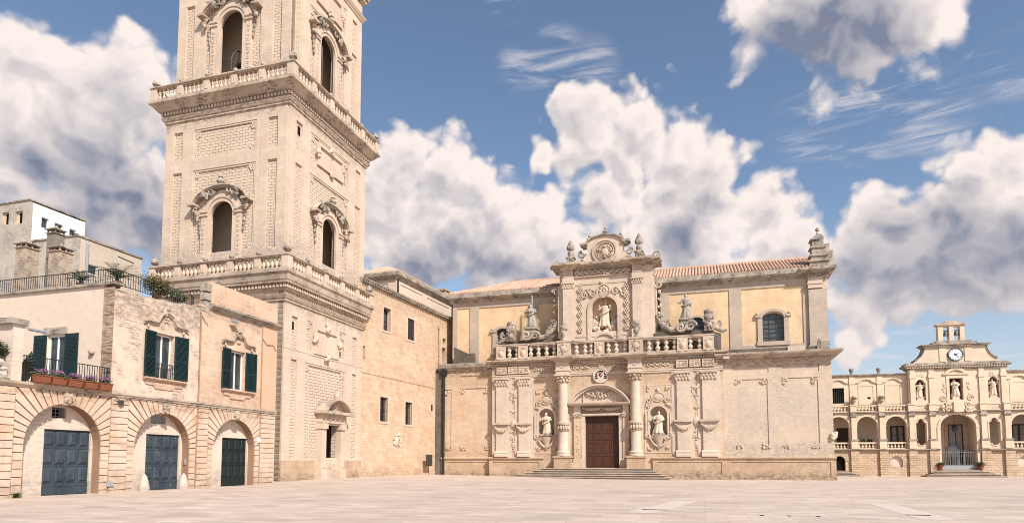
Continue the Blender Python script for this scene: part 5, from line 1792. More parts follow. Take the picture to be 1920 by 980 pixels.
def make_cathedral():
    K = root('cathedral', FK, 'baroque cathedral flank with a carved portal, tall crowning gable and yellow upper walls', 'cathedral')
    # core
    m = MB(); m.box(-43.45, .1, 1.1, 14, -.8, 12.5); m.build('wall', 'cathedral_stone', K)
    # right wing
    w = MB()
    P = [rect(-9.43, -6.1, 2.95, 10.5), rect(-9.4, -5.95, 11.2, 12.1), rect(-4.67, -1.15, 2.95, 10.52), rect(-4.6, -1.0, 11.15, 12.0)]
    w.panel(rect(-10.6, .18, 1.9, 12.5), 0, .08, P); w.build('wing_wall', 'lichen_panel', K)
    w = MB(); w.box(-10.6, .18, .08, 1.2, -.8, 12.5); w.build('wing_wall', 'lichen_panel', K)
    # left wing
    w = MB()
    w.panel(rect(-43.5, -36.9, 1.9, 13.0), 0, .10, [rect(-41.2, -37.4, 2.95, 10.55), rect(-41.2, -37.4, 11.2, 12.1), rect(-43.3, -42.35, 2.95, 10.5)])
    w.box(-43.5, -36.9, .10, 1.2, -.8, 13.0); w.build('wing_wall', 'cathedral_stone', K)
    o = MB()
    for a0, a1 in ((-9.43, -6.1), (-4.67, -1.15), (-41.2, -37.4)):
        for a in (a0 + .32, a1 - .32):
            for z in (3.3, 10.2):
                leaf_cluster(o, a, .04, z, .85, .6, 11, .13, .11); o.spiral(a, .02, z, .24, 1.2, .07, 1 if a == a0 + .32 else -1, 0)
    for z in (3.3, 10.0):
        leaf_cluster(o, -42.8, .04, z, .7, .6, 9, .12, .1)
    o.build('panel_corner_ornament', 'cathedral_carving', K, True)
    # plinth
    p = MB()
    for a0, a1, d in ((-43.55, -37.2, -.12), (-10.45, .3, -.12), (-37.2, -30.6, -.72), (-18.2, -10.45, -.72)):
        p.panel(rect(a0, a1, -.8, 1.92), d, .1, [rect(a0 + .5, a1 - .5, .25, 1.62)])
        p.box(a0 + .45, a1 - .45, d + .07, .08, .2, 1.65)
        p.box(a0 - .02, a1 + .02, d - .08, .1, -.8, .1)
        p.sweep([(.1, 1.92), (d - .10, 1.92), (d - .16, 2.02), (d - .16, 2.12), (d, 2.2), (.1, 2.22)], a0 - .04, a1 + .04)
    p.build('plinth', 'plinth_stone', K)
    # central field
    nl, nr = -30.27, -17.52
    dr = (-25.72, -21.88, .95, 6.82)
    m = MB()
    m.panel(rect(-36.95, -10.58, -.6, 12.95), -.5, .1, [archp(nl, .95, 4.75, 6.85), archp(nr, .97, 4.65, 6.83), rect(*dr)])
    m.panel(rect(-36.9, -10.62, -.6, 12.9), .1, 1.1, [archp(nl, .97, 4.7, 6.85), archp(nr, .99, 4.6, 6.83), rect(*dr)])
    m.build('front_wall', 'cathedral_stone', K)
    niche(K, nl, .955, 4.75, 6.85, -.42, .95, 'cathedral_carving'); niche(K, nr, .975, 4.65, 6.83, -.42, .95, 'cathedral_carving')
    # pilasters
    for c, wd in ((-35.67, 1.32), (-32.95, 1.2), (-14.86, 1.27), (-12.12, 1.36)):
        b = MB()
        b.box(c - wd / 2 - .55, c + wd / 2 + .55, -.58, -.48, 2.2, 11.6)
        b.build('pilaster_backing', 'cathedral_pale', K)
        b = MB()
        b.box(c - wd / 2, c + wd / 2, -.80, -.5, 2.9, 10.5)
        b.sweep([(-.5, 2.2), (-.98, 2.2), (-.98, 2.45), (-.9, 2.55), (-.94, 2.7), (-.82, 2.9), (-.5, 2.92)], c - wd / 2 - .16, c + wd / 2 + .16)
        q = b.build('pilaster', 'cathedral_pale', K)
        k = MB(); capital(k, c, -.62, 10.42, 11.5, wd + .1, .32); k.build('capital', 'cathedral_carving', q, True)
        k = MB()
        k.box(c - wd / 2 - .35, c + wd / 2 + .35, -1.05, -.5, 5.98, 6.22)
        dentils(k, c - wd / 2 - .3, c + wd / 2 + .3, -.98, -.6, 5.86, 5.98, .2)
        garland(k, c - wd / 2 - .15, c + wd / 2 + .15, -.86, 5.72, .45, .22, 9)
        leaf_cluster(k, c, -.84, 5.3, .6, .6, 9, .16, .1)
        k.build('mid_band', 'cathedral_carving', q, True)
    # carved trophies between the pilasters
    for c in (-34.27, -13.47):
        o = MB()
        MB().box(c - .58, c + .58, -.525, -.5, 3.0, 10.3).build('trophy_ground', 'cathedral_stone', K)
        o.panel(rect(c - .62, c + .62, 2.95, 10.35), -.57, -.5, [rect(c - .55, c + .55, 3.05, 10.25)])
        leaf_cluster(o, c, -.56, 9.3, .85, 1.0, 16, .14, .12); garland(o, c - .45, c + .45, -.58, 9.85, .1, .13, 6)
        o.lathe(c, -.5, 8.3, [(.05, 0), (.22, .35), (.3, .7)], 8, 1, .4); leaf_cluster(o, c, -.56, 7.6, .9, .3, 9, .13, .1)
        o.ball(c, -.52, 5.95, .42, .18, .62, 12, 8); o.lathe(c, -.5, 6.4, [(.3, 0), (.12, .4), (.16, .6), (.02, .85)], 8, 1, .4)
        leaf_cluster(o, c, -.56, 5.15, .6, .5, 8, .13, .1)
        leaf_cluster(o, c, -.56, 4.4, .8, .5, 10, .13, .1); cartouche(o, c, -.54, 3.6, .95, .9, .1)
        o.build('carved_trophy', 'cathedral_carving', K, True)
    # niche surrounds
    for c, z0, sp in ((nl, 4.75, 6.85), (nr, 4.65, 6.83)):
        f = MB()
        f.arc(c, -.64, -.5, sp, .96, 1.18, 0, pi, 18)
        f.box(c - 1.18, c - .96, -.64, -.5, z0, sp); f.box(c + .96, c + 1.18, -.64, -.5, z0, sp)
        MB().box(c - 1.38, c + 1.38, -.515, -.5, 7.95, 10.1).build('carving_ground', 'cathedral_stone', K)
        f.panel(rect(c - 1.5, c + 1.5, 2.6, 10.2), -.55, -.5, [rect(c - 1.38, c + 1.38, 2.7, 10.1)])
        f.box(c - 1.4, c - 1.22, -.7, -.5, z0 - .1, sp + .2); f.box(c + 1.22, c + 1.4, -.7, -.5, z0 - .1, sp + .2)
        f.build('niche_surround', 'cathedral_pale', K)
        o = MB()
        o.arc(c, -.62, -.5, 8.85, .62, .78, 0, 2 * pi, 24, .72); o.ball(c, -.52, 8.85, .6, .1, .42, 12, 6)
        for sx in (-1, 1):
            o.spiral(c + sx * .95, -.6, 8.45, .32, 1.4, .1, sx, 0); leaf_cluster(o, c + sx * 1.05, -.58, 7.95, .6, .5, 9, .14, .1)
            leaf_cluster(o, c + sx * 1.05, -.58, 9.75, .6, .45, 7, .13, .1)
            o.spiral(c + sx * 1.15, -.62, 4.55, .3, 1.3, .11, -sx, pi / 2)
            leaf_cluster(o, c + sx * 1.0, -.56, 3.15, .6, .4, 7, .11, .08)
        o.ball(c, -.6, 9.6, .22, .14, .26)
        leaf_cluster(o, c, -.68, 4.3, 2.1, .4, 16, .17, .16)
        o.lathe(c, -.6, 3.0, [(.06, 0), (.2, .25), (.34, .7), (.6, 1.15), (.75, 1.5)], 12, 1, .6)
        for sx in (-1, 1):
            o.tube([(c + sx * .15, -.66, 3.3), (c + sx * .55, -.66, 3.6), (c + sx * .95, -.64, 4.2)], [.12, .14, .1], 6)
        o.build('niche_ornament', 'cathedral_carving', K, True)
        s = MB(); s.box(c - .7, c + .7, -.75, .2, z0 - .12, z0 + .12); s.build('niche_shelf', 'weathered_stone', K)
    # portal columns
    for c in (-28.15, -19.95):
        q = MB()
        q.box(c - 1.03, c + 1.03, -1.85, -.45, -.5, .95); q.box(c - .98, c + .98, -1.78, -.45, .95, 2.1)
        q.box(c - 1.08, c + 1.08, -1.9, -.45, 2.1, 2.3)
        q.build('pedestal', 'plinth_stone', K)
        q = MB()
        q.lathe(c, -1.1, 2.3, [(.86, 0), (.86, .15), (.74, .22), (.8, .4), (.66, .55), (.58, .66), (.57, 2.9), (.57, 3.1), (.57, 4.0), (.555, 6.0), (.52, 8.3), (.6, 8.36), (.52, 8.42)], 20)
        q.box(c - .62, c + .62, -.7, -.45, 2.3, 10.7)
        col = q.build('portal_column', 'cathedral_pale', K, True)
        k = MB(); k.lathe(c, -1.1, 5.85, [(.58, -.1), (.78, 0), (.82, .2), (.60, .3)], 20)
        for i in range(14):
            a = 2 * pi * i / 14; k.ball(c + .66 * cos(a), -1.1 + .66 * sin(a), 5.5, .15, .15, .3, 6, 5)
        k.lathe(c, -1.1, 5.05, [(.58, 0), (.68, .08), (.58, .16)], 20)
        k.build('column_band', 'cathedral_carving', col, True)
        k = MB()
        k.lathe(c, -1.1, 10.68, [(.52, 0), (.56, .3), (.78, .72), (.8, .8)], 16)
        for i in range(10):
            a = 2 * pi * i / 10
            k.ball(c + .62 * cos(a), -1.1 + .62 * sin(a), 10.9, .16, .16, .22, 6, 5); k.ball(c + .76 * cos(a + .3), -1.1 + .76 * sin(a + .3), 11.2, .15, .15, .16, 6, 5)
        k.box(c - .88, c + .88, -1.95, -.45, 11.42, 11.58)
        k.build('capital', 'cathedral_carving', col, True)
        e = MB(); e.box(c - .72, c + .72, -1.72, -.45, 11.58, 13.0); e.box(c - .8, c + .8, -1.8, -.45, 12.0, 12.15)
        rosette(e, c, -1.74, 12.55, .3); e.build('entablature_block', 'cathedral_pale', K, True)
        e = MB()
        e.ring(c - .72, c + .72, -1.72, -.2, [(0, 12.95), (.12, 13.0), (.2, 13.1), (.62, 13.3), (.70, 13.42), (.70, 13.62), (.6, 13.66)])
        dentils(e, c - .85, c + .85, -2.0, -1.75, 13.05, 13.2, .2)
        e.build('cornice_block', 'cornice_stone', K)
    # entablature
    e = MB()
    e.box(-36.95, -10.58, -.62, -.4, 11.55, 11.75); e.box(-36.95, -10.58, -.68, -.4, 11.75, 11.88); e.box(-36.95, -10.58, -.58, -.4, 12.85, 12.95)
    e.build('architrave', 'cathedral_pale', K)
    for c in (-35.67, -34.3, -32.95, -14.86, -13.5, -12.12):
        o = MB(); w2 = .62 if c not in (-34.3, -13.5) else .58
        o.box(c - w2, c + w2, -.72, -.5, 12.0, 12.82); o.panel(rect(c - w2, c + w2, 12.0, 12.82), -.78, -.7, [rect(c - w2 + .12, c + w2 - .12, 12.12, 12.7)])
        for sx in (-1, 1):
            o.spiral(c + sx * .25, -.76, 12.4, .2, 1.2, .06, sx, 0)
        o.build('frieze_block', 'cathedral_carving', K, True)
    o = MB()
    for a0, a1 in ((-31.8, -29.1), (-18.8, -16.0), (-27.2, -25.2), (-22.6, -20.9)):
        a = a0 + .3
        while a < a1 - .2:
            o.spiral(a, -.56, 12.4, .24, 1.3, .06, 1, 0); o.ball(a + .3, -.54, 12.4, .14, .07, .12, 6, 4); a += .62
    rosette(o, -23.85, -.56, 12.65, .4)
    o.build('frieze_ornament', 'cathedral_carving', K, True)
    c = MB()
    pr = lambda o_, z0, z1: [(.4, z0), (-.5, z0), (-.6, z0 + .1), (-.66, z0 + .28), (-.62 - o_ * .7, z0 + .45), (-.62 - o_, z1 - .14), (-.62 - o_, z1), (.4, z1 + .06)]
    c.sweep(pr(.62, 12.95, 13.62), -37.5, -10.0)
    c.build('cornice', 'cornice_stone', K)
    d = MB(); dentils(d, -37.0, -10.5, -.86, -.5, 13.02, 13.18, .22); d.build('dentil_course', 'cathedral_carving', K)
    # wing cornices
    c = MB()
    c.ring(-10.4, .18, 0, 13, [(0, 12.38), (.1, 12.42), (.16, 12.62), (.62, 12.86), (.98, 13.0), (1.05, 13.12), (1.08, 13.28), (.9, 13.32)])
    c.build('cornice', 'cornice_stone', K)
    d = MB(); dentils(d, -9.6, .3, -.34, .0, 12.46, 12.62, .26); d.build('dentil_course', 'cathedral_carving', K)
    c = MB(); c.sweep([(.4, 12.7), (-.1, 12.75), (-.16, 12.9), (-.5, 13.1), (-.55, 13.32), (.4, 13.4)], -44.0, -37.4)
    c.box(-44.0, -37.2, -.3, 1.6, 13.38, 13.62)
    c.build('cornice', 'weathered_stone', K)
    b = MB(); b.box(-10.55, -9.9, -.95, .2, 12.72, 13.22); b.build('cornice_bracket', 'cathedral_pale', K)
    # portal
    j = MB()
    j.panel(rect(-26.15, -21.45, .9, 7.06), -.66, -.3, [rect(*dr)])
    j.box(-26.02, -21.6, -.74, -.6, 6.9, 7.1)
    j.build('door_frame', 'cathedral_pale', K)
    for a0, a1 in ((-26.98, -26.2), (-21.42, -20.72)):
        q = MB(); q.box(a0, a1, -.78, -.45, 2.0, 6.72); q.box(a0 - .18, a1 + .18, -1.0, -.45, .6, 1.55); q.box(a0 - .1, a1 + .1, -.9, -.45, 1.55, 2.0)
        po = q.build('door_pilaster', 'cathedral_stone', K)
        q = MB(); cc = (a0 + a1) / 2
        for z in (3.0, 3.9, 4.8, 5.6):
            leaf_cluster(q, cc, -.78, z, .36, .6, 7, .1, .06)
        capital(q, cc, -.66, 6.62, 7.12, a1 - a0, .26)
        q.build('carved_candelabrum', 'cathedral_carving', po, True)
        q = MB(); q.box(a0, a1, -.8, -.45, 7.12, 8.05); q.build('frieze_block', 'cathedral_pale', K)
    o = MB()
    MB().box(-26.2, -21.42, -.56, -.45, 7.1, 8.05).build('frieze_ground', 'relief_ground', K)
    garland(o, -25.9, -23.85, -.66, 7.72, .15, .17, 9); garland(o, -23.85, -21.8, -.66, 7.72, .15, .17, 9)
    o.build('door_frieze', 'cathedral_carving', K, True)
    g = MB()
    cx = -23.98
    g.sweep([(-.4, 8.0), (-1.2, 8.02), (-1.45, 8.16), (-1.5, 8.3), (-.4, 8.34)], cx - 3.5, cx + 3.5)
    hw, rise = 3.5, 2.1
    rad = (hw * hw + rise * rise) / (2 * rise); zc = 8.3 + rise - rad; t0 = math.asin((8.3 - zc) / rad)
    g.arc(cx, -1.5, -.4, zc, rad - .16, rad, t0, pi - t0, 26); g.arc(cx, -1.25, -.4, zc, rad - .42, rad - .16, t0, pi - t0, 26)
    arcp = [(cx + (rad - .4) * cos(t0 + (pi - 2 * t0) * i / 24), zc + (rad - .4) * sin(t0 + (pi - 2 * t0) * i / 24)) for i in range(25)]
    g.panel(arcp, -.75, -.4)
    for sx in (-1, 1):
        g.box(cx + sx * 1.85 - .06, cx + sx * 1.85 + .06, -.9, -.7, 8.3, 9.75)
    g.build('door_pediment', 'cathedral_pale', K)
    o = MB()
    for i in range(70):
        x = R(-1.55, 1.55); hh = .62 * (1 - (x / 1.65) ** 2) + .08
        o.ball(cx + x, -.85 - R(0, .1), 9.45 - R(0, hh) + .12, R(.09, .15), .12, R(.09, .14), 6, 4)
    o.build('fruit_garland', 'cathedral_carving', K, True)
    d = MB(); d.box(dr[0], dr[1], -.06, .04, .9, 6.85)
    n = 4
    for i in range(n):
        x0 = dr[0] + (dr[1] - dr[0]) * i / n; x1 = dr[0] + (dr[1] - dr[0]) * (i + 1) / n
        for z0, z1 in ((1.1, 2.4), (2.6, 3.9), (4.1, 5.0), (5.2, 6.6)):
            d.panel(rect(x0 + .06, x1 - .06, z0, z1), -.10, -.06, [rect(x0 + .16, x1 - .16, z0 + .1, z1 - .1)])
    d.build('main_door', 'brown_door', K)
    # prelate's arms on an oval plaque
    s = MB(); s.lathe(0, 0, 0, [(.88, 0), (.88, .1), (.80, .16), (.80, .12)], 28)
    s2 = MB(lambda a, b, z: (a, b, z)); s2.v = [(-23.85 + x, -.58 - z, 11.42 + y * .95) for x, y, z in s.v]; s2.fc = s.fc
    pq = s2.build('arms_plaque', 'statue_stone', K)
    rg = MB(); rg.arc(-23.85, -.76, -.58, 11.42, .80, .9, 0, 2 * pi, 32, .95); rg.build('plaque_rim', 'statue_stone', pq)
    dk = MB(); dk.arc(-23.85, -.735, -.70, 11.86, .0, .30, 0, pi, 12, .42); dk.box(-24.3, -23.4, -.735, -.7, 11.82, 11.88)
    for sx in (-1, 1):
        for r in range(3):
            zz = 11.62 - .22 * r
            dk.box(-23.85 + sx * .52 - .1 - .04 * r, -23.85 + sx * .52 + .1 + .04 * r, -.735, -.7, zz - .1, zz)
            dk.tube([(-23.85 + sx * .4, -.72, 11.84), (-23.85 + sx * .52, -.72, zz)], .015, 4)
    dk.build('hat_and_tassels', 'dark_void', pq)
    rd = MB(); rd.panel([(-24.06, 11.70), (-24.06, 11.44), (-23.85, 11.22), (-23.64, 11.44), (-23.64, 11.70)], -.735, -.7); rd.build('shield', 'shield_red', pq)
    wd = MB(); wd.panel([(-24.04, 11.69), (-24.04, 11.48), (-23.87, 11.48), (-23.87, 11.69)], -.75, -.73); wd.build('shield_quarter', 'clock_blue', pq)
    wd = MB(); wd.panel([(-23.86, 11.46), (-23.84, 11.36), (-23.67, 11.60), (-23.71, 11.65)], -.75, -.73); wd.build('shield_band', 'clock_white', pq)
    # steps
    steps(K, 6, .92, .232, (-30.5, -18.35, -2.3), (.84, .50, .42), -.3)
    # balustrade
    m = MB(); m.box(-36.35, -11.35, -1.02, -.28, 13.66, 13.9); m.box(-36.4, -11.4, -1.0, -.3, 15.22, 15.36); m.box(-36.45, -11.35, -1.05, -.25, 15.36, 15.5)
    b = m.build('balustrade', 'cornice_stone', K)
    bm_ = baluster_mesh('baluster', 1.33, .31, True); src = None
    for a in (-34.72, -33.76, -32.09, -31.15, -30.18, -29.24, -26.63, -25.63, -24.9, -22.95, -22.06, -21.02, -18.4, -17.46, -16.54, -15.59, -13.96, -12.95):
        if src is None:
            bm_.parent = b; bm_.location = (a, -.66, 13.9); src = bm_
        else:
            clone(src, b, (a, -.66, 13.9))
    for a in (-35.65, -32.94, -23.92, -14.78, -12.05):
        o = MB(); shield(o, a, -1.12, 13.75, 1.12, 1.5); o.build('shield', 'cathedral_carving', b, True)
    for a in (-28.02, -19.82):
        o = MB(); o.box(a - .76, a + .76, -1.3, -.28, 13.66, 15.5); o.box(a - .84, a + .84, -1.38, -.22, 15.36, 15.52); o.box(a - .84, a + .84, -1.38, -.25, 13.64, 13.85)
        cartouche(o, a, -1.32, 14.6, 1.0, 1.1, .12); o.build('pedestal', 'cathedral_carving', b, True)
    # dark parapet behind
    m = MB()
    m.panel([(-36.1, 13.4), (-28.5, 13.4), (-28.5, 16.6), (-30.2, 16.62), (-32, 16.1), (-36.1, 16.15)], .1, .8)
    m.panel([(-18.2, 13.4), (-10.7, 13.4), (-10.7, 15.7), (-12.4, 16.2), (-15, 16.05), (-18.2, 16.35)], .1, .8)
    m.build('weathered_parapet', 'dark_wall', K)
    # crowning gable
    nc = -23.42
    g = MB()
    g.panel(rect(-28.65, -17.95, 13.4, 24.2), -.3, 1.6, [archp(nc, 1.5, 16.55, 19.12)])
    g.build('gable_wall', 'cathedral_pale', K)
    g = MB(); g.box(nc - 1.5, nc + 1.5, .9, 1.5, 15.4, 21); g.build('niche_back', 'nave_stone', K)
    g = MB(); g.box(nc - 1.5, nc + 1.5, .82, .9, 18.3, 20.8); g.build('niche_back_painted', 'nave_yellow', K)
    f = MB()
    f.arc(nc, -.46, -.3, 19.12, 1.5, 1.95, 0, pi, 22); f.box(nc - 1.95, nc - 1.5, -.46, -.3, 15.6, 19.12); f.box(nc + 1.5, nc + 1.95, -.46, -.3, 15.6, 19.12)
    f.arc(nc, -.5, -.3, 14.9, 1.3, 1.5, radians(30), radians(150), 14)
    f.panel(rect(-27.0, -20.0, 16.0, 22.3), -.36, -.3, [rect(-26.85, -20.15, 16.15, 22.15)])
    f.build('niche_surround', 'cathedral_carving', K)
    for c, wd in ((-27.6, 1.2), (-19.63, 1.06)):
        q = MB()
        q.box(c - wd / 2, c + wd / 2, -.7, -.3, 16.6, 21.7); q.box(c - wd / 2 - .12, c + wd / 2 + .12, -.84, -.3, 15.6, 16.6); q.box(c - wd / 2 - .05, c + wd / 2 + .05, -.75, -.3, 22.45, 23.05)
        q.box(c - wd / 2, c + wd / 2, -.7, -.3, 23.05, 23.95)
        po = q.build('gable_pilaster', 'cathedral_pale', K)
        k = MB(); capital(k, c, -.5, 21.65, 22.45, wd, .32)
        k.panel(rect(c - .52, c + .52, 23.08, 23.88), -.78, -.69, [rect(c - .42, c + .42, 23.18, 23.78)]); rosette(k, c, -.74, 23.48, .34, 4)
        k.build('capital', 'cathedral_carving', po, True)
    q = MB(); q.box(-28.9, -28.25, -.2, 1.5, 16, 22.2); q.box(-18.35, -17.75, -.2, 1.5, 16, 22.2)
    q.build('side_return', 'cathedral_pale', K)
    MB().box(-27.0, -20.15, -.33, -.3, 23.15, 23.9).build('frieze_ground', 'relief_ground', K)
    o = MB()
    o.box(-27.0, -20.1, -.5, -.3, 23.05, 23.15)
    a = -26.6
    while a < -20.3:
        o.spiral(a, -.4, 23.52, .30, 1.3, .10, 1 if a < nc else -1, 0); o.ball(a + .36, -.38, 23.52, .17, .12, .2, 6, 4); a += .72
    rosette(o, nc, -.42, 23.5, .36, 4)
    o.build('gable_frieze', 'cathedral_carving', K, True)
    c = MB()
    c.ring(-28.75, -17.85, -.35, 1.7, [(0, 23.95), (.1, 24.0), (.16, 24.16), (.3, 24.2), (.62, 24.28), (.86, 24.34), (.88, 24.58), (.8, 24.62)])
    c.ring(-28.4, -26.8, -.75, 1.0, [(0, 23.95), (.1, 24.0), (.16, 24.17), (.3, 24.21), (.62, 24.29), (.86, 24.35), (.88, 24.6), (.8, 24.64)])
    c.ring(-20.4, -18.8, -.75, 1.0, [(0, 23.95), (.1, 24.0), (.16, 24.17), (.3, 24.21), (.62, 24.29), (.86, 24.35), (.88, 24.6), (.8, 24.64)])
    dentils(c, -28.8, -17.8, -.58, -.3, 23.95, 24.1, .24)
    c.build('gable_cornice', 'cornice_stone', K)
    o = MB()
    rosette(o, nc - .05, -.4, 21.3, .62, 8, .12); o.arc(nc - .05, -.46, -.3, 21.3, .66, .82, 0, 2 * pi, 24)
    for sx in (-1, 1):
        o.spiral(nc + sx * 1.3, -.42, 21.15, .5, 1.4, .13, sx, 0); o.spiral(nc + sx * 2.2, -.42, 20.9, .4, 1.4, .1, -sx, pi / 2)
        leaf_cluster(o, nc + sx * 1.9, -.38, 21.3, 1.2, .7, 14, .15, .1)
    leaf_cluster(o, nc, -.4, 22.35, .8, .4, 9, .14, .12)
    o.build('niche_crest', 'cathedral_carving', K, True)
    for c, zt in ((-26.2, 21.8), (-20.87, 21.8)):
        o = MB(); z = 16.9
        while z < zt:
            rosette(o, c, -.42, z, .40, 6, .13); o.ball(c, -.4, z + .46, .12, .1, .14, 6, 4); z += .93
        o.build('rosette_string', 'cathedral_carving', K, True)
    # side scrolls of the gable
    for sx, x in ((-1, -28.95), (1, -17.7)):
        o = MB()
        o.tube([(x, .3, 16.9), (x + sx * .12, .3, 19), (x + sx * .05, .3, 21.4)], [.16, .12, .14], 6)
        o.spiral(x + sx * .35, .2, 21.7, .42, 1.3, .14, sx, pi)
        for z in (17.6, 18.4, 19.2, 20.0, 20.8):
            leaf_cluster(o, x + sx * .45, .2, z, .4, .35, 4, .13, .12)
        o.build('gable_scroll', 'weathered_stone' if sx < 0 else 'cathedral_carving', K, True)
    # segmental top with medallion
    pc, px = -23.3, -23.3
    pts = [(-26.2, 24.62), (-20.35, 24.62), (-20.75, 25.3), (-21.25, 25.9), (-21.1, 26.75), (-21.0, 26.95)]
    n = 16
    pts += [(px + 2.3 * cos(radians(8 + 164 * i / n)), 26.55 + 1.32 * sin(radians(8 + 164 * i / n))) for i in range(n + 1)]
    pts += [(-25.55, 26.95), (-25.45, 26.75), (-25.3, 25.9), (-25.8, 25.3)]
    g = MB(); g.panel(pts, -.25, .6); g.build('crown_pediment', 'cathedral_pale', K)
    g = MB()
    g.arc(px, -.5, .7, 26.55, 2.3, 2.5, radians(6), radians(174), 20, .575)
    for sx in (-1, 1):
        g.box(px + sx * 2.45 - .45, px + sx * 2.45 + .45, -.55, .7, 26.85, 27.1); g.box(px + sx * 2.35 - .3, px + sx * 2.35 + .3, -.4, .6, 26.6, 26.85)
    g.build('crown_moulding', 'weathered_stone', K)
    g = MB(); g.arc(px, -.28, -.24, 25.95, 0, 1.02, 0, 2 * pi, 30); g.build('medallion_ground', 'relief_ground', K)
    o = MB()
    o.arc(px, -.42, -.2, 25.95, 1.25, 1.5, 0, 2 * pi, 30); o.arc(px, -.36, -.2, 25.95, 1.0, 1.1, 0, 2 * pi, 30)
    cartouche(o, px, -.3, 25.85, 1.25, 1.3, .16); leaf_cluster(o, px, -.28, 26.5, 1.1, .4, 12, .13, .1)
    for sx in (-1, 1):
        leaf_cluster(o, px + sx * .72, -.32, 25.8, .35, 1.1, 9, .12, .1)
    o.build('medallion', 'cathedral_carving', K, True)
    o = MB()
    for sx in (-1, 1):
        o.tube([(px + sx * 2.2, .1, 25.9), (px + sx * 2.45, .1, 25.3), (px + sx * 3.0, .1, 24.95), (px + sx * 3.9, .1, 24.9)], [.16, .22, .24, .16], 8)
        o.spiral(px + sx * 2.75, .1, 25.85, .42, 1.3, .15, -sx, pi / 2); o.spiral(px + sx * 4.05, .0, 25.05, .5, 1.4, .17, sx, 0)
        o.spiral(px + sx * 2.5, -.2, 24.9, .3, 1.2, .12, sx, 0)
    o.spiral(-17.35, .0, 25.1, .55, 1.2, .16, -1, -pi / 2); o.tube([(-17.8, 0, 24.65), (-17.1, 0, 24.75), (-16.9, 0, 24.3)], [.16, .2, .12], 6)
    o.ball(-29.5, 0, 24.55, .4, .3, .28); o.tube([(-29.6, 0, 24.5), (-29.0, 0, 24.9), (-28.9, 0, 25.4)], [.2, .16, .06], 6)
    o.build('crown_scroll', 'weathered_stone', K, True)
    for x, y, z, h in ((px + .08, .1, 27.85, 1.25), (-25.1, .1, 27.1, 1.25), (-21.48, .1, 27.1, 1.15)):
        o = MB(); urn(o, x, y, z, h); o.build('urn_finial', 'weathered_stone', K, True)
    for x in (-27.35, -19.4):
        o = MB(); o.box(x - .42, x + .42, -.5, .35, 24.6, 25.6); o.box(x - .52, x + .52, -.6, .45, 25.45, 25.65)
        o.lathe(x, -.1, 25.6, [(.3, 0), (.22, .12), (.36, .3), (.36, .62), (.2, .78), (.42, 1.05), (.40, 1.4), (.2, 1.9), (.04, 2.15)], 10)
        for k in range(6):
            o.ball(x + .34 * cos(k * pi / 3), -.1 + .34 * sin(k * pi / 3), 26.75, .15, .15, .3, 6, 4)
        o.spiral(x, -.62, 25.0, .36, 1.4, .12, 1, 0)
        o.build('pine_finial', 'weathered_stone', K, True)
    for a in (-28.08, -19.72):
        o = MB()
        o.lathe(a, -.7, 15.52, [(.4, 0), (.36, .25), (.22, .4), (.34, .7), (.38, 1.0), (.24, 1.2), (.2, 1.3)], 12)
        leaf_cluster(o, a, -.72, 17.1, .8, .8, 16, .2, .22); o.ball(a, -.7, 17.2, .36, .34, .42)
        o.build('flower_vase', 'weathered_stone', K, True)
    # scroll groups each side of the gable
    for sx, ped, blk in ((-1, -32.25, -34.75), (1, -14.35, -11.95)):
        base = 16.15
        o = MB()
        o.box(ped - .62, ped + .62, -.35, .75, base, 17.45); o.box(ped - .8, ped + .8, -.5, .85, 17.35, 17.6)
        o.spiral(ped - sx * .0 + sx * .45, -.42, 16.6, .62, 1.5, .2, sx, 0); o.spiral(ped - sx * .6, -.42, 16.5, .5, 1.5, .18, -sx, 0)
        o.build('statue_pedestal', 'weathered_stone', K, True)
        o = MB()
        inner = -28.9 if sx < 0 else -17.8
        o.tube([(ped - sx * .6, .1, 16.35), (ped - sx * 1.6, .1, 16.35), ((ped + inner) / 2 - sx * .3, .1, 16.55), (inner + sx * .6, .1, 17.3), (inner + sx * .15, .1, 18.2)], [.3, .32, .3, .26, .12], 8)
        o.spiral(inner + sx * 1.2, .0, 17.0, .45, 1.3, .16, sx, pi / 2); leaf_cluster(o, inner + sx * .7, 0, 17.8, .7, 1.0, 10, .17, .2)
        o.build('sweeping_scroll', 'weathered_stone', K, True)
        o = MB()
        o.box(blk - .5, blk + .5, -.1, .7, base - .1, 18.0); o.ball(blk, 0, 18.15, .55, .4, .35)
        o.ball(blk, -.1, 17.6, .5, .25, .5); leaf_cluster(o, blk, -.15, 17.3, 1.2, 1.4, 18, .19, .18); cartouche(o, blk, -.2, 16.7, 1.0, .9, .14)
        o.spiral(blk + sx * .95, .1, 16.7, .42, 1.3, .15, -sx, pi / 2); o.tube([(blk + sx * .6, .1, 16.4), (blk + sx * 1.5, .1, 15.9), (blk + sx * 1.9, .1, 16.1)], [.25, .2, .1], 6)
        o.build('end_ornament', 'weathered_stone', K, True)
    # nave
    Z0 = 13.2
    pans = [rect(-42.44, -40.74, Z0, 20.95), rect(-39.5, -33.05, Z0, 20.9), rect(-31.85, -29.3, Z0, 20.85), rect(-16.2, -9.68, Z0 + .2, 20.9), rect(-8.36, -2.05, 14.5, 20.9)]
    wins = [(-37.2, -35.6, 15.2, 17.7), (-14.1, -12.45, 15.0, 17.6), (-6.25, -4.03, 14.85, 17.6)]
    n_ = MB(); n_.panel(rect(-43.05, .0, Z0, 21.9), 2, 2.1, pans); n_.build('nave_pilaster_wall', 'nave_stone', K)
    n_ = MB(); n_.panel(rect(-43.0, -.05, Z0, 21.85), 2.1, 3.0, [archp((a0 + a1) / 2, (a1 - a0) / 2, z0, z1 - .1, .55, 12) for a0, a1, z0, z1 in wins]); n_.build('nave_wall', 'nave_yellow', K)
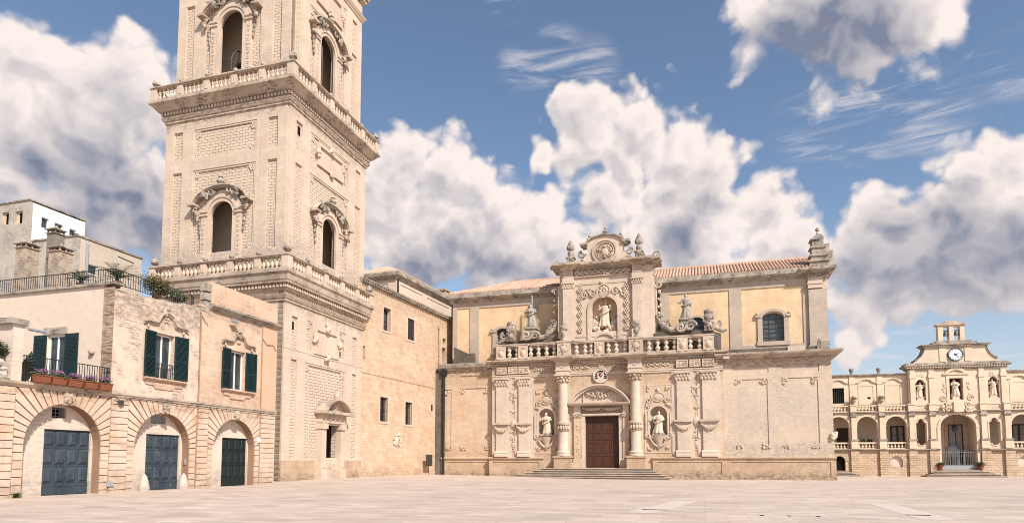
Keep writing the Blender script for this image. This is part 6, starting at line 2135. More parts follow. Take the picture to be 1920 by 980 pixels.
    n_ = MB(); n_.box(-43.0, -42.4, 3, 13, Z0, 21.85); n_.box(-.6, 0, 3, 13, Z0, 21.85); n_.build('nave_wall', 'nave_stone', K)
    for (a0, a1, z0, z1) in wins:
        c = (a0 + a1) / 2; hw = (a1 - a0) / 2
        f = MB()
        f.box(a0 - .5, a0, 1.92, 2.3, z0 - .3, z1); f.box(a1, a1 + .5, 1.92, 2.3, z0 - .3, z1); f.box(a0 - .6, a1 + .6, 1.86, 2.3, z0 - .45, z0)
        f.arc(c, 1.86, 2.3, z1 - .1, hw, hw + .42, 0, pi, 16, .62); f.box(c - hw - .75, c - hw - .2, 1.8, 2.3, z1 - .02, z1 + .2); f.box(c + hw + .2, c + hw + .75, 1.8, 2.3, z1 - .02, z1 + .2)
        for sx in (-1, 1):
            f.ball(c + sx * (hw + .55), 1.9, z1 + .35, .18, .16, .18)
        f.build('window_surround', 'nave_stone', K)
        g = MB(); g.panel(archp(c, hw, z0, z1 - .1, .55, 12), 2.45, 2.5); g.build('nave_window', 'leaded_glass', K)
        g = MB()
        for i in range(1, 6):
            z = z0 + (z1 + .3 - z0) * i / 6; g.box(a0, a1, 2.38, 2.42, z - .025, z + .025)
        for i in range(1, 3):
            x = a0 + (a1 - a0) * i / 3; g.box(x - .025, x + .025, 2.38, 2.42, z0, z1 + .3)
        g.build('window_bars', 'iron', K)
    e = MB()
    e.sweep([(2.2, 21.6), (1.95, 21.65), (1.8, 21.85), (1.35, 22.0), (1.25, 22.15), (1.25, 22.65), (1.5, 22.75), (2.2, 22.75)], -43.4, -.9)
    e.build('eaves_cornice', 'weathered_stone', K)
    p = MB(); p.tube([(-17.35, 1.75, 13.5), (-17.35, 1.75, 21.9)], .13, 8); p.build('drainpipe', 'drain_black', K)
    p = MB(); p.tube([(-43.3, -.18, -.3), (-43.3, -.18, 12.6)], .17, 8); p.box(-43.65, -42.9, -.4, -.05, 12.2, 12.85); p.build('drainpipe', 'drain_black', K)
    p = MB(); p.box(-44.6, -43.5, -.05, .6, -.5, 12.6); p.build('stained_return', 'dark_wall', K)
    # roof of half-round tiles
    r = MB()
    ey, ez, ry, rz = 1.55, 22.72, 7.2, 25.25
    hip = -35.5
    N = 118
    for i in range(N):
        x = -43.3 + (43.3 - .3) * (i + .5) / N
        t = min(1., (x + 43.4) / (hip + 43.4))
        r.tube([(x, ey, ez + .05), (x, ey + (ry - ey) * t, ez + .05 + (rz - ez) * t)], [.135, .135], 7)
    r.add([(-43.4, ey, ez), (-.2, ey, ez), (-.2, ry, rz), (hip, ry, rz), (-43.4, 13, ez), (-.2, 13, ez)], [(0, 1, 2, 3), (0, 3, 4), (3, 2, 5, 4)])
    r.tube([(-43.35, ey, ez + .1), (hip, ry, rz + .1), (-.4, ry, rz + .1)], .2, 7)
    r.build('tiled_roof', 'roof_tile', K)
    # corner pier and stepped end gable of the nave
    p = MB()
    p.box(-1.5, -.1, 1.72, 3.2, 14.2, 20.3); p.box(-1.62, .02, 1.6, 3.2, Z0, 14.2); p.box(-.3, .42, 2.2, 12, Z0, 20.4)
    p.build('corner_pier', 'nave_stone', K)
    p = MB(); p.box(-1.55, -.05, 1.62, 3.2, 20.4, 21.8); p.box(-1.62, .02, 1.55, 3.2, 20.85, 21.0); p.box(-.2, .5, 2.2, 12, 20.4, 21.8); p.build('pier_capital', 'cathedral_pale', K)
    c = MB(); c.ring(-1.7, .45, 1.6, 12, [(0, 21.6), (.12, 21.7), (.2, 21.9), (.55, 22.15), (.75, 22.3), (.78, 22.55), (.5, 22.6)]); dentils(c, -1.9, .6, 1.25, 1.6, 21.75, 21.92, .24); c.build('pier_cornice', 'weathered_stone', K)
    s = MB()
    for x0, x1, z0, z1 in ((-1.25, 1.05, 22.55, 23.5), (-1.1, .95, 23.5, 24.1), (-1.0, .75, 24.1, 25.0), (-.95, .2, 25.0, 25.9)):
        s.box(x0, x1, 1.9, 3.2, z0, z1); s.box(x0 - .15, x1 - .3, 1.75, 3.3, z1 - .12, z1 + .06)
    s.box(.5, 1.15, 2.0, 3.4, 22.6, 24.6); s.box(.35, .8, 2.0, 3.4, 24.6, 25.3)
    s.panel([(-.95, 25.9), (.25, 25.9), (.1, 26.3), (-.2, 26.45), (-.7, 26.25)], 1.9, 3.1)
    s.lathe(-.3, 2.4, 26.3, [(.2, 0), (.1, .3), (.07, .55), (.2, .62), (.22, .8), (.1, .95)], 10)
    s.build('stepped_gable', 'weathered_stone', K)
    d = MB(); d.box(-10.4, .05, .35, 1.9, 13.28, 13.85); d.box(-44, -36.2, 1.2, 1.95, 13.4, 13.7); d.build('roof_parapet', 'dark_wall', K)
    d = MB(); d.panel([(-42.4, 13.5), (-39.6, 13.5), (-39.7, 15.0), (-40.6, 15.0), (-42.4, 15.9)], .9, 1.2); d.build('lean_to_wall', 'dark_wall', K)
    d = MB(); d.box(-3.95, -2.2, .2, .6, 13.28, 13.95); d.build('parapet_panel', 'cathedral_pale', K)
    d = MB(); d.box(-.75, .15, .15, .9, 13.3, 14.3); d.panel([(-1.15, 13.3), (-.75, 13.3), (-.75, 14.3), (-.6, 14.6), (-.9, 14.6)], .2, .6); d.build('corner_block', 'weathered_stone', K)
    # worn carved bracket on the wing corner
    b = MB(); b.ball(.1, .0, 4.35, .36, .36, .34); b.tube([(.0, -.05, 4.05), (.3, -.1, 4.3), (.48, -.12, 4.75)], [.28, .24, .1], 8); b.ball(.3, -.1, 4.6, .2, .2, .16)
    b.build('worn_bracket', 'statue_stone', K, True)
    # statues
    def put(o, fr, loc, mat, label, face=0., name='statue', group=None):
        o.name = name; o.data.name = name
        o.data.materials.clear(); o.data.materials.append(MATS[mat])
        o.location = fr.at(*loc); o.rotation_euler = (0, 0, fr.a + face)
        tag(o, label, 'statue', group)
    put(statue_mesh('statue', 2.45, 2, 'cross'), FK, (nl, -.42, 4.87), 'statue_stone', 'pale robed statue with hands at its chest in the niche left of the cathedral door')
    put(statue_mesh('statue', 2.45, 5, 'bless'), FK, (nr, -.42, 4.77), 'statue_stone', 'pale robed statue with a raised arm in the niche right of the cathedral door', .15)
    put(statue_mesh('statue', 2.75, 8, 'cross', veil=True), FK, (-32.25, .1, 17.6), 'statue_grey', 'weathered veiled statue on the scroll pedestal left of the crowning gable')
    put(statue_mesh('statue', 2.7, 11, 'point'), FK, (-14.35, .1, 17.6), 'statue_grey', 'weathered cloaked statue on the scroll pedestal right of the crowning gable')
    put(statue_mesh('statue', 3.0, 14, 'wide', mitre=True), FK, (nc, .35, 17.2), 'statue_stone', 'mitred bishop statue in the tall niche of the crowning gable')
    m = MB(); m.tube([(-32.25, .6, 19.2), (-32.25, .6, 21.6)], .09, 6); m.build('statue_stay', 'zinc', K)
    q = root('relief_group', FK, 'carved relief of kneeling figures and clouds below the mitred bishop', 'relief', (nc, .4, 16.5))
    o = MB()
    for i in range(40):
        o.ball(R(-1.35, 1.35), R(-.25, .3), R(.05, .7), R(.18, .34), R(.18, .3), R(.15, .3), 8, 5)
    for sx in (-1, 1):
        for k in range(3):
            x = sx * (.85 + .22 * k); h = 1.5 + .28 * k
            o.lathe(x, .1 + .1 * k, .4, [(.3, 0), (.24, .4), (.22, h * .55), (.12, h * .72)], 8); o.ball(x, .05 + .1 * k, .4 + h * .86, .14, .14, .18)
    o.build('cloud_and_figures', 'statue_stone', q, True)


make_cathedral()

# ------------------------------------------------------------------ seminary palace
def make_seminary():
    S = root('seminary', FS, 'honey stone seminary palace with arcades, a clock attic and a twin bell gable', 'palace')
    CX = 14.75
    arches = [(.75, 1.25), (4.17, 1.245), (7.64, 1.235), (21.95, 1.25), (25.4, 1.25)]
    # podium
    piers = [(2.05, 3.05), (5.5, 6.5), (8.95, 9.95), (11.35, 12.45), (17.2, 18.25), (19.8, 20.9), (23.2, 24.2), (26.7, 27.7)]
    m = MB()
    m.panel([(-2, -.8), (12.6, -.8), (12.6, 3.15), (-2, 3.15)], .0, .5, [archp(.7, .68, .45, 1.7, .68), archp(7.5, .73, .95, 1.65, .73)])
    m.panel([(16.85, -.8), (30, -.8), (30, 3.15), (16.85, 3.15)], .0, .5, [archp(21.95, .73, .95, 1.65, .73)])
    m.build('base_wall', 'seminary_base', S)
    b = MB(); b.box(6.7, 8.3, .25, .4, .9, 2.5); b.box(21.1, 22.8, .25, .4, .9, 2.5); b.build('blind_arch', 'infill_plaster', S)
    b = MB(); b.box(-.1, 1.5, .4, .5, 0, 2.5); b.build('cellar_door', 'dark_void', S)
    v = MB()
    for c, r, z in ((.7, .68, 1.7), (7.5, .73, 1.65), (21.95, .73, 1.65)):
        n = 9
        for i in range(n):
            t0, t1 = pi * i / n + .02, pi * (i + 1) / n - .02
            v.panel([(c + r * cos(t0), z + r * sin(t0)), (c + (r + .55) * cos(t0), z + (r + .55) * sin(t0)), (c + (r + .55) * cos(t1), z + (r + .55) * sin(t1)), (c + r * cos(t1), z + r * sin(t1))], -.05, .02)
    v.build('voussoir', 'seminary_base', S)
    for a0, a1 in piers:
        p = MB(); z = -.6
        while z < 3.05:
            p.box(a0, a1, -.28, .02, z + .015, z + .285); z += .30
        p.box(a0 + .02, a1 - .02, -.25, .02, -.6, 3.1)
        p.build('rusticated_pier', 'seminary_base', S)
    c = MB()
    for a0, a1 in ((-2, 12.55), (16.9, 30)):
        c.sweep([(.05, 3.1), (-.34, 3.12), (-.42, 3.2), (-.42, 3.28), (.05, 3.34)], a0, a1)
    c.build('base_cornice', 'weathered_stone', S)
    # gallery front
    hol = [archp(c_, hw, 3.3, 6.35, hw) for c_, hw in arches]
    n1, n2 = (10.56, .6), (18.86, .61)
    hol += [lobed(n1[0], n1[1], 3.75, 7.2), lobed(n2[0], n2[1], 3.75, 7.3)]
    g = MB()
    big = archp(CX, 2.02, .65, 6.15, 1.55, 22)
    g.panel([(-2, 3.3), (12.3, 3.3), (12.3, .65), (17.2, .65), (17.2, 3.3), (30, 3.3), (30, 8.05), (-2, 8.05)], .0, .55, hol + [[(x, max(z, .66)) for x, z in big]])
    g.build('gallery_front', 'seminary_stone', S)
    for c_, hw in arches:
        k = MB(); k.arc(c_, -.10, .0, 6.35, hw, hw + .26, 0, pi, 18)
        for sx in (-1, 1):
            k.box(c_ + sx * (hw + .16) - .2, c_ + sx * (hw + .16) + .2, -.12, .0, 6.25, 6.42)
            k.box(c_ + sx * (hw + .14) - .14, c_ + sx * (hw + .14) + .14, -.05, .0, 3.34, 6.25)
        k.build('arch_moulding', 'seminary_stone', S)
    k = MB(); k.arc(CX, -.12, .0, 6.15, 2.02, 2.32, 0, pi, 24, .79)
    for sx in (-1, 1):
        k.box(CX + sx * 2.2 - .18, CX + sx * 2.2 + .18, -.1, .0, .7, 6.1); k.box(CX + sx * 2.25 - .28, CX + sx * 2.25 + .28, -.14, .0, 6.05, 6.2)
    k.build('arch_moulding', 'seminary_stone', S)
    for c_, hw in (n1, n2):
        k = MB(); outer = [(c_ + (x - c_) * 1.22, 5.5 + (z - 5.5) * 1.07) for x, z in lobed(c_, hw, 3.75, 7.25)]
        k.panel(outer, -.07, .0, [lobed(c_, hw, 3.75, 7.25)]); k.build('niche_surround', 'seminary_stone', S)
    for a0, a1 in ((2.1, 2.95), (5.65, 6.2), (9.1, 9.75), (11.5, 12.2), (17.3, 17.95), (19.9, 20.6), (23.35, 23.95), (26.9, 27.5)):
        c_ = (a0 + a1) / 2
        p = MB(); p.box(c_ - .3, c_ + .3, -.3, .0, 4.55, 7.55); p.box(c_ - .42, c_ + .42, -.42, .0, 3.34, 4.4)
        p.build('gallery_pilaster', 'seminary_stone', S)
        p = MB(); p.box(c_ - .5, c_ + .5, -.5, .0, 4.38, 4.58); p.box(c_ - .36, c_ + .36, -.38, .0, 7.5, 7.62); p.box(c_ - .45, c_ + .45, -.46, .0, 7.62, 7.85); p.box(c_ - .34, c_ + .34, -.34, 0, 7.85, 8.06)
        p.build('pilaster_capital', 'weathered_stone', S)
    # gallery interior
    m = MB(); m.box(-2, 30, 3.0, 3.3, -.5, 8.0); m.box(-2, 30, .5, 3.1, 8.0, 8.2); m.box(-2, 12.5, .5, 3, 3.0, 3.2); m.box(17, 30, .5, 3, 3.0, 3.2); m.box(12.3, 17.2, .4, 3.1, .45, .62)
    m.box(12.3, 12.5, .55, 3, .6, 8); m.box(17.0, 17.2, .55, 3, .6, 8)
    m.build('gallery_interior', 'gallery_plaster', S)
    MB().box(1.1, 2.75, 2.9, 3.02, 3.2, 6.25).build('gallery_door', 'dark_brown', S)
    for a0, a1, z1 in ((7.75, 9.45, 6.45), (21.95, 23.6, 6.5), (25.3, 27.0, 6.5)):
        o = MB().panel(rect(a0, a1, 3.2, z1), 2.85, 2.98, [rect(a0 + .18, (a0 + a1) / 2 - .1, 3.3, z1 - .15), rect((a0 + a1) / 2 + .1, a1 - .18, 3.3, z1 - .15)]).build('gallery_window', 'dark_brown', S)
        p = MB(); p.box(a0 + .1, a1 - .1, 2.92, 2.96, 3.3, z1 - .1); p.build('pane', 'curtain', o)
        p = MB()
        for z in (4.2, 5.2):
            p.box(a0 + .1, a1 - .1, 2.88, 2.92, z, z + .05)
        p.build('glazing_bar', 'dark_brown', o)
    o = MB().panel(rect(14.25, 16.8, .7, 7.0), 2.9, 3.02, [rect(14.65, 16.4, .7, 6.6)]).build('inner_portal', 'palace_stone', S)
    w = MB().panel(rect(14.65, 16.4, .62, 6.6), 2.94, 3.0, [rect(14.78, 15.5, 3.0, 6.45), rect(15.6, 16.27, 3.0, 6.45)]).build('inner_window', 'dark_brown', S)
    MB().box(14.7, 16.35, 2.97, 3.0, 2.9, 6.5).build('pane', 'curtain', w)
    # lower balustrades
    bal = baluster_mesh('baluster', .62, .15); src = None
    for c_, hw in arches:
        m = MB(); m.box(c_ - hw, c_ + hw, -.02, .3, 4.0, 4.2); m.box(c_ - hw, c_ + hw, .0, .28, 3.3, 3.42)
        b = m.build('balustrade', 'seminary_stone', S)
        n = 6
        for i in range(n):
            a = c_ - hw + 2 * hw * (i + .5) / n
            if src is None:
                src = bal; bal.parent = b; bal.location = (a, .14, 3.4); bal.data.materials.clear(); bal.data.materials.append(MATS['seminary_stone'])
            else:
                clone(src, b, (a, .14, 3.4))
    # upper balustrade, solid relief with dark gaps
    c = MB(); c.sweep([(.1, 7.98), (-.12, 8.0), (-.3, 8.1), (-.34, 8.2), (.1, 8.22)], -2, 30); c.build('gallery_cornice', 'weathered_stone', S)
    m = MB(); m.box(-2, 30, -.08, .22, 8.2, 8.34); m.box(-2, 30, -.1, .24, 8.94, 9.1)
    up = m.build('upper_balustrade', 'seminary_stone', S)
    a = -1.8
    k = MB()
    while a < 29.5:
        k.lathe(a, .07, 8.34, [(.12, 0), (.08, .06), (.17, .2), (.08, .4), (.13, .52), (.13, .6)], 8); a += .42
    k.build('lattice_relief', 'seminary_stone', up, True)
    for a0, a1 in ((2.1, 2.95), (5.65, 6.2), (9.1, 9.75), (11.5, 12.2), (17.3, 17.95), (19.9, 20.6), (23.35, 23.95), (26.9, 27.5)):
        c_ = (a0 + a1) / 2
        p = MB(); p.box(c_ - .38, c_ + .38, -.36, .26, 8.2, 9.02); p.box(c_ - .46, c_ + .46, -.44, .3, 9.02, 9.18); p.build('balustrade_pier', 'seminary_stone', up)
    k = MB(); k.box(CX - 1.35, CX + 1.35, -.3, .2, 8.1, 9.25); k.ball(CX, -.36, 8.65, .8, .25, .75, 12, 6)
    k.panel(rect(CX - .55, CX + .55, 8.0, 9.3), -.62, -.3)
    for sx in (-1, 1):
        k.spiral(CX + sx * 1.1, -.4, 8.9, .36, 1.3, .12, sx, 0); k.spiral(CX + sx * 1.1, -.4, 8.35, .34, 1.3, .11, -sx, 0)
        leaf_cluster(k, CX + sx * 1.5, -.3, 8.5, .6, .8, 9, .15, .1)
    k.build('carved_crest', 'seminary_stone', S, True)
    # upper walls
    u = MB()
    up_h = [rect(.25, 1.68, 9.45, 11.55), rect(4.5, 4.9, 9.98, 10.25)]
    u.panel(rect(-2, 9.3, 8.1, 13.1), .6, 1.0, up_h + [])
    u.panel(rect(20.3, 30, 8.1, 13.2), .6, 1.0)
    u.build('upper_wall', 'seminary_stone', S)
    d = MB(); d.box(.2, 1.75, .95, 1.05, 9.4, 11.6); d.box(4.45, 4.95, .95, 1.05, 9.9, 10.3)
    gr = MB()
    for i in range(7):
        gr.box(.25 + 1.43 * i / 6 - .02, .25 + 1.43 * i / 6 + .02, .7, .74, 9.45, 11.55)
    w = d.build('upper_window', 'dark_void', S); gr.build('grille', 'iron', w)
    for c_ in (.96, 4.4, 7.63, 22.0, 25.4):
        f = MB()
        if c_ > 1:
            f.panel(rect(c_ - 1.0, c_ + 1.0, 9.2, 11.9), .55, .6, [rect(c_ - .82, c_ + .82, 9.2, 11.72)])
        pts = [(-1.2, 0), (-.8, .12), (-.45, .42), (0, .52), (.45, .42), (.8, .12), (1.2, 0)]
        for (x0, z0), (x1, z1) in zip(pts[:-1], pts[1:]):
            f.add([(c_ + x0, .42, 12.1 + z0), (c_ + x1, .42, 12.1 + z1), (c_ + x1, .62, 12.1 + z1), (c_ + x0, .62, 12.1 + z0), (c_ + x0, .42, 12.24 + z0), (c_ + x1, .42, 12.24 + z1), (c_ + x1, .62, 12.24 + z1), (c_ + x0, .62, 12.24 + z0)],
                  [(0, 1, 5, 4), (1, 2, 6, 5), (2, 3, 7, 6), (3, 0, 4, 7), (4, 5, 6, 7), (3, 2, 1, 0)])
        f.build('window_hood', 'seminary_stone', S)
    for c_ in (2.65, 6.0, 23.65, 27.2):
        p = MB(); p.box(c_ - .3, c_ + .3, .5, .6, 9.1, 12.0); p.box(c_ - .36, c_ + .36, .44, .6, 12.0, 12.5); p.box(c_ - .3, c_ + .3, .5, .6, 12.5, 13.1); p.build('upper_pilaster', 'seminary_stone', S)
    c = MB(); c.sweep([(1.0, 13.0), (.5, 13.02), (.34, 13.14), (.3, 13.3), (1.0, 13.36)], -2, 9.3); c.sweep([(1.0, 13.0), (.5, 13.02), (.34, 13.14), (.3, 13.3), (1.0, 13.36)], 20.3, 30); c.build('roof_cornice', 'weathered_stone', S)
    for x in (2.68, 6.0, 23.7):
        o = MB(); o.lathe(x, .7, 13.34, [(.22, 0), (.2, .2), (.14, .26), (.3, .5), (.3, .72), (.12, .86)], 10); o.build('roof_finial', 'weathered_stone', S, True)
    m = MB(); m.box(-2, 30, 1.0, 10, 8.0, 13.0); m.build('upper_block', 'seminary_stone', S)
    # centre block
    niches = [(10.68, .6, 9.6, 12.35), (19.0, .61, 9.75, 12.48)]
    ce = MB()
    ce.panel(rect(9.3, 20.35, 8.1, 13.75), -.02, .9, [lobed_top(c_, hw, z0, z1) for c_, hw, z0, z1 in niches] + [rect(14.0, 15.53, 9.6, 12.4)])
    ce.build('centre_wall', 'seminary_stone', S)
    d = MB(); d.box(9.9, 11.5, .85, .95, 9.4, 12.6); d.box(18.2, 19.8, .85, .95, 9.4, 12.6); d.box(13.8, 15.7, .85, .95, 9.4, 12.6)
    d.build('niche_back', 'dark_brown', S)
    for c_ in (9.75, 11.95, 17.65, 20.1):
        p = MB(); p.box(c_ - .3, c_ + .3, -.16, 0, 9.1, 12.5); p.box(c_ - .38, c_ + .38, -.24, 0, 12.5, 12.95); p.box(c_ - .3, c_ + .3, -.16, 0, 12.95, 13.7); p.build('upper_pilaster', 'seminary_stone', S)
    o = MB()
    o.panel(rect(13.65, 15.88, 9.3, 12.85), -.1, 0, [rect(14.0, 15.53, 9.6, 12.4)])
    o.arc(14.77, -.22, 0, 12.3, 1.15, 1.5, radians(30), radians(150), 16); o.box(13.3, 16.25, -.22, 0, 12.85, 13.02)
    for sx in (-1, 1):
        o.spiral(14.77 + sx * 1.55, -.06, 9.85, .42, 1.6, .08, sx, 0); leaf_cluster(o, 14.77 + sx * 1.4, -.04, 11.2, .4, 1.8, 14, .12, .06)
    for c_ in (10.68, 19.0):
        leaf_cluster(o, c_, -.04, 12.85, 1.3, .5, 14, .13, .07)
    o.build('niche_surround', 'seminary_stone', S, True)
    c = MB(); c.ring(9.3, 20.4, 0, 1.2, [(0, 13.55), (.1, 13.6), (.2, 13.8), (.5, 14.0), (.55, 14.15), (.5, 14.2)]); c.ring(9.3, 20.4, 0, 1.2, [(.3, 14.18), (.3, 14.45), (.0, 14.5)]); c.build('centre_cornice', 'weathered_stone', S)
    d = MB(); dentils(d, 9.0, 20.7, -.42, -.2, 13.8, 13.96, .3); d.build('dentil_course', 'seminary_stone', S)
    # attic with concave sides
    at = []
    L = [(9.9, 14.4), (10.2, 14.75), (10.55, 14.95), (10.9, 15.25), (11.2, 15.65), (11.38, 16.1), (11.45, 16.6)]
    R_ = [(18.45, 16.7), (18.55, 16.2), (18.72, 15.75), (19.0, 15.35), (19.35, 15.05), (19.7, 14.85), (20.05, 14.4)]
    a_ = MB(); a_.panel(L + R_, .2, 1.6); a_.build('attic_wall', 'seminary_stone', S)
    k = MB()
    for pp in (L[1:], R_[:-1]):
        for (x0, z0), (x1, z1) in zip(pp[:-1], pp[1:]):
            k.add([(x0, .05, z0), (x1, .05, z1), (x1, 1.7, z1), (x0, 1.7, z0), (x0, .05, z0 + .16), (x1, .05, z1 + .16), (x1, 1.7, z1 + .16), (x0, 1.7, z0 + .16)], [(0, 1, 5, 4), (1, 2, 6, 5), (2, 3, 7, 6), (3, 0, 4, 7), (4, 5, 6, 7), (3, 2, 1, 0)])
    k.box(11.2, 18.75, -.1, 1.8, 16.6, 16.78); k.box(11.0, 18.95, -.2, 1.9, 16.78, 16.9); k.box(12.3, 17.4, -.05, 1.7, 16.9, 17.15); k.box(12.8, 16.8, .0, 1.6, 17.15, 17.35)
    k.build('attic_coping', 'weathered_stone', S)
    k = MB(); k.box(13.1, 13.9, .12, .2, 14.6, 16.6); k.box(16.0, 16.8, .12, .2, 14.6, 16.6); k.build('attic_pilaster', 'seminary_stone', S)
    # clock
    ck = MB(); ck.arc(14.93, .02, .22, 15.5, 0, .82, 0, 2 * pi, 36, .95); cl = ck.build('clock_face', 'clock_white', S)
    k = MB(); k.arc(14.93, -.04, .22, 15.5, .81, .88, 0, 2 * pi, 36, .95); k.build('clock_rim', 'dark_brown', cl)
    k = MB()
    NUM = ['XII', 'I', 'II', 'III', 'IIII', 'V', 'VI', 'VII', 'VIII', 'IX', 'X', 'XI']
    for h_, s_ in enumerate(NUM):
        a0 = pi / 2 - 2 * pi * h_ / 12
        w = .042
        for j, ch in enumerate(s_):
            off = (j - (len(s_) - 1) / 2) * w * (1.0 if ch == 'I' else 1.3)
            cx_, cz_ = 14.93 + .68 * cos(a0) + off * sin(a0), 15.5 + .95 * (.68 * sin(a0) - off * cos(a0))

            def st(u0, u1):
                p0 = (cx_ + u0 * sin(a0) + .085 * cos(a0), cz_ - u0 * cos(a0) + .085 * sin(a0)); p1 = (cx_ + u1 * sin(a0) - .085 * cos(a0), cz_ - u1 * cos(a0) - .085 * sin(a0))
                k.tube([(p0[0], .015, p0[1]), (p1[0], .015, p1[1])], .010, 4)
            if ch == 'I': st(0, 0)
            elif ch == 'V': st(-.025, 0); st(.025, 0)
            else: st(-.028, .028); st(.028, -.028)
    k.build('numerals', 'clock_blue', cl)
    k = MB()
    for a0, L_, wd in ((pi / 2 - radians(66), .50, .055), (pi / 2 - radians(137), .66, .045)):
        ux, uz = cos(a0), sin(a0)
        k.panel([(14.93 - ux * .2 + uz * wd, 15.5 - uz * .2 - ux * wd), (14.93 + ux * L_, 15.5 + uz * L_), (14.93 - ux * .2 - uz * wd, 15.5 - uz * .2 + ux * wd)], -.03, -.01)
    k.arc(14.93, -.035, -.01, 15.5, 0, .09, 0, 2 * pi, 12)
    k.build('clock_hands', 'clock_blue', cl)
    # bell gable
    g = MB()
    g.panel(rect(13.2, 16.25, 17.3, 19.5), .5, 1.2, [archp(14.14, .36, 17.45, 19.2, .06, 6), archp(15.38, .36, 17.45, 19.2, .06, 6)])
    g.build('bell_gable', 'seminary_stone', S)
    g = MB(); g.panel([(13.05, 19.5), (16.4, 19.5), (16.4, 19.62), (14.75, 20.15), (13.05, 19.62)], .4, 1.3); g.box(12.98, 16.48, .34, 1.36, 19.42, 19.54); g.build('gable_pediment', 'cornice_stone', S)
    # entrance steps
    steps(S, 6, .62, .18, (12.3, 17.2, -.4), (.48, .48, .4), .5)
    steps(S, 5, .45, .17, (-2, 1.5, -.4), (0, .42, .34), .0)
    # statues in the upper niches
    def put(o, loc, label):
        o.name = 'statue'; o.data.name = 'statue'
        o.data.materials.append(MATS['statue_stone'])
        o.location = FS.at(*loc); o.rotation_euler = (0, 0, FS.a); tag(o, label, 'statue')
    put(statue_mesh('statue', 2.0, 21, 'wide'), (10.68, .35, 10.05), 'pale statue with open arms in the dark niche left below the clock')
    put(statue_mesh('statue', 2.15, 24, 'cross', veil=True), (14.77, .35, 10.15), 'veiled statue on a tall base in the square opening under the clock')
    put(statue_mesh('statue', 2.05, 27, 'wide'), (19.0, .35, 10.2), 'pale statue with spread hands in the dark niche right below the clock')
    for c_, z in ((10.68, 9.6), (14.77, 9.6), (19.0, 9.75)):
        p = MB(); h_ = .45 if c_ != 14.77 else .55
        p.box(c_ - .48, c_ + .48, .05, .75, z, z + .12); p.box(c_ - .38, c_ + .38, .08, .7, z + .12, z + h_ - .08); p.box(c_ - .44, c_ + .44, .04, .74, z + h_ - .08, z + h_); p.build('statue_base', 'seminary_stone', S)


def lobed_top(c, hw, z0, z1, n=10):
    r = hw * .72
    p = [(c - hw, z0), (c + hw, z0), (c + hw, z1 - r), (c + r, z1 - r)]
    p += [(c + r * cos(pi * i / n), z1 - r + r * sin(pi * i / n)) for i in range(1, n)]
    return p + [(c - r, z1 - r), (c - hw, z1 - r)]


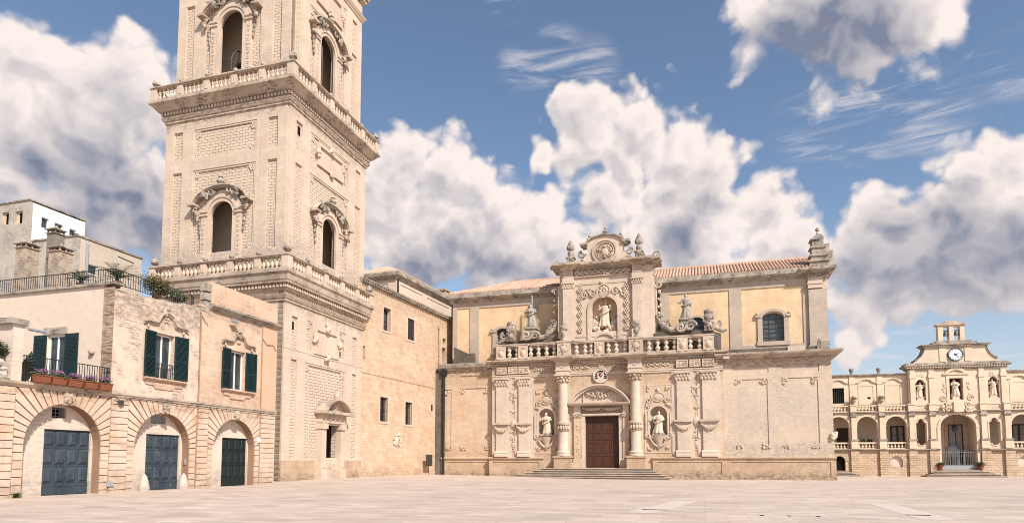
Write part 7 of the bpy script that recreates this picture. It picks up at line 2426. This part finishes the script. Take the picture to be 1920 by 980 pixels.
def make_seminary_things():
    for a, lab in ((14.14, 'dark bell in the left opening of the twin bell gable'), (15.38, 'dark bell in the right opening of the twin bell gable')):
        b = root('church_bell', FS, lab, 'bell', (a, .85, 18.2), 'bells in the bell gable')
        m = MB(); m.lathe(0, 0, -.1, [(.30, 0), (.29, .04), (.22, .18), (.17, .42), (.15, .52), (.05, .6)], 16); m.build('bell_body', 'bronze', b, True)
        m = MB(); m.box(-.36, .36, -.04, .04, .52, .62); m.tube([(.2, 0, .0), (.26, 0, -.25)], .03, 5); m.build('headstock', 'iron', b)
    def make_urn(a, lab):
        t = root('urn_planter', FS, lab, 'planter', (a, -.05, 9.18), 'urn planters on the balustrade')
        m = MB(); m.lathe(0, 0, 0, [(.28, 0), (.26, .1), (.12, .18), (.2, .3), (.34, .5), (.32, .62), (.38, .68)], 14); m.build('urn', 'weathered_stone', t, True)
        leaves('leaf', 'dry_foliage', t, 160, (.42, .36, .28), .1, (0, 0, .88), seed=int(a * 10))
    make_urn(2.62, 'stone urn with dry plant on the balustrade beside the barred window')
    make_urn(5.98, 'stone urn with dry plant on the balustrade between the blind windows')

    def pot(a, lab):
        t = root('potted_shrub', FS, lab, 'potted shrub', (a, -.3, .62), 'round shrubs flanking the gate')
        MB().lathe(0, 0, 0, [(.24, 0), (.34, .48), (.37, .48), (.37, .56), (.3, .56)], 14).build('pot', 'terracotta_pot', t, True)
        leaves('foliage', 'dark_foliage', t, 420, (.5, .45, .26), .08, (0, 0, .72), seed=int(a))
    pot(12.42, 'clipped round shrub in a terracotta pot left of the gate')
    pot(16.95, 'clipped round shrub in a terracotta pot right of the gate')
    for a, d, h, lab in ((12.95, 2.2, 2.2, 'dark cone topiary half hidden by the left gate pier'), (14.6, 2.3, 2.4, 'dark cone topiary behind the middle of the gate'), (16.15, 2.3, 2.5, 'dark cone topiary behind the right gate leaf')):
        t = root('cone_topiary', FS, lab, 'topiary', (a, d, .62), 'cone topiaries behind the gate')
        MB().lathe(0, 0, 0, [(.18, 0), (.24, .3), (.18, .3)], 12).build('pot', 'terracotta_pot', t, True)
        rnd = random.Random(int(a * 7)); m = MB()
        for i in range(900):
            z = rnd.random() ** 1.3; r = .36 * (1 - z) * sqrt(rnd.random()) + .03; q = rnd.uniform(0, 6.28)
            c = Vector((r * cos(q), r * sin(q), .35 + z * (h - .4))); u = Vector((rnd.gauss(0, 1), rnd.gauss(0, 1), rnd.gauss(0, 1))).normalized(); w = u.orthogonal().normalized()
            m.add([tuple(c - u * .07), tuple(c + w * .03), tuple(c + u * .07), tuple(c - w * .03)], [(0, 1, 2, 3)])
        m.build('foliage', 'dark_foliage', t)
    for a, lab in ((3.9, 'small leafy pot plant behind the gallery balustrade'), (4.75, 'larger leafy pot plant behind the gallery balustrade')):
        t = root('pot_plant', FS, lab, 'pot plant', (a, 1.2, 4.15))
        MB().lathe(0, 0, -.95, [(.2, 0), (.26, .9), (.2, .95)], 10).build('pot', 'terracotta_pot', t, True)
        leaves('leaf', 'dark_foliage', t, 160, (.36, .3, .3), .09, (0, 0, .25), seed=int(a * 9))
    g = root('iron_gate', FS, 'pale iron barred gate across the seminary entrance', 'gate', (14.72, .2, .62))
    for sx, nm in ((-1, 'left'), (1, 'right')):
        m = MB()
        for i in range(9):
            x = sx * (.14 + i * .2); m.box(x - .016, x + .016, -.016, .016, .55, 2.3 + .25 * (1 - i / 9)); m.lathe(x, 0, 2.3 + .25 * (1 - i / 9), [(.03, 0), (.03, .04), (.005, .14)], 5)
        for z in (.6, 1.75, 2.2):
            m.box(min(0, sx * 1.95), max(0, sx * 1.95), -.02, .02, z, z + .05)
        m.box(sx * .06 - .03, sx * .06 + .03, -.03, .03, .5, 2.5)
        m.build('gate_leaf', 'pale_iron', g)
    MB().box(-2.0, 2.0, -.05, .12, .0, .56).build('threshold_panel', 'zinc', g)
    m = MB(); m.box(-1.02, -.96, -.04, .04, .5, 2.4); m.box(.62, .7, -.04, .04, .5, 2.4); m.build('gate_post', 'pale_iron', g)
    l = root('hanging_lantern', FS, 'dark iron lantern hanging inside the seminary entrance arch', 'lantern', (14.85, 1.4, 5.5))
    m = MB(); m.lathe(0, 0, 0, [(.14, 0), (.34, .62), (.36, .62), (.1, .82), (.04, .95)], 6); m.build('lamp_body', 'glass', l)
    m = MB()
    for i in range(6):
        q = 2 * pi * i / 6; m.tube([(.15 * cos(q), .15 * sin(q), 0), (.36 * cos(q), .36 * sin(q), .63), (.05 * cos(q), .05 * sin(q), .92)], .03, 5)
    m.build('lamp_frame', 'iron', l)
    m = MB(); m.tube([(0, 0, .9), (0, 0, 2.15)], .03, 5); m.build('chain', 'iron', l)
    w = root('well_head', FS, 'grey carved stone well head glimpsed beyond the gate', 'well head', (15.0, 2.55, .62))
    m = MB(); m.lathe(0, 0, 0, [(.6, 0), (.6, .2), (.45, .4), (.5, 1.8), (.62, 2.1), (.66, 2.75), (.5, 3.1), (.2, 3.3)], 14); m.build('carved_stone_bowl', 'zinc', w, True)


make_seminary()
make_seminary_things()
